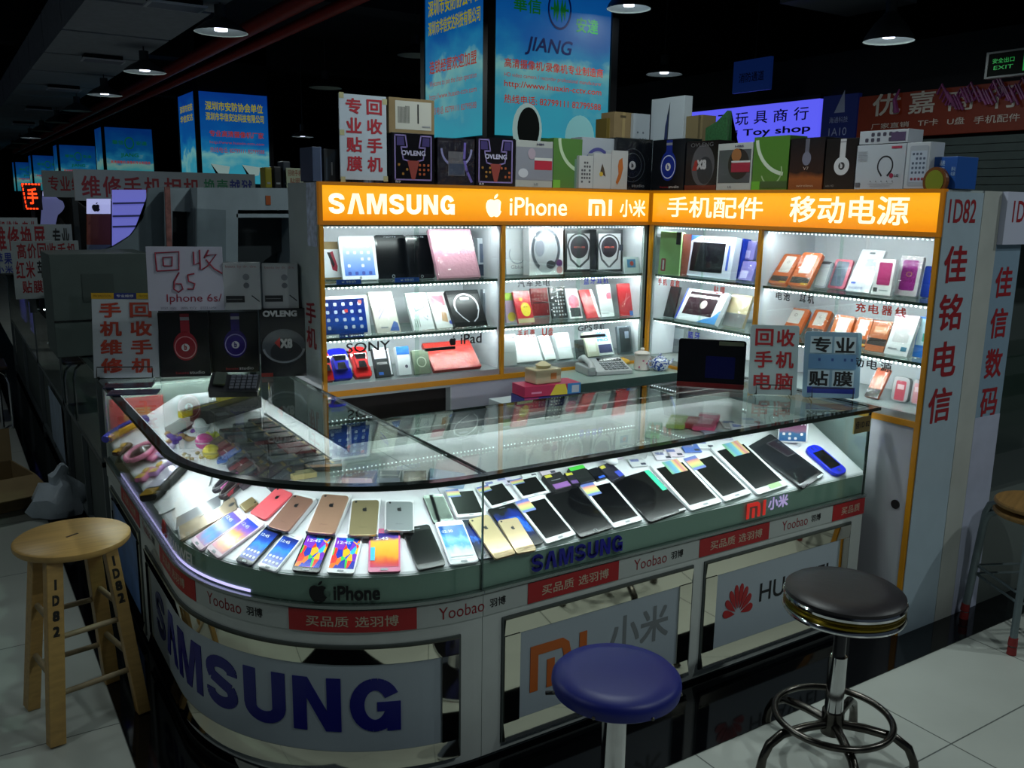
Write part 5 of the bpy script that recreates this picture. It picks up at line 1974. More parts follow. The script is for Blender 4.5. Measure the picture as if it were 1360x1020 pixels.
# ------------------------------------------------------------------ counter: tablets of the straight part
TW = C('e2e4e8', .2)
TG = 'tablets on the display tray'
for lb, q, m, par in (
    ('white tablet with a price sticker in the second row beside the small black phone', [(589, 652.5), (629, 647.5), (644, 684), (607, 687.5)], TW, tablet_face(SCREEN_OFF, 's')),
    ('white tablet with a price sticker in the second row right at the glass joint', [(630, 646), (667, 641), (689, 667), (650, 674)], TW, tablet_face(SCREEN_OFF, 's')),
    ('white tablet with a price sticker in the second row behind the front white one', [(674, 637.5), (712, 632), (730, 655), (692, 661)], TW, tablet_face(SCREEN_OFF, 's')),
    ('white tablet with a price sticker in front, just right of the gold phones', [(681.2, 665.9), (721.2, 657.6), (767, 713), (722.4, 718.8)], TW, tablet_face(SCREEN_OFF, 's')),
    ('black tablet in the front row between two white stickered ones', [(724, 655), (764, 646), (815.5, 701.5), (767, 713)], C('0d0e12', .15), [('screen', 'r', (.05, .09, .95, .93), SCREEN_OFF), ('home_button', 'o', (.5, .045, .05, .012), G_)]),
    ('white tablet with a price sticker right of the black front row tablet', [(767, 643.5), (808, 636.5), (853, 690.6), (815, 701)], TW, tablet_face(SCREEN_OFF, 's')),
    ('wide black tablet with a green tab on its edge', [(809.4, 636.5), (862, 626), (914, 679), (860, 692)], C('0c0e13', .15), [('screen', 'r', (.03, .05, .97, .97), SCREEN_OFF), ('green_tab', 'r', (.86, .50, .98, .99), C('3fd8a0')), ('white_tab', 'r', (.80, .01, .97, .05), W_)]),
    ('white tablet with a rainbow sticker beside the wide black one', [(863.5, 617.6), (901, 608), (960, 666), (915, 679)], TW, tablet_face(SCREEN_OFF, 'r')),
    ('white tablet with an orange corner sticker, third from the right end', [(906, 608), (941, 602), (999, 654), (960, 667)], TW, tablet_face(SCREEN_OFF, 's')),
    ('big white tablet with a rainbow sticker, second from the right end', [(939, 593), (985, 585), (1047, 645), (1005, 656)], TW, tablet_face(SCREEN_OFF, 'r', extra=(('green_film', 'r', (.45, .02, .8, .1), C('a8d890')),))),
    ('silver black large tablet reflecting a bright streak at the right end', [(990.6, 588), (1023.5, 582), (1103.5, 634), (1054, 645)], C('2a2b30', .2, .3), [('screen', 'r', (.09, .08, .91, .90), mat('shiny_dark_screen', '16161c', .03)), ('edge_label', 'r', (.7, .0, .95, .03), W_)]),
):
    flat('tablet', lb, 'tablet', q, .009, m, par, group=TG, rr=.06)
q = [(1041, 562), (1083.5, 557.6), (1062, 595), (1026, 580)]
p0 = on_tray(1044, 588)
Mx, w_, h_ = place(q, p0[2] + .004, (-.62, -.78), lean_for(q, p0[2] + .004, (-.62, -.78), 20, .009), .009)
stand_tab = item('tablet', 'tablet standing up with a lit pink and blue home screen', 'tablet', Mx, w_, h_, .009, C('c8cad0', .3), [('screen', 'r', (.05, .07, .95, .93), ramp_mat('lit_home_screen', [(0, '2a7fd8'), (.4, '4f9fe6'), (.55, 'c98ab8'), (1, '9a4f8c')], nscale=3, mixn=.3, emit=.55)), ('icons', 'g', (.1, .1, .9, .5, 4, 2, .09, .3), W_), ('top_icons', 'g', (.3, .78, .95, .92, 6, 1, .04), W_)], None, rr=.006)
B().box(-.04, .0, -.07, .04, .05, -.010).build('stand', C('c8cad0', .3), stand_tab)
o = flat('game_console', 'bright blue handheld game console at the right end of the counter', 'game console', [(1066, 593), (1083, 590), (1128, 626), (1106, 630)], .016, C('1428d8', .25), [('screen', 'r', (.10, .22, .90, .78), SCREEN_OFF), ('stick', 'c', (.5, .12, .1), C('0a1470')), ('buttons', 'g', (.2, .82, .8, .95, 2, 2, .1), C('0a1470'))], rr=.35)
# small things of the back rows
GB = 'small boxed phones behind the tablets'
for lb, q, m, par in (
    ('black box with a yellow label and a violet picture behind the black tablet', [(719, 630.6), (741, 626), (759, 645), (733, 650.6)], C('16121c'), [('picture', 'r', (.1, .05, .95, .35), C('8a5aa0')), ('label', 'r', (.05, .78, .4, .95), C('d8cc4a')), ('lettering', 'r', (.2, .55, .7, .58), G_)]),
    ('narrow dark box with a yellow label beside the violet picture box', [(747, 628), (757, 626), (767, 640), (758, 644)], C('1a1626'), [('label', 'r', (.1, .75, .9, .95), C('d8cc4a')), ('picture', 'r', (.1, .05, .9, .3), C('6a4a8a'))]),
    ('black box with a bright green top band', [(753, 621), (770.6, 616.5), (789, 636.5), (768, 641)], C('14161a'), [('green_band', 'r', (0, .78, 1, 1), C('4ed04a'))]),
    ('dark phone with a white top edge right of the green banded box', [(776.5, 621), (788, 618), (803.5, 633), (790.6, 637.6)], C('12141c', .2), [('top_edge', 'r', (0, .86, 1, 1), W_), ('picture', 'r', (.3, .05, .95, .2), C('2f5ac8'))]),
    ('dark box with a small yellow label under the white mouse', [(790.6, 619), (809, 613), (828, 632), (811, 637)], C('1c1a2c'), [('label', 'r', (.05, .78, .4, .95), C('d8cc4a')), ('picture', 'r', (.6, .05, .98, .4), C('3a4ab8'))]),
):
    flat('phone_box', lb, 'box', q, .02, m, par, group=GB)
cards = ((652, 646, 'e6e2ea', 'milky'), (725, 627, 'd8c8d8', 'rosy'), (770, 612, 'e8e8f0', 'bright white'), (790, 609, 'c8d0e0', 'cool grey'), (812, 606, 'dcd0e4', 'pale violet'), (878, 607, 'e4dce8', 'milk white'), (905, 590, 'd8d4c8', 'cream'), (945, 578, 'b8c0d8', 'steel blue'), (972, 566, 'e8e0e8', 'pearl'), (998, 562, 'd0c8d8', 'ash violet'), (668, 640, 'd8cfe8', 'lilac'), (700, 631, 'e8e8ee', 'white'), (845, 616, 'd0d2d6', 'clear grey'), (893, 603, 'e6d4e2', 'pinkish'), (916, 597, '5a78c8', 'blue'), (934, 592, 'e4e4ea', 'plain white'), (957, 580, 'c8c4d8', 'violet grey'), (982, 573, 'e0dce8', 'pale lilac'))
wh = ('first from the glass joint', 'above the violet picture box', 'above the green banded box', 'right of the green banded box', 'above the white mouse', 'beside the clear cable bags', 'above the orange sticker tablet', 'right of the blue card pack', 'under the top glass rim', 'nearest the right end', 'behind the second row tablets at the joint', 'left of the violet picture box', 'right of the white mouse', 'behind the rainbow sticker tablet', 'behind the orange corner sticker tablet', 'beside the blue card pack', 'left of the big white tablet top', 'behind the big white tablet top')
for (px, py, hx, cn), ww in zip(cards, wh):
    flat('card_pack', cn + ' card pack ' + ww, 'package', [(px - 12, py - 5), (px + 7, py - 9), (px + 14, py + 1), (px - 5, py + 6)], .006, C(hx), [('print', 'r', (.1, .55, .6, .85), C('7a80b8')), ('chip', 'r', (.6, .1, .9, .35), C('3a3f52'))], group='small card packs at the back of the tray')
b = B()
p = on_tray(806, 622)
b.ball((0, 0, .018), .022, .04, .018, seg=14)
o = tag(b.build('computer_mouse', C('d8dade', .3), smooth=True, M=Matrix.Translation((p[0], p[1], p[2] + .022)) @ Matrix.Rotation(.5, 4, 'Z') @ Matrix.Rotation(.3, 4, 'X')), 'small white mouse on the dark boxes behind the tablets', 'mouse')
for (px, py, lb) in ((838, 610, 'coiled white cable in a clear bag behind the wide black tablet'), (860, 604, 'second coiled white cable beside the red tipped one')):
    p = on_tray(px, py)
    e = tag(B().tube([(.035 * (1 + .12 * math.sin(k * 2.1)) * math.cos(k * .5), .035 * (1 + .12 * math.cos(k * 1.7)) * math.sin(k * .5), .006 + .0012 * (k % 13)) for k in range(39)], .0028, 6).build('cable_coil', C('e0e0e4', .4), smooth=True, M=Matrix.Translation((p[0], p[1], p[2] + .012))), lb, 'cable')
    B().lathe([(.06, .0), (.062, .02), (.045, .035), (.001, .036)], 14).build('clear_bag', FILM, e, smooth=True)
# back of the case near the joint, seen through the top
for lb, q, m, par, nm, cat in (
    ('pale pink box at the back of the corner seen through the glass top', [(462, 626), (500, 626), (496, 640), (452, 640)], C('d8b4b4'), [('print', 'r', (.1, .2, .3, .4), W_)], 'box_pack', 'box'),
    ('grey silver box next to the pale pink box under the glass top', [(504, 626), (533, 626), (532, 640), (499, 640)], C('7c828c', .3), [('line', 'r', (.1, .3, .9, .36), W_), ('edge', 'r', (.94, 0, 1, 1), W_)], 'box_pack', 'box'),
    ('glittering stone covered phone case under the glass top', [(537, 626), (566, 627), (566, 641), (536, 641)], mat('glitter', 'b8b0a0', .15, .6, bump=.9, bscale=150), [('lens', 'c', (.85, .8, .06), K_)], 'phone_case', 'phone case'),
    ('long pale blue box behind the corner phones under the glass top', [(570, 627), (612, 622), (614, 634), (569, 641)], C('9fb8d0'), [('edge', 'r', (0, .0, 1, .15), C('7f9cb8'))], 'box_pack', 'box'),
):
    flat(nm, lb, cat, q, .03, m, par)
# right end, seen through the top glass
item('earphone_pack', 'grey clear blister pack standing near the right end under the glass', 'package', *((lambda r: (r[0], r[1], r[2]))(place([(1024, 537), (1047, 541), (1032, 574), (1008, 568)], on_tray(1020, 571)[2] + .006, (-.5, -.86), 30, .01))), .01, C('8c9a98', .2), [('hanger', 'r', (.0, .82, 1, 1), C('b8c4c4')), ('earphones', 'o', (.5, .45, .3, .06), K_), ('film', 'film', (.01,), FILM)])
for lb, q, hx, l2 in (('pink plastic packet under the glass top near the right end', [(928, 548), (958, 551), (946, 572), (922, 566)], 'd84f7a', 'e89ab0'), ('red packet under the glass top beside the pink one', [(915, 552), (934, 555), (928, 566), (908, 563)], 'b02a34', 'd87a80'), ('yellow green packet under the glass top left of the red one', [(893, 549), (914, 553), (909, 566), (884, 564)], 'a8b85a', 'd8d890'), ('pale mint carton under the glass top left of the packets', [(862, 560), (880, 561), (876, 578), (856, 577)], 'b4d0b8', 'dcece0')):
    flat('packet', lb, 'package', q, .02, C(hx), [('print', 'r', (.15, .2, .8, .6), C(l2)), ('fold', 'r', (.0, .88, 1, .92), W_)], bev=.006)

# ------------------------------------------------------------------ counter: toys and pouches on the left tray
def loose(px, py, z=0.0):
    p = on_tray(px, py)
    return Vector((p[0], p[1], p[2] + z))


def at_tray(px, py, rz=0.0):
    p = on_tray(px, py)
    n = Vector(tray_n(p[0], p[1]))
    x = Vector((math.cos(rz), math.sin(rz), 0))
    x = (x - n * x.dot(n)).normalized()
    return mcols(x, n.cross(x), n, Vector(p) + n * .003)


e = empty('toy', 'pink ringed toy watch near the left edge of the tray', 'toy', M=at_tray(192, 608, .3))
B().tube([(.062 * math.cos(k * math.pi / 12), .075 * math.sin(k * math.pi / 12), .03) for k in range(24)], .011, 10, closed=True).build('ring', C('e08aa8', .25), e, smooth=True)
B().ball((0, 0, .02), .052, .062, .025).build('face', C('3a2a2c', .2), e, smooth=True)
B().box(-.03, .075, .005, .03, .13, .02).box(-.03, -.13, .005, .03, -.075, .02).build('strap', C('d878a0', .3), e, bevel=.006)
e = empty('toy', 'violet and gold toy crown at the far left end of the tray', 'toy', M=at_tray(172, 578, -.3))
b = B()
b.tube([(.10 * math.cos(k * math.pi / 10), .05 * math.sin(k * math.pi / 10), .03) for k in range(11)], .018, 8)
b.build('band', C('3a3a9a', .3), e, smooth=True)
B().tube([(.085 * math.cos(k * math.pi / 10), .03 * math.sin(k * math.pi / 10), .02) for k in range(11)], .016, 8).build('trim', C('d09a2a', .3), e, smooth=True)
e = empty('pouch', 'black soft pouch with a clear front near the tray edge', 'pouch', M=at_tray(222, 645, .55))
b = B().box(-.10, -.05, .0, .10, .05, .028)
b.build('body', C('141416', .6), e, bevel=.012, seg=3)
B().box(-.05, -.03, .029, .08, .045, .034).build('clear_front', C('b8b4c8', .1), e, bevel=.004)
B().box(-.095, -.03, .029, -.055, .04, .032).build('gold_label', C('a8842a', .3, .5), e)
for lb, px, py, hx, h2, rz in (('violet and gold candy-like toy packet beside the pink toy watch', 214, 626, 'b888c8', 'd8b040', .5), ('pink and gold toy packet at the tray edge above the black pouch', 196, 634, 'c870a0', 'd0a83a', .5), ('pale violet toy packet above the black pouch', 226, 616, 'c8b8e4', 'f0ecf8', .5), ('brown and gold toy block near the violet crown', 165, 600, '4a3020', 'd0a030', .3), ('white and violet plastic toy gem pack', 222, 602, 'd8d0f0', '9a7ad0', .4)):
    e = tag(B().box(-.042, -.028, 0, .042, .028, .022).build('toy_packet', C(hx, .25), M=at_tray(px, py, rz), bevel=.01, seg=3), lb, 'toy')
    B().ball((.012, .0, .022), .018, .014, .010, seg=10).build('ornament', C(h2, .2), e, smooth=True)
    B().box(-.036, -.02, .0222, -.01, .02, .024).build('label', C(h2, .3), e)
for lb, px, py, hx, r, sq in (('silver white ball toy next to the yellow star', 268, 574, 'c8d0d4', .034, 1), ('shiny pink ball toy under the glass top', 272, 596, 'e05aa8', .036, .9), ('yellow ball toy under the glass top', 281, 610, 'e0cc30', .033, .9)):
    p = loose(px, py, .03)
    o = tag(B().ball((0, 0, 0), r, r, r * sq).build('toy_ball', C(hx, .15), smooth=True, M=Matrix.Translation(p)), lb, 'toy')
    B().tube([(r * 1.0 * math.cos(k * math.pi / 10), r * 1.0 * math.sin(k * math.pi / 10), 0) for k in range(20)], .003, 6, closed=True).build('seam', C('a89a50', .3) if hx == 'e0cc30' else W_, o, smooth=True)
p = loose(304, 616, .012)
o = tag(B().tube([(.032 * math.cos(k * math.pi / 10), .032 * math.sin(k * math.pi / 10), 0) for k in range(20)], .012, 10, closed=True).build('toy_ring', C('2f62b8', .3), smooth=True, M=Matrix.Translation(p)), 'blue and white ring toy beside the yellow ball', 'toy')
B().ball((0, 0, 0), .022, .022, .01).build('hub', W_, o, smooth=True)
p = loose(281, 584, .02)
st = [((.04 if k % 2 else .018) * math.cos(k * math.pi / 5), (.04 if k % 2 else .018) * math.sin(k * math.pi / 5)) for k in range(10)]
o = tag(B().prism(st, -.008, .008).build('toy_star', C('d8dc30', .3), M=Matrix.Translation(p), bevel=.004), 'yellow star toy between the silver and pink balls', 'toy')
B().ball((0, 0, .009), .008).build('eye', W_, o)
p = loose(300, 622, .006)
o = tag(B().prism(rrect(.07, .03, .014), 0, .008).build('eraser', C('e4e4e6', .4), M=Matrix.Translation((p[0] + .0, p[1] - .03, p[2] + .012))), 'small white rounded eraser under the glass top', 'eraser')
B().box(-.02, -.006, .008, .02, .006, .0085).build('print', K_, o)
e = empty('toy', 'knotted brown and violet bead toy under the glass top', 'toy', M=Matrix.Translation(loose(243, 588, .012)))
random.seed(11)
b, b2 = B(), B()
for k in range(26):
    (b if k % 2 else b2).ball((random.uniform(-.055, .055), random.uniform(-.045, .045), random.uniform(0, .025)), .014, .010, .010, seg=8)
b.build('brown_beads', C('b08a5a', .3), e, smooth=True)
b2.build('violet_beads', C('5a3a9a', .25), e, smooth=True)
e = empty('toy', 'gold and white charm pile behind the rim of the left glass', 'toy', M=Matrix.Translation(loose(262, 610, .008)))
b, b2 = B(), B()
for k in range(30):
    (b if k % 3 else b2).ball((random.uniform(-.07, .07), random.uniform(-.035, .035), random.uniform(0, .015)), .010, .008, .007, seg=8)
b.build('gold_charms', C('c8b070', .3, .4), e, smooth=True)
b2.build('white_charms', C('dcdce4', .3), e, smooth=True)
for lb, px, py, hx, h2 in (('pink and black watch strap below the glass rim', 303, 645, '2a2430', 'c86aa8'), ('dark red watch strap below the pink one', 312, 653, '2a1c22', '9a2a3a')):
    e = tag(B().tube([(.05 * math.cos(k * math.pi / 10) , .022 * math.sin(k * math.pi / 10), .016) for k in range(20)], .011, 8, closed=True).build('watch_strap', C(hx, .5), smooth=True, M=at_tray(px, py, .4)), lb, 'strap')
    B().box(-.045, -.03, .012, .045, -.022, .024).build('coloured_edge', C(h2, .3), e, bevel=.003)
# keypad, padded tool, pens and rows of batteries
flat('keypad', 'black numeric keypad lying under the left end of the glass top', 'keyboard', [(222, 563), (255, 553), (262, 564), (228, 578)], .012, C('22262a', .4), [('keys', 'g', (.05, .08, .95, .92, 6, 4, .10), C('3c4448'))])
e = empty('selfie_stick_pack', 'yellow and black boxed gadget lying behind the batteries', 'package', M=mcols((.82, .57, 0), (-.57, .82, 0), (0, 0, 1), loose(305, 553, .012)))
B().box(-.19, -.05, 0, .16, .05, .055).build('body', C('131313', .5), e, bevel=.004)
B().box(-.25, .03, .03, -.02, .056, .058).box(-.02, .03, .04, .17, .056, .075).build('yellow_edge', C('d8c41c', .35), e, bevel=.003)
b = B()
for k in range(9):
    b.box(-.235 + k * .024, .0295, .0585, -.222 + k * .024, .0565, .0595)
b.build('ticks', K_, e)
B().cyl((.16, .03, .05), (.27, .05, .055), .008, seg=10).build('handle', C('c8c02c', .35), e, smooth=True)


def lerp(a, b_, t):
    return (a[0] + (b_[0] - a[0]) * t, a[1] + (b_[1] - a[1]) * t)


LA = ((281, 588), (329, 630))
LB = ((312, 565), (395, 640))
LC = ((352.6, 553), (439, 614))
bcols = ('2a2c32', '3a2f3a', '44484f', '7a2a30', '26282c', '4a4e57', '55403c', '30343f', '5d6470', 'd8c488', '5f78c0', '8e3040')
random.seed(21)
nb = 0
for (A, Bq, cols, rows, nm) in ((LA, LB, 2, 9, 'left'), (LB, LC, 2, 10, 'right')):
    for r in range(rows):
        for c in range(cols):
            t0, t1 = (r + .06) / rows, (r + .94) / rows
            u0, u1 = c / cols + .02, (c + 1) / cols - .02
            q = [lerp(lerp(A[0], A[1], t0), lerp(Bq[0], Bq[1], t0), u0), lerp(lerp(A[0], A[1], t0), lerp(Bq[0], Bq[1], t0), u1),
                 lerp(lerp(A[0], A[1], t1), lerp(Bq[0], Bq[1], t1), u1), lerp(lerp(A[0], A[1], t1), lerp(Bq[0], Bq[1], t1), u0)]
            hx = random.choice(bcols[:9] if random.random() < .6 else bcols)
            side = ('beside the yellow gadget', 'mid row', 'front end')[min(2, r * 3 // rows)]
            lb = 'loose phone battery in the %s row block, %s' % (nm, side)
            o = flat('phone_battery', lb, 'battery', q, .012 + .014 * random.random(), C(hx, .35), [('print', 'tt', [('3.7V', .08, .5, .4, .9, 0.0), ('Li-ion', .5, .15, .9, .5, 0.0)], C(random.choice(('9aa0a8', 'a84048', 'c8c8cc', '8a8f60')), .4)), ('contacts', 'r', (.86, .15, .95, .85), C('b89a50', .3, .7))], group='phone batteries %s, %s' % (nm, side), bev=.001)
for A in (LA, LB, LC):
    a, c = loose(*A[0], .012), loose(*A[1], .012)
    B().tube([a, c], .007, 6).build('tray_divider', C('e4e4e8', .4), cc)
flat('battery_pack', 'orange and black phone case at the front end of the battery rows', 'phone case', [(418, 616), (436, 607), (441, 612), (412, 632)], .014, C('16161a', .4), [('orange_side', 'r', (.0, .0, 1, .3), C('d8892a', .4))])

# ------------------------------------------------------------------ goods in the left wall cabinet
def shine(t):
    return ('film', 'film', (t,), FILM)


BLUETAG = C('2350b8', .4)
S1, S2, S3 = 1.43, 1.185, .976
cabL('gadget_box', 'brown and white box with a red gadget picture, first on the top shelf', 'box', rect(426.5, 321, 455, 371), S1, 6, .05, CARD, [('white_panel', 'r', (.0, .05, .95, .8), W_), ('red_gadget', 'p', [(.35, .7), (.55, .75), (.75, .35), (.72, .2), (.5, .25)], C('9a2a3a')), ('black_gadget', 'p', [(.28, .72), (.42, .72), (.62, .4), (.55, .3)], K_)])
cabL('tablet', 'white small tablet with a violet home screen, top shelf', 'tablet', rect(452, 313.5, 500, 372), S1, 14, .012, C('e2e4ea', .2), [('screen', 'r', (.08, .1, .92, .9), PIC_IPAD), ('icons', 'g', (.12, .25, .88, .85, 4, 4, .08, .2), C('d8dcf0')), ('dock', 'g', (.12, .11, .88, .2, 4, 1, .09), C('3a4a9a')), ('home_button', 'c', (.5, .05, .035), G_)], rr=.012)
for lb, l, r in (('black tablet with a row of bright reflections, left of the other black one', 500, 540), ('black tablet on the top shelf beside the pink case', 541, 575)):
    cabL('tablet', lb, 'tablet', rect(l, 312, r, 370), S1, 12, .012, C('121418', .15), [('screen', 'r', (.06, .1, .94, .9), SCREEN_OFF), ('home_button', 'o', (.5, .05, .05, .012), G_), ('lettering', 't', ('NOTE', .3, .94, .7, .97, 0.0), G_)], rr=.01)
cabL('tablet_case', 'pink diamond patterned tablet case in film, top shelf', 'tablet case', [(571, 304), (627, 305), (641, 368), (586, 371)], S1, 16, .025, mat('pink_leather', 'd898ac', .45, bump=.3, bscale=60), [('seam', 'l', ([[(.03, .03), (.97, .03), (.97, .97), (.03, .97), (.03, .03)]], .008), C('b87890')), shine(.02)])
cabL('earphone_box', 'clear topped box with blue earphones at the end of the top shelf', 'box', rect(635, 316, 657, 366), S1, 5, .05, C('c4c8d2', .25), [('window', 'r', (.1, .35, .9, .85), C('5a6478')), ('earphones', 'o', (.5, .5, .22, .06), C('2f5ac8')), ('dark_base', 'r', (.0, .0, 1, .3), C('2c3448'))])
for lb, l, r, sz, tp, bt in (('blue price tag below the white tablet with the violet screen', 447, 480, S1, 372, 379), ('blue price tag below the two black tablets', 525, 557, S1, 370, 376), ('blue price tag below the tablet with the icon screen', 451, 484, S2, 443, 451)):
    p = at((l + r) / 2, (tp + bt) / 2, 'y', 3.799)
    a, c = at(l, tp, 'y', 3.799), at(r, bt, 'y', 3.799)
    o = tag(B().box(-(c[0] - a[0]) / 2, -.001, 0, (c[0] - a[0]) / 2, .001, .021).box(-(c[0] - a[0]) / 2, .001, 0, (c[0] - a[0]) / 2, .012, .001).build('price_tag', BLUETAG, M=Matrix.Translation((p[0], 3.801, sz + .001))), lb, 'price tag')
    text_in(B(), '¥ 特价', -.035, .005, .035, .016, 0, .0, mcols((1, 0, 0), (0, 0, 1), (0, -1, 0), (0, -.0013, 0))).build('lettering', WHITEINK, o)
cabL('tablet', 'white tablet with a deep blue icon screen on the middle shelf', 'tablet', [(430.6, 398), (492, 392), (503, 447), (433, 454)], S2, 18, .01, C('e4e6ec', .2), [('screen', 'r', (.05, .09, .93, .93), PIC_SPACE), ('icons', 'g', (.08, .15, .9, .9, 5, 4, .065, .15), C('cfd8f4')), ('red_icon', 'rr', (.5, .60, .57, .68, .015), C('d83a3a')), ('red_icon', 'rr', (.8, .8, .87, .88, .015), C('e0605a'))], rr=.012)
cabL('earphone_pack', 'cream earphone pack with a violet earphone picture, middle shelf', 'package', [(497, 390), (527, 388), (541, 442), (509, 447)], S2, 16, .02, C('ddd4cc', .3), [('picture', 'l', ([[(.25, .5), (.7, .8), (.55, .6), (.2, .35)]], .03), C('8a70c8')), ('blue_corner', 'p', [(.55, .05), (.95, .03), (.95, .22), (.8, .28)], C('3a5aa8')), ('lettering', 'r', (.2, .12, .5, .15), G_), shine(.02)])
cabL('cable_pack', 'white pack with a black line drawing, centre of the middle shelf', 'package', [(539, 389.6), (564, 388), (579, 436), (549, 440)], S2, 16, .02, C('e0e2e4', .3), [('drawing', 'l', ([[(.2, .7), (.6, .8), (.75, .6), (.3, .5), (.2, .7)], [(.6, .35), (.75, .25), (.8, .38)]], .03), C('5a5f80')), ('lines', 'l', ([[(.15, .1), (.15, .3)], [(.25, .08), (.25, .28)], [(.35, .08), (.35, .28)]], .02), K_), shine(.02)])
cabL('cable_pack', 'white pack with a red label next to the black headphone box', 'package', [(566, 389), (591, 387), (604, 435), (581, 436)], S2, 16, .02, C('e6e4e4', .3), [('red_label', 'r', (.1, .62, .8, .9), C('e0788c')), ('figure', 'p', [(.4, .2), (.7, .15), (.75, .4), (.5, .48)], C('b88a60')), ('blue_spot', 'c', (.85, .15, .1), C('4a60c0')), shine(.02)])
cabL('headphone_box', 'black box with a white neckband headphone, middle shelf', 'box', [(594, 387), (637, 384), (650, 431), (608, 436)], S2, 14, .03, C('131316', .35), [('neckband', 'o', (.5, .55, .38, .05, -20, 200, 1.0), C('dcdce0', .3)), ('wire', 'l', ([[(.14, .45), (.3, .25), (.45, .12)], [(.86, .45), (.75, .22), (.62, .12)]], .03), C('d0d0d6', .3)), ('clip', 'rr', (.36, .72, .64, .8, .03), C('b8bac0', .3))])
cabL('earphone_pack', 'grey clear pack at the right end of the middle shelf', 'package', rect(642, 384, 657, 430), S2, 4, .03, C('6a7078', .3), [('window', 'r', (.15, .3, .85, .8), C('9aa2ac', .15)), ('hanger', 'r', (.0, .9, 1, 1), W_)])


def toy_car(label, q, hx, sz):
    Mx, w, h = place(q, sz, (0, -1), 34, .03)
    Mx = fit_in(Mx, w, h, .04, 1, 3.80, 4.13, 34)
    w *= 1.25
    e = empty('toy_car', label, 'toy car', M=Mx)
    m = mat('car_paint_' + hx, hx, .12, .1, coat=.6)
    out = [(-.38, .02), (.38, .02), (.47, .12), (.45, .30), (.40, .42), (.44, .62), (.46, .85), (.36, .97), (.15, 1.0), (-.15, 1.0), (-.36, .97), (-.46, .85), (-.44, .62), (-.40, .42), (-.45, .30), (-.47, .12)]
    B().prism([(x * w, y * h) for x, y in out], -.03, -.004).build('body', m, e, bevel=.005, seg=3)
    B().prism([(x * w, y * h) for x, y in ((-.30, .28), (.30, .28), (.33, .5), (.28, .74), (-.28, .74), (-.33, .5))], -.004, .012).build('cabin', m, e, bevel=.006, seg=3)
    b = B().prism([(x * w, y * h) for x, y in ((-.24, .56), (.24, .56), (.30, .74), (-.30, .74))], .0, .0135)
    b.build('windscreen', BLKGLOSS, e)
    B().prism([(x * w, y * h) for x, y in ((-.2, .30), (.2, .30), (.16, .50), (-.16, .50))], .0, .0135).build('rear_window', BLKGLOSS, e)
    for sx in (-1, 1):
        for yy in (.2, .8):
            B().cyl((sx * .50 * w, yy * h, -.022), (sx * .40 * w, yy * h, -.022), .011, seg=16).build('wheel', BLACK, e, smooth=True)
    return e


toy_car('red toy car half hidden at the left end of the bottom shelf', [(431, 470), (446, 468), (449, 508), (434, 511)], 'c81f24', S3)
toy_car('deep blue toy car between two red ones on the bottom shelf', [(447, 466), (468, 464), (478, 507), (452, 510)], '1a1eb0', S3)
toy_car('red toy car between the blue one and a black box', [(473, 464), (494, 462), (504, 504), (484, 507)], 'd4282a', S3)
cabL('gadget_box', 'black and white gadget box beside the red toy car', 'box', [(503, 466), (520, 462), (532, 501), (506, 504)], S3, 18, .03, C('26282c', .35), [('white_top', 'r', (.0, .62, .75, 1), C('c8c8d4')), ('blue_mark', 'r', (.12, .06, .4, .16), C('2f6ad0')), ('lettering', 'tt', [('MODERN', .12, .42, .72, .5, .0)], WHITEINK), ('edge_print', 'r', (.85, .05, .95, .95), W_)])
cabL('gadget_box', 'white box with a blue top on the bottom shelf', 'box', [(527, 462), (545, 460), (549, 498), (534, 500)], S3, 14, .03, C('e0e2e8', .3), [('blue_top', 'r', (.0, .72, 1, 1), C('2f6ac0')), ('picture', 'c', (.65, .3, .12), C('4a4a60'))])
cabL('earphone_pack', 'clear green tinted packet left of the red tablet case', 'package', [(548, 466), (567, 464), (574, 494), (551, 499)], S3, 16, .02, C('8a9480', .2), [('cable', 'o', (.5, .5, .3, .06), C('d8dcc8')), shine(.02)])
cabL('tablet_case', 'large red tablet case in film on the bottom shelf', 'tablet case', [(568, 458), (629, 453.5), (650, 488), (586, 496)], S3, 34, .022, mat('red_leather', 'c83a34', .4, bump=.2, bscale=50), [('seam', 'l', ([[(.03, .03), (.97, .03), (.97, .97), (.03, .97), (.03, .03)]], .008), C('8c2420')), shine(.02)])

# second bay of the left cabinet
cabL('headphone_box', 'white box with a pale neckband picture, first in the second bay', 'box', rect(672, 304.5, 702, 364), S1, 3, .06, C('dadce0', .3), [('neckband', 'o', (.5, .45, .38, .05, 150, 390, 1.0), C('aab0b8')), ('red_mark', 'r', (.75, .88, .9, .97), C('c85a50')), ('lettering', 't', ('Gblue', .2, .12, .8, .2, .0), G_)])
cabL('headphone_box', 'white box with a grey headphone in a clear window', 'box', rect(703, 303.7, 748, 365), S1, 3, .06, C('d8d8dc', .3), [('window', 'c', (.48, .55, .44, .56), C('b0b2b8', .15)), ('headband', 'o', (.48, .55, .42, .07, -60, 240, 1.25), C('4a4f5a')), ('ear_cup', 'c', (.3, .58, .14, .2), C('8a8c98')), ('ear_cup', 'c', (.62, .22, .13, .1), C('33363f')), ('violet_spot', 'c', (.88, .25, .09), C('5a2a6a')), ('pink_spot', 'c', (.88, .1, .09), C('c88a90')), shine(.03)])
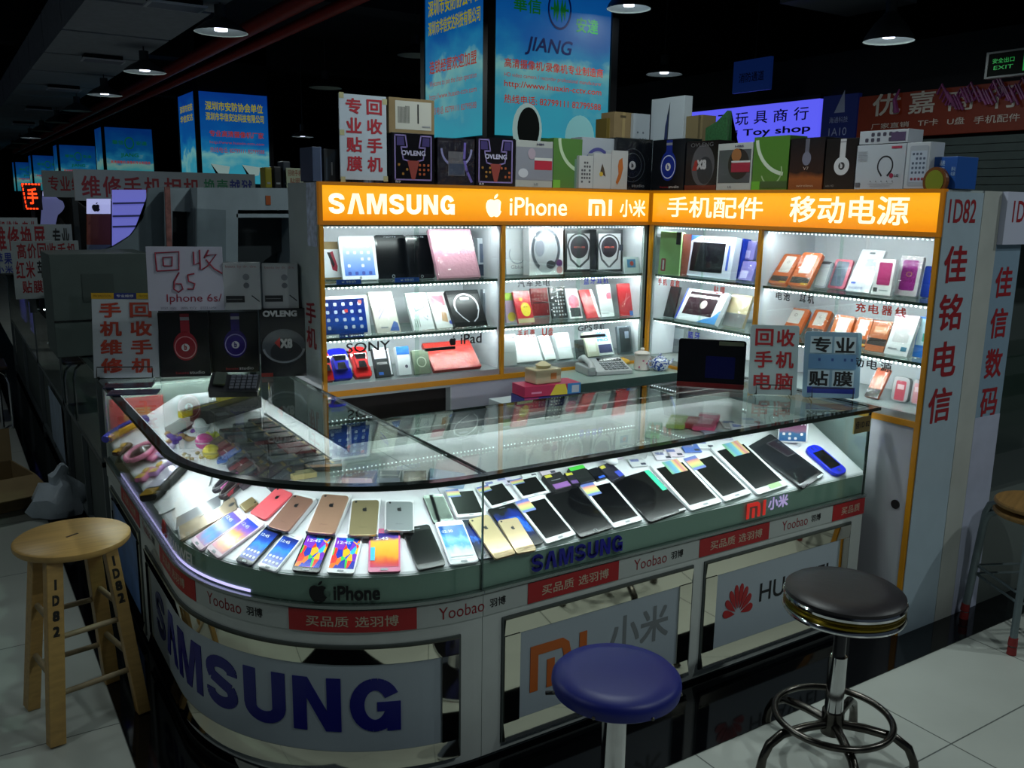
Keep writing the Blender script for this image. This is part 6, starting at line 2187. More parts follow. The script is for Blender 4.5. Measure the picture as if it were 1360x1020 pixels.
for lb, l, r in (('black framed headphone box with a dark disc, left of its twin', 750, 789.6), ('black framed headphone box with a dark disc, next to the blue card', 792, 827)):
    cabL('headphone_box', lb, 'box', rect(l, 304.5, r, 361), S1, 3, .06, C('141418', .3), [('window', 'r', (.08, .06, .92, .9), C('b4b4b8', .2)), ('headband', 'o', (.48, .6, .40, .05, 0, 180, .9), C('1a1a1e')), ('disc', 'c', (.48, .58, .3), C('241c26', .4)), ('cups', 'l', ([[(.1, .6), (.2, .3), (.45, .12)], [(.86, .6), (.78, .3), (.5, .12)]], .06), C('3a3a40')), ('lettering', 't', ('MDR-100', .3, .56, .66, .6, .0), C('d8604a')), ('side_band', 'r', (.86, .5, 1, .64), C('1c2030'))])
cabL('card_pack', 'small white and blue card at the right end of the top shelf', 'package', rect(829, 341, 849, 363), S1, 10, .01, C('d4dce4', .3), [('blue_square', 'r', (.2, .35, .75, .85), C('5a8ab8')), ('dot', 'c', (.5, .6, .12), C('b84a4a'))])
mid = [('kids pack with green top and yellow face, left end of the second bay', [(671, 390), (684, 388), (688, 428), (672, 429)], 'b89ab4', [('green_top', 'r', (0, .75, 1, 1), C('9ab84a')), ('yellow_face', 'c', (.5, .2, .35), C('d8c04a'))]),
       ('red phone case pack with a yellow bear', [(681, 388), (702, 385.5), (710, 428), (689, 429.5)], 'c42a38', [('bear', 'c', (.6, .42, .3, .38), C('e0c83a')), ('bear_ear', 'c', (.4, .74, .1), C('e0c83a')), ('eyes', 'g', (.45, .45, .75, .55, 2, 1, .06), K_), ('pale_base', 'r', (0, 0, 1, .14), C('c8b890'))]),
       ('dark red phone case pack with white dots', [(705, 384), (726.5, 381.4), (730.6, 418.5), (708, 420)], 'a81f28', [('dots', 'g', (.1, .55, .9, .8, 4, 2, .06), C('e0b0a8')), ('dark_band', 'r', (.05, .45, .95, .5), C('5a1014'))]),
       ('black and white leopard patterned phone case pack', [(729, 381.4), (748.5, 380), (755, 424), (734, 421)], '2a2a2e', [('pattern', 'g', (.05, .05, .95, .95, 5, 8, .10, .35), C('d0d0d2'))]),
       ('white pack with a pink and black picture', [(750, 384), (766, 383), (774.5, 421), (758, 424)], 'e0dee0', [('pink_picture', 'c', (.5, .55, .42, .5), C('e05a78')), ('black_picture', 'r', (.1, .05, .9, .35), C('1c1c22'))]),
       ('red phone case pack with white diagonal glints', [(769, 385.5), (785.5, 384), (798, 421), (780, 422.6)], 'd0303a', [('white_side', 'r', (.82, .0, 1, 1), W_)]),
       ('plain white phone case pack with a small pink square', [(792, 378.7), (810, 377), (816, 420), (799, 421)], 'e0e0e4', [('pink_square', 'r', (.6, .55, .95, .75), C('d86a80')), ('seam', 'r', (.1, .1, .6, .12), G_)]),
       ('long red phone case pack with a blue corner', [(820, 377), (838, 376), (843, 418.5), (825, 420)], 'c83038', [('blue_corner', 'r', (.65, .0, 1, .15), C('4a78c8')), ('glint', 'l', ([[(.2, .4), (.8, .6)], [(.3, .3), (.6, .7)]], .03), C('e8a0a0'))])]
for lb, q, hx, par in mid:
    cabL('phone_case_pack', lb, 'phone case', q, S2, 14, .014, C(hx, .3), par + [shine(.014)], group='phone case packs in the second bay')
bot = [('plain white box at the left end of the bottom shelf, second bay', [(669, 446), (690, 446), (694, 487), (671, 488)], 'e4e4e8'),
       ('widest plain white box on the bottom shelf', [(686, 449), (719, 447), (733, 480), (694, 486)], 'e8e8ec'),
       ('narrow white box with a grey dot on the bottom shelf', [(721, 449), (738, 446), (746, 478), (734, 481)], 'e2e4e6'),
       ('white box with a pale seam left of the black lock', [(738, 444), (757, 441), (764, 475), (747, 479)], 'dfe1e6')]
for lb, q, hx in bot:
    cabL('white_box', lb, 'box', q, S3, 20, .03, C(hx, .35), [('lid_seam', 'r', (.02, .42, .98, .43), C('b8bcc4')), ('mark', 'c', (.85, .9, .04), G_)])
cabL('cable_pack', 'dark narrow cable pack behind the black lock', 'package', [(765, 451), (775, 451), (778, 475), (768, 477)], S3, 12, .02, C('4a4a4c', .35), [('cable', 'o', (.5, .5, .35, .08), K_), shine(.02)])
cabL('gadget_box', 'cream box with a pale window on the bottom shelf', 'box', [(775, 442), (790, 440), (797, 472), (781, 475)], S3, 16, .025, C('d4d0bc', .35), [('window', 'r', (.15, .2, .8, .7), C('e8e6dc'))])
cabL('gadget_box', 'white box with light blue lettering and a dark picture', 'box', [(792, 439), (812, 437.7), (820, 472), (799, 473)], S3, 16, .025, C('e2e6ea', .3), [('lettering', 'tt', [('BASE', .1, .82, .85, .93, .02), ('BASE', .1, .68, .85, .79, .02), ('PRO', .1, .54, .8, .65, .02)], C('4a9ad8')), ('picture', 'r', (.08, .1, .92, .42), C('3a3a68'))])
cabL('phone_case_pack', 'grey framed phone case pack at the right end of the bottom shelf', 'phone case', [(819, 433.6), (838, 432), (840, 469), (823.6, 470.6)], S3, 12, .02, C('5a6068', .3), [('window', 'r', (.12, .06, .88, .94), C('2c2f36', .15)), ('print', 'r', (.5, .55, .8, .8), C('8a92a8')), shine(.02)], rr=.006)

# ------------------------------------------------------------------ goods in the right wall cabinet
cabR('notebook', 'plain light green book leaning in the corner of the top shelf', 'book', [(865, 307), (893, 309), (890, 366), (863, 366)], S1, 4, .03, C('a4cc8c', .5), [('red_tag', 'rr', (.12, .08, .35, .38, .05), C('a83a48')), ('lettering', 'r', (.2, .12, .27, .34), W_), ('dark_label', 'r', (.78, .72, 1, 1), C('2a2c34'))])
cabR('book_stack', 'thin case box with orange and black spines beside the green book', 'box', [(895, 310), (909, 311), (903, 366), (892, 366)], S1, 6, .06, C('7a4030', .4), [('black_spine', 'r', (.0, .0, .35, 1), K_), ('orange_spine', 'r', (.55, .0, .8, 1), C('c87a5a'))])
cabR('tablet_box', 'white and blue tablet box with a dark screen window, top shelf', 'box', [(913, 312), (978, 315.5), (970, 370), (904, 366)], S1, 8, .045, C('d4d8ec', .3), [('blue_swirl', 'p', [(.0, .4), (.12, .6), (.1, .85), (.3, 1), (.0, 1)], C('2a5fc8')), ('screen', 'r', (.16, .12, .82, .84), mat('window_dark', '17151c', .06)), ('lettering', 'tt', [('TABLET PC', .35, .88, .8, .95, .01)], C('1c3a9a')), ('side_print', 'r', (.88, .2, .92, .8), C('3a5ac0'))])
cabR('tablet_box', 'narrow strong blue box edge behind the white and blue tablet box', 'box', [(979, 316), (988, 317), (981, 370), (972, 370)], S1, 4, .06, C('1c3fd0', .3), [('stripe', 'r', (.4, .1, .6, .9), C('8aa4f0'))])
for lb, q in (('violet clear phone case pack lying low beside the blue box', [(990, 346), (1003, 348), (1000, 373), (977, 371)]), ('violet clear phone case pack standing at the end of the top shelf', [(989, 318), (1003, 322), (1002, 346), (990, 345)])):
    cabR('phone_case_pack', lb, 'phone case', q, S1 if 'low' in lb else S1 + .10, 12, .02, C('8f86d0', .2), [('pale_print', 'r', (.1, .1, .6, .5), C('cfc8f4')), shine(.02)])
cabR('phone_case_pack', 'black phone case with coloured dots on the middle shelf', 'phone case', [(876, 379), (889, 379), (880, 419), (869, 417)], S2, 14, .014, C('17181c', .3), [('yellow_dot', 'c', (.3, .8, .13), C('d8d040')), ('pink_dot', 'c', (.65, .62, .13), C('d85a88')), ('blue_dot', 'c', (.3, .45, .13), C('4a6ad8')), ('white_dot', 'c', (.7, .3, .13), C('d8d8dc')), ('red_dot', 'c', (.35, .15, .13), C('c83a3a'))])
cabR('phone_case_pack', 'plain black flip case beside the dotted one', 'phone case', [(889, 380), (904, 381), (892, 421), (880, 420)], S2, 14, .016, C('0e0f13', .3), [('seam', 'r', (.06, .03, .09, .97), C('2a2c33')), shine(.016)])
cabR('tablet_box', 'white tablet box with a dark brown screen window, middle shelf', 'box', [(916, 384), (966, 388), (951.5, 432), (893, 422.5)], S2, 26, .03, C('dcdfe6', .3), [('screen', 'r', (.12, .2, .84, .92), mat('brown_screen', '35222a', .08)), ('emblem', 'c', (.55, .55, .08), C('c0a8a8')), ('blue_wave', 'p', [(.55, .0), (1, .0), (1, .45), (.86, .2), (.7, .12)], C('3f8ad0')), ('blue_edge', 'r', (.0, .0, .04, 1), C('2a48b0'))])
cabR('tablet_case', 'beige tablet case pack in film at the end of the middle shelf', 'tablet case', [(974, 389.6), (999, 393.7), (986, 436), (957, 432)], S2, 24, .02, C('b8a888', .4), [('grey_half', 'r', (.0, .0, 1, .42), C('6a6a6c')), shine(.02)])
cabR('earphone_pack', 'dark grey clear pack behind the mug on the bottom shelf', 'package', [(864, 428), (884, 430), (880, 462), (862, 462)], S3, 12, .02, C('54585c', .25), [('print', 'r', (.2, .2, .7, .6), C('8a9096')), shine(.02)])
cabR('earphone_pack', 'wide grey clear pack behind the teapot on the bottom shelf', 'package', [(886, 431), (916, 434), (910, 470), (884, 466)], S3, 14, .02, C('63686c', .25), [('print', 'r', (.1, .5, .8, .9), C('8a9298')), shine(.02)])
p = at(952, 454, 'z', S3 + .002)
o = tag(B().cyl((0, 0, 0), (0, 0, .045), .042, .045, seg=28).build('jar', C('d4d4d0', .3), smooth=True, M=Matrix.Translation((p[0] if p[0] < 3.6 else 3.5, p[1], S3 + .002))), 'white round jar behind the laptop on the bottom shelf', 'jar')
B().cyl((0, 0, .045), (0, 0, .058), .047, seg=28).build('lid', C('b8b4ac', .3), o, smooth=True)

ORG = C('c8602a', .35)


def orange_pack(lb, q, sz, lean=24):
    cabR('phone_case_pack', lb, 'phone case', q, sz, lean, .022, ORG, [('white_card', 'rr', (.22, .38, .80, .92, .04), C('dcd4d0')), ('label', 'r', (.04, .08, .96, .26), C('2e2420')), ('yellow_mark', 'r', (.6, .04, .95, .10), C('d0a02a')), ('ring', 'o', (.5, .72, .07, .018), C('8a7a72')), ('film', 'film', (.02,), FILM)], rr=.012, group='orange battery case packs')


orange_pack('orange pack with a white card, first on the top shelf of the right bay', [(1043, 337), (1065, 338), (1043, 378), (1019, 375)], S1)
orange_pack('orange pack with a white card, second on the top shelf beside the grey case', [(1068, 335.7), (1093, 335.7), (1072.6, 381.5), (1045, 378)], S1)
cabR('phone_case_pack', 'transparent grey phone case standing beside the pink bumper', 'phone case', [(1089, 347), (1107, 348), (1095.6, 383), (1079, 381.5)], S1, 20, .014, C('9aa2aa', .15), [('inner', 'rr', (.12, .08, .88, .92, .08), C('c4cad0', .1)), ('dark_label', 'r', (.1, .9, .9, 1), C('3a3c40')), shine(.014)], rr=.01)
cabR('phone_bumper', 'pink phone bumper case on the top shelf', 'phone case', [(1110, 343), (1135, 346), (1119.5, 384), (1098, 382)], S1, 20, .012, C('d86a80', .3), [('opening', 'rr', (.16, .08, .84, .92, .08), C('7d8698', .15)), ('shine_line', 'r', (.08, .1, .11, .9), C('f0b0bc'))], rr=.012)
cabR('phone_case_pack', 'tall white hanging pack with blue print on the top shelf', 'phone case', [(1145, 331), (1177, 333), (1153, 389), (1123, 386)], S1, 18, .016, C('dcdee4', .3), [('hang_hole', 'rr', (.38, .90, .62, .94, .03), C('6a6c70')), ('pale_window', 'r', (.35, .4, .92, .78), C('bcbcdc', .15)), ('blue_mark', 'c', (.2, .2, .12, .05), C('2a4fb0')), ('lettering', 't', ('手机保护壳', .08, .05, .7, .12, .0), C('5a6ab0')), shine(.016)])
cabR('phone_case_pack', 'white box with a magenta phone case in its window', 'phone case', [(1164, 343), (1191, 344.6), (1181, 393), (1157, 391)], S1, 16, .018, C('dcd8da', .3), [('magenta_case', 'rr', (.2, .28, .88, .9, .06), C('a83068', .4)), ('dark_mark', 'r', (.08, .08, .3, .2), C('3a3a3c')), ('lettering', 'r', (.4, .12, .85, .15), G_), shine(.018)])
cabR('phone_case_pack', 'sparkling purple phone case with a gold ring in a clear pack', 'phone case', [(1197, 340), (1228, 341), (1216, 394), (1188, 392)], S1, 14, .018, C('c4bcc0', .2), [('purple_case', 'rr', (.14, .14, .84, .9, .08), mat('purple_glitter', '8c2478', .3, .2, noise=.5, nscale=220)), ('gold_ring', 'o', (.5, .55, .13, .03, 0, 360, .8), C('c8a050', .3, .6)), shine(.018)], rr=.008)
cabR('phone_case_pack', 'strong blue phone case at the right end of the top shelf', 'phone case', [(1230, 354), (1244, 353), (1238, 396), (1221, 394)], S1, 14, .014, C('1c3a9c', .3), [('camera_hole', 'rr', (.5, .8, .9, .88, .05), C('0c1440')), ('edge', 'r', (.0, .05, .06, .95), C('3a5ac8'))], rr=.008)
cabR('gadget_box', 'small white hanging box behind the orange packs', 'box', [(1056, 321), (1084, 321), (1084, 366), (1056, 366)], S1, 0, .03, C('c8c4c0', .4), [('red_mark', 'c', (.8, .5, .1), C('a85a50')), ('hang_slot', 'rr', (.3, .55, .5, .75, .02), C('5a5a5c'))])
orange_pack('orange pack leaning behind the red character sign, first of the middle shelf', [(1048, 409), (1077, 410), (1060, 442), (1032, 440)], S2)
orange_pack('orange pack between the two signs, second of the middle shelf', [(1084, 412), (1105, 412), (1092, 446), (1066, 444)], S2)
orange_pack('orange pack above the blue sign, third of the middle shelf', [(1110, 418), (1137, 420), (1123, 457), (1098, 454)], S2)
orange_pack('orange pack right of the blue sign, fourth of the middle shelf', [(1140, 421), (1160, 423), (1149, 461), (1127, 458)], S2)
cabR('phone_case_pack', 'dull orange pack with black bands beside the white window box', 'phone case', [(1161, 424), (1186, 428), (1172, 468), (1148, 465)], S2, 22, .02, C('b0603c', .35), [('black_band', 'r', (.0, .2, 1, .42), C('241a18')), ('print', 'r', (.2, .6, .9, .8), C('d89a7a')), shine(.02)])
cabR('phone_case_pack', 'white box with a tall pale window and pink top, middle shelf', 'phone case', [(1191, 417), (1222, 421), (1204, 474), (1173, 469.5)], S2, 18, .02, C('e0dfe2', .3), [('window', 'rr', (.18, .32, .84, .88, .05), C('cfcacc', .15)), ('pink_top', 'r', (.0, .92, 1, 1), C('e0b0c4')), ('blue_label', 'r', (.66, .12, .9, .22), C('3a7a98')), ('lettering', 'r', (.12, .14, .5, .17), G_), shine(.02)])
cabR('phone_case_pack', 'bright blue and white box at the right end of the middle shelf', 'phone case', [(1225, 421), (1234, 421), (1228, 476), (1208, 473)], S2, 16, .02, C('2a6fc0', .3), [('pale_top', 'r', (.1, .3, .95, .95), C('b8d0d8')), ('green_mark', 'r', (.6, .4, .9, .6), C('4a9a7a'))])
cabR('earphone_pack', 'orange and black packet hanging over the bottom shelf sill', 'package', [(1165, 490), (1184, 488.6), (1166, 528), (1147, 527)], S3, 26, .015, C('b8563a', .3), [('black_base', 'r', (.0, .0, 1, .3), C('1c1614')), ('pale_picture', 'l', ([[(.4, .4), (.6, .75), (.7, .5)], [(.5, .4), (.8, .7)]], .06), C('e8c8b8')), shine(.015)])
for lb, q, hx in (('clear bottle-shaped case with a red and pink phone cover inside', [(1187, 501), (1211, 501), (1203, 536), (1183, 530)], 'b84858'), ('second clear case at the right end of the bottom shelf', [(1214, 504), (1227, 505), (1221, 538), (1207, 536)], 'c88a90')):
    cabR('phone_case_pack', lb, 'phone case', q, S3, 12, .025, C('a8a4a8', .12), [('cover', 'rr', (.2, .05, .8, .85, .08), C(hx)), ('white_label', 'r', (.3, .5, .7, .7), C('d8b8bc')), shine(.025)], rr=.02)

# ------------------------------------------------------------------ boxes stacked on top of the cabinets
DISCG = C('1e2024', .35)


def beats(fn, label, l, tp, r, hx, hx2, d=.02, t=.12, base=1.884, words=('beats', 'studio'), **k):
    w = dict(
        m=C('0d0e12', .3))
    par = [('headband', 'r', (.44, .55, .62, .98), C(hx, .3)), ('silver_clip', 'r', (.44, .88, .62, .93), C('a8aab0', .3, .5)), ('ear_cup', 'c', (.52, .48, .24, .31), C(hx, .25)),
           ('cup_ring', 'o', (.52, .46, .22, .02, 0, 360, 1.1), C(hx2, .3)), ('cup_disc', 'c', (.52, .46, .08), C('c8c8cc')), ('letter', 't', ('b', .49, .42, .55, .51, .03), C(hx)),
           ('lettering', 't', (words[0], .30, .045, .56, .085, .0), C('8c2024')), ('lettering', 't', (words[1], .58, .045, .88, .095, .0), C('c8c8cc'))]
    return par


def ovleng(fn, lb, l, tp, r, d):
    par = [('outline', 'l', ([[(.08, .08), (.08, .95), (.32, .95), (.36, .72), (.22, .72), (.27, .48), (.44, .44), (.5, .1), (.56, .44), (.73, .48), (.78, .72), (.64, .72), (.68, .95), (.92, .95), (.92, .08), (.08, .08)]], .028), C('8a7ab8')),
           ('red_wedge', 'p', [(.36, .46), (.64, .46), (.54, .09), (.46, .09)], C('8c3a34')), ('violet_patch', 'pp', [[(.12, .75), (.3, .75), (.28, .92), (.12, .92)], [(.7, .75), (.88, .75), (.88, .92), (.72, .92)]], C('3a2f6a')),
           ('sparks', 'g', (.12, .15, .4, .42, 3, 3, .05, .4), C('9a6a2a')), ('sparks', 'g', (.6, .15, .9, .42, 3, 3, .05, .4), C('a8502a')),
           ('lettering', 't', ('OVLENG', .22, .56, .78, .66, .02), C('b8b4d0')), ('lettering', 't', ('R9', .08, .015, .2, .06, .02), C('a8a8b0'))]
    o = fn('headphone_box', lb, 'box', l, tp, r, d, .12, C('0e0c12', .2), par)
    return o


topL('cardboard_box', 'brown parcel box with a white address label on the headphone box', 'box', 517, 131, 577, .03, .2, CARD, [('address_label', 'r', (.14, .12, .93, .92), C('c4c4bc')), ('barcode', 'l', ([[(.2 + k * .02, .3), (.2 + k * .02, .75)] for k in range(9)] + [[(.36 + k * .02, .3), (.36 + k * .02, .78)] for k in range(5)], .009), K_), ('black_bar', 'r', (.62, .3, .65, .85), K_), ('print', 'r', (.72, .2, .9, .24), G_)], base=at(548, 178, 'y', 3.82)[2])
ovleng(topL, 'dark headphone box with a violet outline under the parcel box', 520, 177, 577, .02)
topL('headphone_pack', 'dark clear headphone pack between the two violet outlined boxes', 'package', 581, 184, 631, .03, .11, C('1c1a26', .15), [('headband', 'o', (.5, .78, .42, .05, 180, 360, 1.0), C('8a88b8')), ('card', 'r', (.28, .2, .72, .72), C('5a5a62')), ('picture', 'r', (.3, .22, .7, .46), C('34405a')), ('swirl', 'l', ([[(.72, .9), (.7, .55), (.78, .3), (.9, .08)]], .06), C('6a5ab0')), ('film', 'film', (.1,), FILM)])
ovleng(topL, 'dark headphone box with a violet outline beside the white window box', 632, 183, 684, .02)
topL('headphone_box', 'white edged window box with a red label left of the green one', 'box', 685, 187, 734, .02, .12, C('a8acaa', .3), [('window', 'r', (.0, .15, 1, .86), C('8a8c98', .12)), ('red_label', 'r', (.5, .38, .98, .58), C('b0203a')), ('white_band', 'r', (.5, .58, .98, .64), C('c8cac8')), ('earbuds', 'c', (.2, .3, .13, .1), C('c4c6d0', .2)), ('earbuds', 'c', (.42, .72, .1, .12), C('aa9aa8', .2)), ('lettering', 't', ('HBS', .55, .91, .75, .95, .02), C('2a2a50')), ('lettering', 't', ('LG', .5, .04, .6, .09, .01), C('5a5c60'))])
topL('headphone_box', 'green box with a white curved cable on the left cabinet', 'box', 735, 184, 773, .02, .12, C('4f7a3a', .3), [('cable', 'o', (1.1, 1.0, .95, .10, 180, 250, 1.0), C('b4c8a8')), ('bright_tab', 'r', (.0, .0, .25, .16), C('6fb03a')), ('pale_side', 'r', (.74, .0, 1, .6), C('6a8478'))])
topL('headphone_box', 'white box with a violet arc behind the white phone boxes', 'box', 772, 183, 815, .08, .1, C('a4aab4', .3), [('arc', 'o', (.5, .5, .38, .08, 0, 180, 1.0), C('4a4a8c')), ('label', 'r', (.3, .55, .7, .6), C('6a6a9a'))])
for lb, l, r, tp, par in (('slim white phone box printed with small icons', 769, 788, 207, [('icons', 'g', (.15, .15, .85, .85, 4, 6, .12, .25), C('4a4a52'))]),
                          ('white phone box with a small dark flower print', 788, 812, 204, [('flower', 'p', [(.4, .5), (.5, .72), (.62, .55), (.7, .35), (.5, .42)], C('4a3a2c')), ('petal', 'c', (.45, .42, .1), C('c8a83a'))]),
                          ('white phone box with an orange feather print', 812, 834, 200, [('feather', 'p', [(.45, .75), (.65, .82), (.72, .55), (.6, .3), (.4, .12), (.3, .18), (.45, .4), (.4, .6)], C('b4642a'))])):
    topL('phone_box', lb, 'box', l, tp, r, .0, .05, C('b4b6b8', .35), par + [('edge_line', 'r', (.0, .0, .02, 1), C('8a8c90'))])
topL('headphone_box', 'dark headphone box with faint rings behind the white phone boxes', 'box', 818, 184, 866, .06, .12, C('10141a', .25), [('ring', 'o', (.45, .48, .35, .015, 0, 360, 1.0), C('3a4048')), ('ring', 'o', (.45, .48, .26, .015, 0, 360, 1.0), C('3a4048')), ('cup_disc', 'c', (.45, .48, .09), C('b8bac0')), ('letter', 't', ('b', .42, .44, .48, .53, .03), K_), ('lettering', 't', ('studio', .45, .06, .8, .12, .0), C('8a8c90')), ('film', 'film', (.1,), FILM)])
topR('headphone_box', 'black headphone box with a blue ear cup on the right cabinet', 'box', 866, 185, 909, .02, .12, C('0d1016', .3), beats(topR, '', 0, 0, 0, '1a2a80', 'b4bcd8'))
topR('headphone_box', 'dark red edged headphone box with a large grey pair and a mark', 'box', 911, 187, 953, .02, .12, C('16100f', .2), [('ear_cup', 'c', (.55, .5, .36, .46), C('4a484c', .2)), ('inner_cup', 'c', (.62, .4, .24, .3), C('2a2a2e', .2)), ('red_mark', 'p', [(.22, .4), (.36, .4), (.4, .62), (.3, .6)], C('8a2420')), ('lettering', 'tt', [('X8', .36, .42, .66, .62, .03)], C('a8a8ac')), ('lettering', 't', ('OVLENG', .15, .88, .85, .96, .0), C('5a5a5e')), ('red_base', 'r', (.0, .0, 1, .1), C('5a1c14'))])
topR('headphone_box', 'white edged window box with a dark red label on the right cabinet', 'box', 953, 190, 999, .02, .12, C('a4a8a8', .3), [('window', 'r', (.04, .15, .96, .86), C('4a4c50', .12)), ('earbud', 'c', (.62, .55, .3, .32), C('2c2624', .2)), ('wood_patch', 'c', (.55, .74, .14), C('8a5a34')), ('red_label', 'r', (.42, .38, .95, .58), C('8c1c34')), ('white_band', 'r', (.42, .58, .95, .62), C('b8baba')), ('lettering', 't', ('LG', .35, .04, .45, .09, .01), C('5a5c60')), ('lettering', 't', ('HBS', .5, .91, .75, .95, .02), C('3a3a5a'))])
topR('headphone_box', 'green box with a white swoosh shaped cable on the right cabinet', 'box', 1000, 181, 1047, .02, .12, C('47732a', .3), [('cable', 'o', (1.0, 1.0, .95, .09, 185, 262, .9), C('b8c4b4')), ('loop', 'o', (.55, .35, .3, .03, 200, 380, 1.0), C('9ab088')), ('bright_tab', 'r', (.0, .0, .24, .16), C('5ca02e')), ('dark_base', 'r', (.26, .03, 1, .16), C('34502a'))])
topR('headphone_box', 'dark box with an orange glow and a grey headphone picture', 'box', 1049, 183, 1094, .02, .12, ramp_mat('dark_orange_glow_print', [(0, '7a4020'), (.22, '8a4a24'), (.34, '2a1a16'), (1, '141318')], axis=1, mixn=.15), [('band', 'r', (.44, .68, .56, .98), C('5a5a68', .3)), ('ear_cup', 'c', (.5, .6, .13, .16), C('6a6a7c', .3)), ('lettering', 't', ('V7', .42, .38, .58, .44, .0), C('a89a90')), ('lettering', 't', ('wireless', .25, .05, .75, .1, .0), C('b89a80'))])
topR('headphone_box', 'black box with a white headphone on the right cabinet', 'box', 1096, 184, 1138, .02, .12, C('0a0a0d', .3), [('headband', 'r', (.45, .55, .63, .99), C('b8b8bc', .3)), ('silver_clip', 'r', (.45, .92, .63, .95), C('8a8a90', .3)), ('ear_cup', 'c', (.54, .46, .24, .24), C('c0c0c4', .25)), ('cup_disc', 'c', (.54, .46, .1), C('2a2a2e')), ('letter', 't', ('b', .5, .42, .57, .52, .03), C('c0c0c4')), ('lettering', 't', ('solo HD', .08, .05, .35, .09, .0), C('8a8a8e'))])
topR('headphone_box', 'large white box with a black neckband earphone picture', 'box', 1136, 192, 1202, .02, .10, C('aab0ba', .35), [('neckband', 'o', (.62, .52, .16, .025, -40, 220, 1.1), C('1a1c24')), ('ends', 'l', ([[(.50, .40), (.56, .30)], [(.74, .40), (.68, .30)]], .03), C('1a1c24')), ('red_label', 'r', (.72, .90, .92, .95), C('a0304a')), ('round_mark', 'c', (.76, .30, .04), C('8c2040')), ('lettering', 'tt', [('LG', .82, .27, .9, .33, .02)], C('3a3c48')), ('small_print', 'l', ([[(.05, .85 - k * .04), (.25, .85 - k * .04)] for k in range(6)] + [[(.3, .12), (.8, .12)], [(.35, .07), (.75, .07)]], .006), C('7a808c')), ('barcode', 'r', (.04, .06, .14, .15), C('5a5e68')), ('dots', 'g', (.3, .15, .85, .2, 5, 1, .02), C('5a5e68'))])
topR('phone_box', 'flat white box with black sketches lying on the large white box', 'box', 1139, 173, 1203, .02, .10, C('a8adb6', .35), [('sketches', 'g', (.1, .1, .95, .9, 7, 2, .07, .35), C('3a3848')), ('violet_patch', 'r', (.66, .15, .95, .8), C('4a3a5a'))], base=at(1169, 191, 'x', 3.35)[2])
topR('phone_box', 'white phone box printed with a home screen full of icons', 'box', 1203, 189, 1235, .0, .09, C('b0b6be', .35), [('phone_outline', 'rr', (.14, .05, .92, .93, .08), C('989ea8')), ('screen', 'r', (.2, .14, .86, .82), C('aab4c4', .25)), ('icons', 'g', (.24, .3, .84, .8, 4, 5, .09, .15), C('4a5468')), ('dock', 'g', (.24, .16, .84, .26, 4, 1, .1), C('8a3a48')), ('side', 'r', (.98, .0, 1, 1), C('8a909a'))])
topR('gadget_box', 'blue box with vertical white print at the right end of the cabinet', 'box', 1236, 208, 1272, .03, .14, C('1f4f9a', .35), [('lettering', 'tt', [('品胜', .35, .72, .55, .88, .01), ('电源', .35, .52, .55, .68, .01), ('移动', .8, .55, .95, .68, .01), ('电源', .8, .4, .95, .53, .01)], C('9ab4d8'))])
p = at(1243, 240, 'x', 3.335)
o = tag(B().prism([(.05 * math.cos(k * math.pi / 12), .055 * math.sin(k * math.pi / 12)) for k in range(24)], 0, .02, M=mcols((0, -1, 0), (0, 0, 1), (-1, 0, 0), (3.345, p[1], 1.912))).build('round_badge', C('6a3c14', .4)), 'round brown and yellow disc standing at the right end of the header', 'disc')
B().prism([(.038 * math.cos(k * math.pi / 12), .043 * math.sin(k * math.pi / 12)) for k in range(24)], .02, .022, M=mcols((0, -1, 0), (0, 0, 1), (-1, 0, 0), (3.345, p[1], 1.912))).build('yellow_face', C('76801e', .4), o)
# second row
topL('carton', 'small plain brown carton behind the dark ringed box', 'box', 814, 149, 839, .22, .12, CARD, [('tape', 'r', (.42, .0, .56, 1), C('a08a5c')), ('slot', 'r', (.3, .93, .6, .96), C('4a3c24'))])
topL('carton', 'yellowish carton edge behind the plain brown one', 'box', 804, 157, 813, .26, .1, C('6a5a24', .6), [('tape', 'r', (.4, .0, .6, 1), C('8a7a3c'))])
topL('phone_box', 'white phone box with an icon print in the second row', 'box', 839, 151, 861, .20, .06, C('a8b0b8', .35), [('icons', 'g', (.2, .3, .85, .8, 4, 6, .09, .2), C('5a626e')), ('dark_icons', 'g', (.2, .15, .7, .35, 2, 2, .14, .3), C('1c2230'))])
topR('tablet_box', 'tall white tablet box standing above the other boxes', 'box', 862, 130, 905, .16, .06, C('b4bec6', .35), [('side_view', 'p', [(.42, .12), (.52, .05), (.58, .95), (.5, .8)], C('2a3440')), ('screen_edge', 'p', [(.40, .2), (.50, .1), (.54, .85), (.46, .7)], C('1a2a5a'))])
topR('carton', 'beige carton right of the tall white tablet box', 'box', 904, 154, 930, .18, .1, C('786a4a', .7), [('tape', 'r', (.8, .0, .9, 1), C('5a5038'))])
p = at(958, 187, 'x', 3.52)
b = B()
b.prism([(-.10, 0), (.15, 0), (.11, .05), (.06, .12), (.05, .27), (-.02, .22), (-.10, .19)], -.03, 0, M=mcols((0, -1, 0), (0, 0, 1), (-1, 0, 0), (3.50, p[1], 2.02)))
tag(b.build('gift_bag', mat('green_glitter_paper', '2f5c38', .35, noise=.35, nscale=90), bevel=.01), 'crumpled green glitter bag in front of the violet toy sign', 'bag')
b = B()
b.box(-.2, -.1, 0, .24, .12, .105)
tag(b.build('carton', C('35301f', .7), M=Matrix.Translation((3.60, p[1], 1.884))), 'low dark carton under the green glitter bag', 'box')
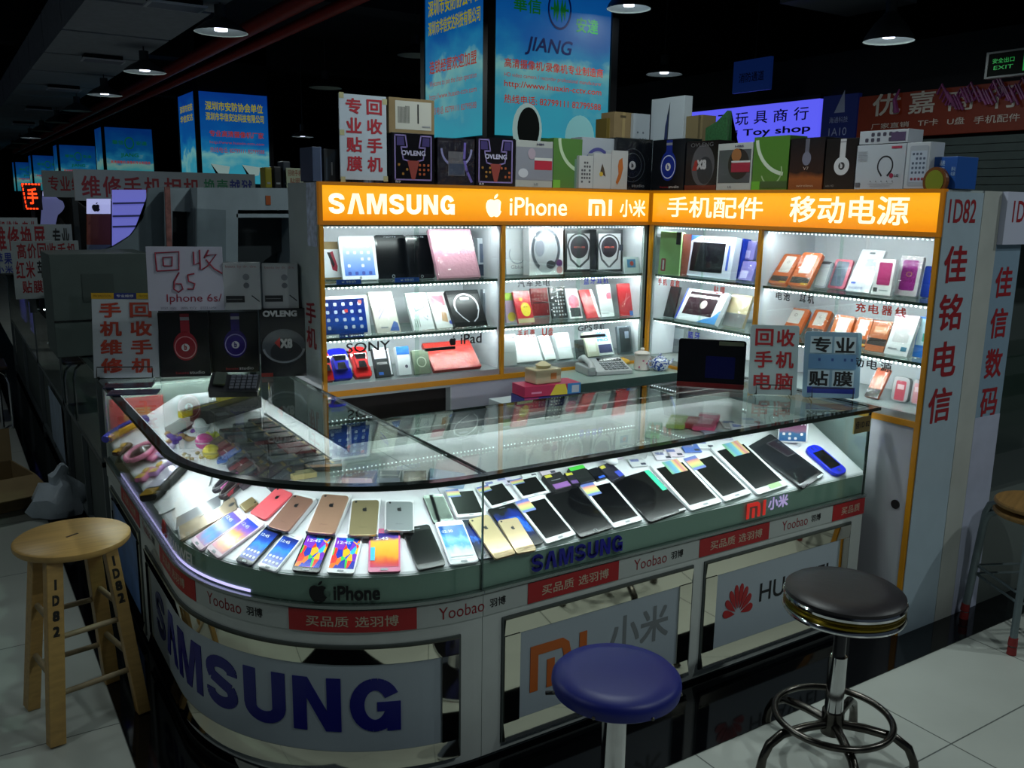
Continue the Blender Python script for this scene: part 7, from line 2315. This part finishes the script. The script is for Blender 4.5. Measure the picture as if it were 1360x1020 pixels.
# left end of the cabinet top: taped poster and thin boxes behind it
y = 3.80
a, c = at(450, 128, 'y', y), at(514, 235, 'y', y)
e = empty('poster', 'taped white poster with red characters on the left cabinet top', 'sign', M=mcols((1, 0, 0.0), (0, 0, 1), (0, -1, 0), ((a[0] + c[0]) / 2, y, 1.895)))
PW, PH = c[0] - a[0], at(480, 126, 'y', y)[2] - 1.895
B().box(-PW / 2, 0, -.008, PW / 2, PH, 0).build('board', mat('pale_blue_paper', 'b8c4d2', .5, bump=.25, bscale=8), e)
b = B()
for cx, word in ((-.20, '专业贴膜'), (.24, '回收手机')):
    for i, ch in enumerate(word):
        text_in(b, ch, (cx - .165) * PW, (.775 - i * .225) * PH, (cx + .165) * PW, (.955 - i * .225) * PH, .001, .016)
b.build('lettering', C('b02a38'), e)
b = B()
for u, v in ((-.5, .98), (.42, .94), (-.5, .0), (.42, .02), (-.5, .55)):
    b.box(u * PW, v * PH - .012, .0005, u * PW + .022, v * PH + .012, .001)
b.build('tape', C('b8b48c', .2), e)
for lb, l, r, tp, d, hx, dx in (('slim slate blue box at the far left of the cabinet top', 415, 427, 195, .05, '3d4a66', 'a'), ('black phone box showing a dark phone, left of the poster', 430, 449, 198, .05, '1c2026', 'b'), ('pale blue box corner sticking out right of the poster', 512, 521, 201, .07, '7a8ea4', 'c'), ('row of thin grey cases behind the poster foot', 458, 512, 232, .10, '6a7280', 'd')):
    topL('thin_box', lb, 'box', l, tp, r, d, .16 if dx == 'a' else .04, C(hx, .35), {'a': [('edge', 'r', (.85, 0, 1, 1), C('59678a'))], 'b': [('phone_picture', 'p', [(.1, .05), (.3, .05), (.9, .9), (.75, .95), (.15, .7)], C('3a424c', .2)), ('lettering', 'r', (.5, .2, .6, .6), G_)], 'c': [('print', 'c', (.5, .5, .2), C('2c3c5a'))], 'd': [('gaps', 'l', ([[(k / 7, .05), (k / 7, .95)] for k in range(1, 7)], .012), C('3a404c'))]}[dx])
p = at(405, 235, 'y', 4.95)
a, c = at(394, 215, 'y', 4.95), at(416, 243, 'y', 4.95)
e = empty('notice', 'small pale notice with red characters beyond the left cabinet', 'sign', M=mcols((1, 0, 0), (0, 0, 1), (0, -1, 0), ((a[0] + c[0]) / 2, 5.12, 1.868)))
B().box(-.05, 0, -.01, .05, .115, 0).build('board', C('a8b096', .6), e)
b = B()
text_in(b, '回收手机', -.04, .07, .04, .105, .001, .005)
text_in(b, '贴膜', -.03, .015, .03, .06, .001, .005)
b.build('lettering', C('8c4a38'), e)
for lb, l, r, tp, hx in (('yellow thing on top of the grey cabinet', 352, 361, 222, '8c8420'), ('black box on top of the grey cabinet', 364, 374, 221, '14161a'), ('dark blue upright case on top of the grey cabinet', 376, 386, 214, '26303c')):
    a, c, t_ = at(l, 230, 'y', 5.15), at(r, 230, 'y', 5.15), at((l + r) / 2, tp, 'y', 5.15)
    o = tag(B().box(a[0], 5.15, 1.868, c[0], 5.25, t_[2]).build('case', C(hx, .4), bevel=.006), lb, 'box')
    B().box(a[0] + .01, 5.148, 1.89, c[0] - .01, 5.15, 1.90).build('label', G_, o)

# ------------------------------------------------------------------ things standing on the counter glass
ZG = .986
FL = (-.33, -.944)


def on_glass(name, label, cat, q, t, m, parts, z=ZG, n=FL, lean=0, **k):
    Mx, w, h = place(q, z, n, lean, t)
    return item(name, label, cat, Mx, w, h, t, m, parts, **k)


HB = 1.305
on_glass('headphone_box', 'black headphone box with a red ear cup on the left counter', 'box', [(210, 415), (278, 415), (278, 498), (213, 503)], .11, C('0c0d11', .3), beats(None, '', 0, 0, 0, '8c2430', 'b87a80'))
on_glass('headphone_box', 'black headphone box with a violet ear cup on the left counter', 'box', [(279, 415), (344, 414), (342, 492), (280, 497)], .11, C('0c0d11', .3), beats(None, '', 0, 0, 0, '2a1c6a', '8a84b4'))
on_glass('headphone_box', 'clear fronted headphone box with a printed cup on the left counter', 'box', [(345, 411), (409, 408), (407, 498), (346, 502)], .06, C('15161a', .2), [('window', 'c', (.5, .45, .46, .38), C('4a4e56', .12)), ('ear_cup', 'c', (.55, .35, .34, .28), C('23262c', .2)), ('cup_ring', 'o', (.5, .45, .46, .05, 190, 350, .82), C('8a8e96', .2)), ('red_mark', 'p', [(.3, .5), (.42, .58), (.42, .42)], C('a82a24')), ('lettering', 't', ('X8', .42, .42, .68, .56, .03), C('b4b6ba')), ('lettering', 't', ('OVLENG', .08, .88, .8, .97, .03), C('c4c4c8')), ('red_foot', 'r', (.0, .0, .25, .06), C('7a1c1c'))])
for lb, q in (('white earphone box on the violet cup box, left of its twin', [(296, 349), (346, 349), (346, 411), (297, 412)]), ('white earphone box above the clear fronted box', [(348, 350), (396, 351), (396, 409), (349, 411)])):
    Mx, w, h = place([(x, y) for x, y in q], HB, FL, 0, .07)
    zt = [o for o in bpy.data.objects if o.name == 'headphone_box'][0]
    item('earphone_box', lb, 'box', Mx, w, h, .07, C('a8acb2', .35), [('lettering', 't', ('beats by dr. dre', .08, .88, .9, .95, .0), C('9a6a6a')), ('earbud', 'c', (.62, .70, .09), C('7a7e86', .2)), ('earbud', 'c', (.62, .52, .08), C('6a6e76', .2)), ('black_label', 'r', (.06, .16, .56, .30), C('22242a')), ('label_gap', 'r', (.08, .225, .5, .235), C('8a8c90')), ('slash', 'l', ([[(.76, .3), (.95, .18)]], .03), C('22242a'))])
Mx, w, h = place([(194, 328), (295, 327), (298, 410), (197, 415)], HB, FL, 4, .008)
o = item('handwritten_sign', 'white board with handwritten red strokes standing on the headphone boxes', 'sign', Mx, w, h, .008, mat('violet_white_card', 'aeaec0', .5), [], bev=.001)
RW = mat('red_marker', '8a2038', .5)
b = B()
K = lambda pts, th=.011: [b.tube([((u - .5) * w, v * h, .001) for u, v in pts], th * w, 6)]
K([(.13, .62), (.12, .90), (.43, .92), (.42, .64), (.13, .62)])
K([(.22, .70), (.22, .83), (.34, .84), (.33, .70), (.22, .70)])
K([(.62, .92), (.62, .72), (.70, .75)])
K([(.70, .95), (.70, .64)])
K([(.82, .95), (.76, .82)])
K([(.77, .86), (.92, .88), (.80, .70), (.72, .64)])
K([(.78, .80), (.88, .66), (.99, .58)])
K([(.42, .60), (.35, .46), (.34, .34), (.40, .29), (.46, .34), (.44, .42), (.37, .42)])
K([(.62, .58), (.53, .56), (.54, .46), (.62, .42), (.60, .34), (.52, .34)])
text_in(b, 'Iphone 6s/', (.24 - .5) * w, .10 * h, (.97 - .5) * w, .26 * h, .001, .0)
b.build('handwriting', RW, o)
text_in(B(), '现金 高价 回收', (.15 - .5) * w, .02 * h, (.9 - .5) * w, .06 * h, .001, .0).build('lettering', C('7a7a88'), o)
# character board in a wire stand at the left end
Mx, w, h = place([(115, 397), (206, 397), (215, 497), (131, 506)], ZG, (-.42, -.907), 8, .006)
Mx.translation.x -= .0
o = item('character_board', 'white board with eight orange red characters and a yellow blue header', 'sign', Mx, w, h, .006, mat('film_covered_board', 'b4bcc4', .35, bump=.2, bscale=9), [('header', 'r', (.0, 1.0, .34, 1.075), C('c89a1c')), ('blue_header', 'r', (.34, 1.0, .68, 1.075), C('1c2a78')), ('yellow_header', 'r', (.68, 1.0, 1.0, 1.075), C('c8a41c')), ('lettering', 'tt', [('PROMOTION', .03, 1.02, .30, 1.05, 0.0), ('PROMOTION', .72, 1.02, .98, 1.05, 0.0)], C('6a5010')), ('lettering', 'tt', [('专业维修', .38, 1.02, .64, 1.055, 0.0)], WHITEINK)])
b = B()
for cx, word in ((.28, '手机维修'), (.74, '回收手机')):
    for i, ch in enumerate(word):
        text_in(b, ch, (cx - .165 - .5) * w, (.765 - i * .235) * h, (cx + .165 - .5) * w, (.955 - i * .235) * h, .002, .018)
b.build('lettering', mat('orange_red_characters', 'ac3a26', .45), o)
b = B()
b.tube([(-.42 * w, .0, -.10), (-.42 * w, .004, .035), (-.42 * w, .05, .030), (.42 * w, .05, .030), (.42 * w, .004, .035), (.42 * w, .0, -.10)], .003, 6)
b.build('wire_stand', BLACK, o, smooth=True)
for i, (lb, dy) in enumerate((('dark violet notebook lying under the wire stand', 0), ('second dark violet card slipped under the notebook', .05))):
    p = at(172 + 6 * i, 513 + 9 * i, 'z', ZG)
    o2 = tag(B().box(-.10, -.05, 0, .10, .05, .005).build('notebook', C('2c2c44' if i == 0 else '3a3a58', .25), M=mcols((.94, -.33, 0), (.33, .94, 0), (0, 0, 1), (p[0] + .0, p[1], ZG + .001 - .0 * i))), lb, 'notebook')
    B().box(-.09, -.04, .005, .09, -.034, .0055).box(-.09, .0, .005, .09, .004, .0055).build('lines', C('14141c'), o2)
# calculator
p = at(313, 524, 'z', ZG)
e = empty('calculator', 'black desk calculator lying on the left counter glass', 'calculator', M=mcols((.955, -.296, 0), (.296, .955, 0), (0, 0, 1), (p[0], p[1], ZG + .026)) @ Matrix.Rotation(math.radians(-6), 4, 'Z') @ Matrix.Rotation(math.radians(20), 4, 'X'))
B().prism([(-.10, 0), (.10, 0), (.10, .028), (-.03, .03), (-.10, .045)], -.07, .07, M=Matrix.Rotation(math.radians(90), 4, 'X')).build('body', C('1f2125', .4), e, bevel=.005)
B().box(-.088, -.045, .036, -.04, .05, .0445, M=Matrix.Rotation(math.radians(8), 4, 'Y')).build('display', C('3c443e', .1), e)
b = B()
for ix in range(5):
    for iy in range(5):
        b.box(-.018 + ix * .023, -.056 + iy * .023, .028, .0 + ix * .023, -.038 + iy * .023, .037)
b.build('keys', C('4a4e58', .5), e, bevel=.001)
B().box(-.09, .055, -.05, .09, .066, .0).build('prop_foot', BLACK, e)
# laptop
a, c = Vector((2.80, 2.95, ZG)), Vector((3.00, 2.74, ZG))
ux = (c - a).normalized()
nn = Vector((ux.y, -ux.x, 0))
if nn.y > 0:
    nn = -nn
mid = (a + c) / 2
e = empty('laptop', 'open laptop with a black lid and dark red edge on the right counter', 'laptop', M=mcols(ux, Vector((-nn.x, -nn.y, 0)), (0, 0, 1), (mid.x, mid.y, ZG + .001)))
B().box(-.15, .02, 0, .15, .22, .018).build('base', C('6a1418', .3), e, bevel=.003)
b = B()
for ix in range(10):
    for iy in range(4):
        b.box(-.13 + ix * .027, .05 + iy * .03, .018, -.108 + ix * .027, .072 + iy * .03, .020)
b.build('keys', BLACK, e)
LM = Matrix.Translation((0, .018, .018)) @ Matrix.Rotation(math.radians(84), 4, 'X')
o = B().prism(rrect(.30, .205, .012, 0, .1025), 0, .008, M=LM).build('lid', C('0a0a0d', .12), e, bevel=.002)
B().box(-.15, -.004, .008, .15, .004, .026, M=Matrix.Translation((0, .012, 0))).build('hinge_edge', C('6a1418', .3), o)
B().prism(rrect(.13, .10, .005, .04, .08), .0082, .0088, M=LM).build('painted_reflection', mat('reflection_blue', '080b3c', .15), o)  # blue reflection on the lid, painted as a flat patch
B().prism(rrect(.11, .018, .002, .085, .19), .0082, .0088, M=LM).build('sticker', C('4a5040', .4), o)


def glass_sign(label, q, n, m, extra):
    Mx, w, h = place(q, ZG, n, 7, .006)
    o = item('sign_board', label, 'sign', Mx, w, h, .006, m, [], bev=.0015, rr=.012)
    extra(o, w, h)
    B().tube([(-.36 * w, .0, -.09), (-.36 * w, .003, .03), (-.36 * w, .045, .028), (.36 * w, .045, .028), (.36 * w, .003, .03), (.36 * w, .0, -.09)], .003, 6).build('wire_stand', BLACK, o, smooth=True)
    return o


def _red(o, w, h):
    b = B()
    for r, word in enumerate(('回收', '手机', '电脑')):
        for i, ch in enumerate(word):
            text_in(b, ch, (.10 + .44 * i - .5) * w, (.70 - r * .315) * h, (.47 + .44 * i - .5) * w, (.945 - r * .315) * h, .001, .014)
    b.build('lettering', C('a8262c'), o)


def _blue(o, w, h):
    for c0, r0 in ((.10, .68), (.52, .68), (.08, .17), (.51, .17)):
        B().box((c0 - .5) * w, r0 * h, .0003, (c0 + .38 - .5) * w, (r0 + .25) * h, .0008).build('white_patch', C('b8ccd6'), o)
    b = B()
    for ch, c0, r0 in (('专', .12, .69), ('业', .54, .69), ('贴', .10, .18), ('膜', .53, .18)):
        text_in(b, ch, (c0 - .5) * w, r0 * h, (c0 + .34 - .5) * w, (r0 + .23) * h, .0014, .016)
    b.build('lettering', BLACKINK, o)
    B().box(-.42 * w, .07 * h, .0002, .42 * w, .165 * h, .0007).build('blue_band', C('1f2f8a'), o)
    B().box(-.42 * w, .44 * h, .0002, .42 * w, .66 * h, .0007).build('pale_blue_band', C('5f88b0'), o)
    b = B()
    for u in (-.25, -.02, .2, .32):
        b.box(u * w, .56 * h, .0009, u * w + .010, .56 * h + .012, .0012)
    b.build('small_marks', C('2c4a80'), o)


glass_sign('white standing board with six red characters on the right counter', [(1003, 432), (1066, 432), (1054, 526), (988, 522)], (-.60, -.80), mat('pale_green_white_card', 'aebfc2', .45), _red)
glass_sign('blue standing board with four black characters on the right counter', [(1071, 440), (1147, 442), (1139, 531), (1064, 526)], (-.60, -.80), mat('soft_blue_card', '7f9fb4', .35), _blue)

# ------------------------------------------------------------------ the side desk and what stands on it
e = empty('side_desk', 'glass topped side desk in the corner between the two wall cabinets', 'desk', (2.62, 3.45, 0))
B().box(.0, .0, .918, .70, .325, .93).build('glass_top', mat('grey_green_glass_slab', '8fa39c', .08), e)
B().box(.0, -.004, .885, .70, .002, .928).build('front_edge', mat('dark_green_edge', '2f4540', .15), e)
B().box(.02, .01, .0, .04, .31, .885).box(.66, .01, .0, .68, .31, .885).box(.04, .29, .0, .66, .31, .885).build('body', GREYW, e)
e = empty('drawer_unit', 'low grey drawer unit left of the side desk', 'drawer unit', (2.26, 3.40, 0))
B().box(0, 0, 0, .34, .33, .84).build('body', GREYW, e, bevel=.003)
for k in range(3):
    o = B().box(.01, -.008, .05 + k * .265, .33, 0, .29 + k * .265).build('drawer', LOW, e)
    B().box(.13, -.016, .25 + k * .265, .21, -.008, .262 + k * .265).build('handle', CHROME, o)
ZD = .9305
# telephone
p = at(808, 494, 'z', ZD)
e = empty('desk_telephone', 'pale grey desk telephone with a sloping front on the side desk', 'telephone', M=Matrix.Translation((p[0], p[1] + .0, ZD)) @ Matrix.Rotation(math.radians(-12), 4, 'Z'))
B().prism([(-.085, 0), (.085, 0), (.085, .06), (.06, .065), (-.085, .022)], -.11, .10, M=mcols((0, 1, 0), (0, 0, 1), (1, 0, 0), (0, 0, 0))).build('body', C('a8aeb0', .4), e, bevel=.005, seg=3)
sl = mcols((1, 0, 0), (0, .958, .286), (0, -.286, .958), (0, -.085, .0225))
b = B()
for ix in range(6):
    for iy in range(4):
        b.box(-.055 + ix * .024, .015 + iy * .022, 0, -.038 + ix * .024, .028 + iy * .022, .005, M=sl)
b.build('keys', C('7c8286', .4), e)
B().box(-.05, .112, 0, .085, .142, .004, M=sl).build('display', C('26292c', .12), e)
b = B().tube([(-.14, -.09, .035), (-.135, -.06, .06), (-.13, .0, .07), (-.125, .05, .075), (-.12, .085, .06)], [.018, .016, .013, .016, .019], 12)
b.build('handset', C('b4babc', .35), e, smooth=True)
B().box(-.16, -.08, 0, -.112, .08, .045).build('cradle', C('9aa0a2', .4), e, bevel=.006)
# mug, teapot, cloth
CHINA = mat('white_china', 'd6cfc8', .15, coat=.4)
p = at(857, 492, 'z', ZD)
e = empty('lidded_mug', 'white china mug with a lid and pink flowers on the side desk', 'mug', (p[0], p[1] + .03, ZD))
B().lathe([(.034, 0), (.042, .004), (.042, .085), (.039, .088), (.001, .088)], 32).build('body', CHINA, e, smooth=True)
o = B().lathe([(.045, .088), (.044, .093), (.026, .102), (.008, .105), (.012, .114), (.007, .121), (.001, .122)], 32).build('lid', CHINA, e, smooth=True)
b = B()
for k in range(7):
    a = -2.6 + k * .5
    b.ball((.042 * math.cos(a), .042 * math.sin(a), .02 + .05 * ((k * 37) % 10) / 10), .006, seg=8)
b.build('flowers', C('b86a80', .3), e, smooth=True)
B().tube([(.04, .0, .07), (.062, .005, .065), (.066, .005, .045), (.058, .005, .025), (.04, .0, .022)], .005, 8).build('handle', CHINA, e, smooth=True)
p = at(881, 493, 'z', ZD)
e = empty('teapot', 'small blue and white teapot beside the lidded mug', 'teapot', (p[0], p[1] + .03, ZD))
BW = ramp_mat('blue_white_porcelain', [(0, '1c2f78'), (.45, '2c4a9a'), (.5, 'd0d6de'), (1, 'dde2e6')], kind='noise', nscale=7, rough=.12)
B().lathe([(.028, 0), (.042, .012), (.050, .034), (.046, .056), (.030, .068), (.001, .069)], 32).build('body', BW, e, smooth=True)
B().lathe([(.030, .067), (.027, .074), (.010, .079), (.006, .082), (.010, .089), (.001, .094)], 28).build('lid', BW, e, smooth=True)
B().tube([(.042, -.01, .03), (.066, -.016, .042), (.078, -.02, .062)], [.011, .008, .005], 10).build('spout', BW, e, smooth=True)
B().tube([(-.044, .01, .05), (-.066, .014, .055), (-.072, .014, .036), (-.060, .012, .02), (-.044, .008, .02)], .005, 8).build('handle', BW, e, smooth=True)
p = at(829, 487, 'z', ZD)
b = B().ball((0, 0, .012), .07, .045, .022, seg=18)
for v in b.bm.verts:
    v.co.z = max(.001, v.co.z + .006 * math.sin(v.co.x * 90) * math.cos(v.co.y * 70))
tag(b.build('cloth', mat('yellow_cloth', 'c89a34', .8, noise=.1), smooth=True, M=Matrix.Translation((p[0] + .03, p[1] + .08, ZD + .001))), 'crumpled yellow cloth behind the desk telephone', 'cloth')
# boxes left of the desk
ZU = .841
for lb, q, zz, t, hx, par in (('blue violet carton under the magenta and yellow one', [(697, 534), (782, 528), (782, 541), (698, 546)], ZU, .14, '2a2a78', [('magenta_corner', 'r', (.0, .0, .25, 1), C('9a2a6a'))]),
                              ('magenta yellow and blue carton on the drawer unit', [(707, 515), (786, 509), (786, 528), (708, 534)], ZU + .055, .13, 'b01c4e', [('yellow_part', 'p', [(.45, .0), (.78, .0), (.72, 1), (.55, 1)], C('d8c83a')), ('blue_part', 'r', (.76, .0, 1, 1), C('2a7fc0')), ('label', 'r', (.84, .1, .97, .8), C('b4c0cc')), ('lettering', 'r', (.12, .3, .3, .45), C('d890b0'))])):
    Mx, w, h = place(q, zz, (-.1, -.995), 0, t)
    Mx.translation.y = max(3.42, min(Mx.translation.y, 3.55))
    Mx.translation.x = max(2.43, Mx.translation.x * .0 + 2.435)
    item('carton', lb, 'box', Mx, .31, .052, t, C(hx, .35), par)
e = empty('tissue_box', 'clear tissue box in film on the magenta carton', 'box', (2.43, 3.50, ZU + .109))
B().box(-.075, -.05, 0, .075, .05, .07).build('body', C('c4bc98', .3), e, bevel=.006)
B().box(.012, -.0515, .02, .045, -.0495, .05).build('orange_label', C('c87a30', .4), e)
b = B()
b.lathe([(.03, .068), (.04, .085), (.015, .10), (.001, .104)], 9)
b.build('tissue', C('d8d0a8', .7), e, smooth=True)
B().box(-.079, -.054, .0, .079, .054, .076).build('film', FILM, e, bevel=.006)
# red paper on the end panel of the left counter
o = tag(B().box(.60, 4.388, .70, .84, 4.391, .88).build('red_notice', C('c84a44', .5)), 'red paper notice on the end panel of the left glass case', 'notice')
B().box(.66, 4.3875, .77, .78, 4.388, .83).build('faded_print', C('c88a50', .5), o)
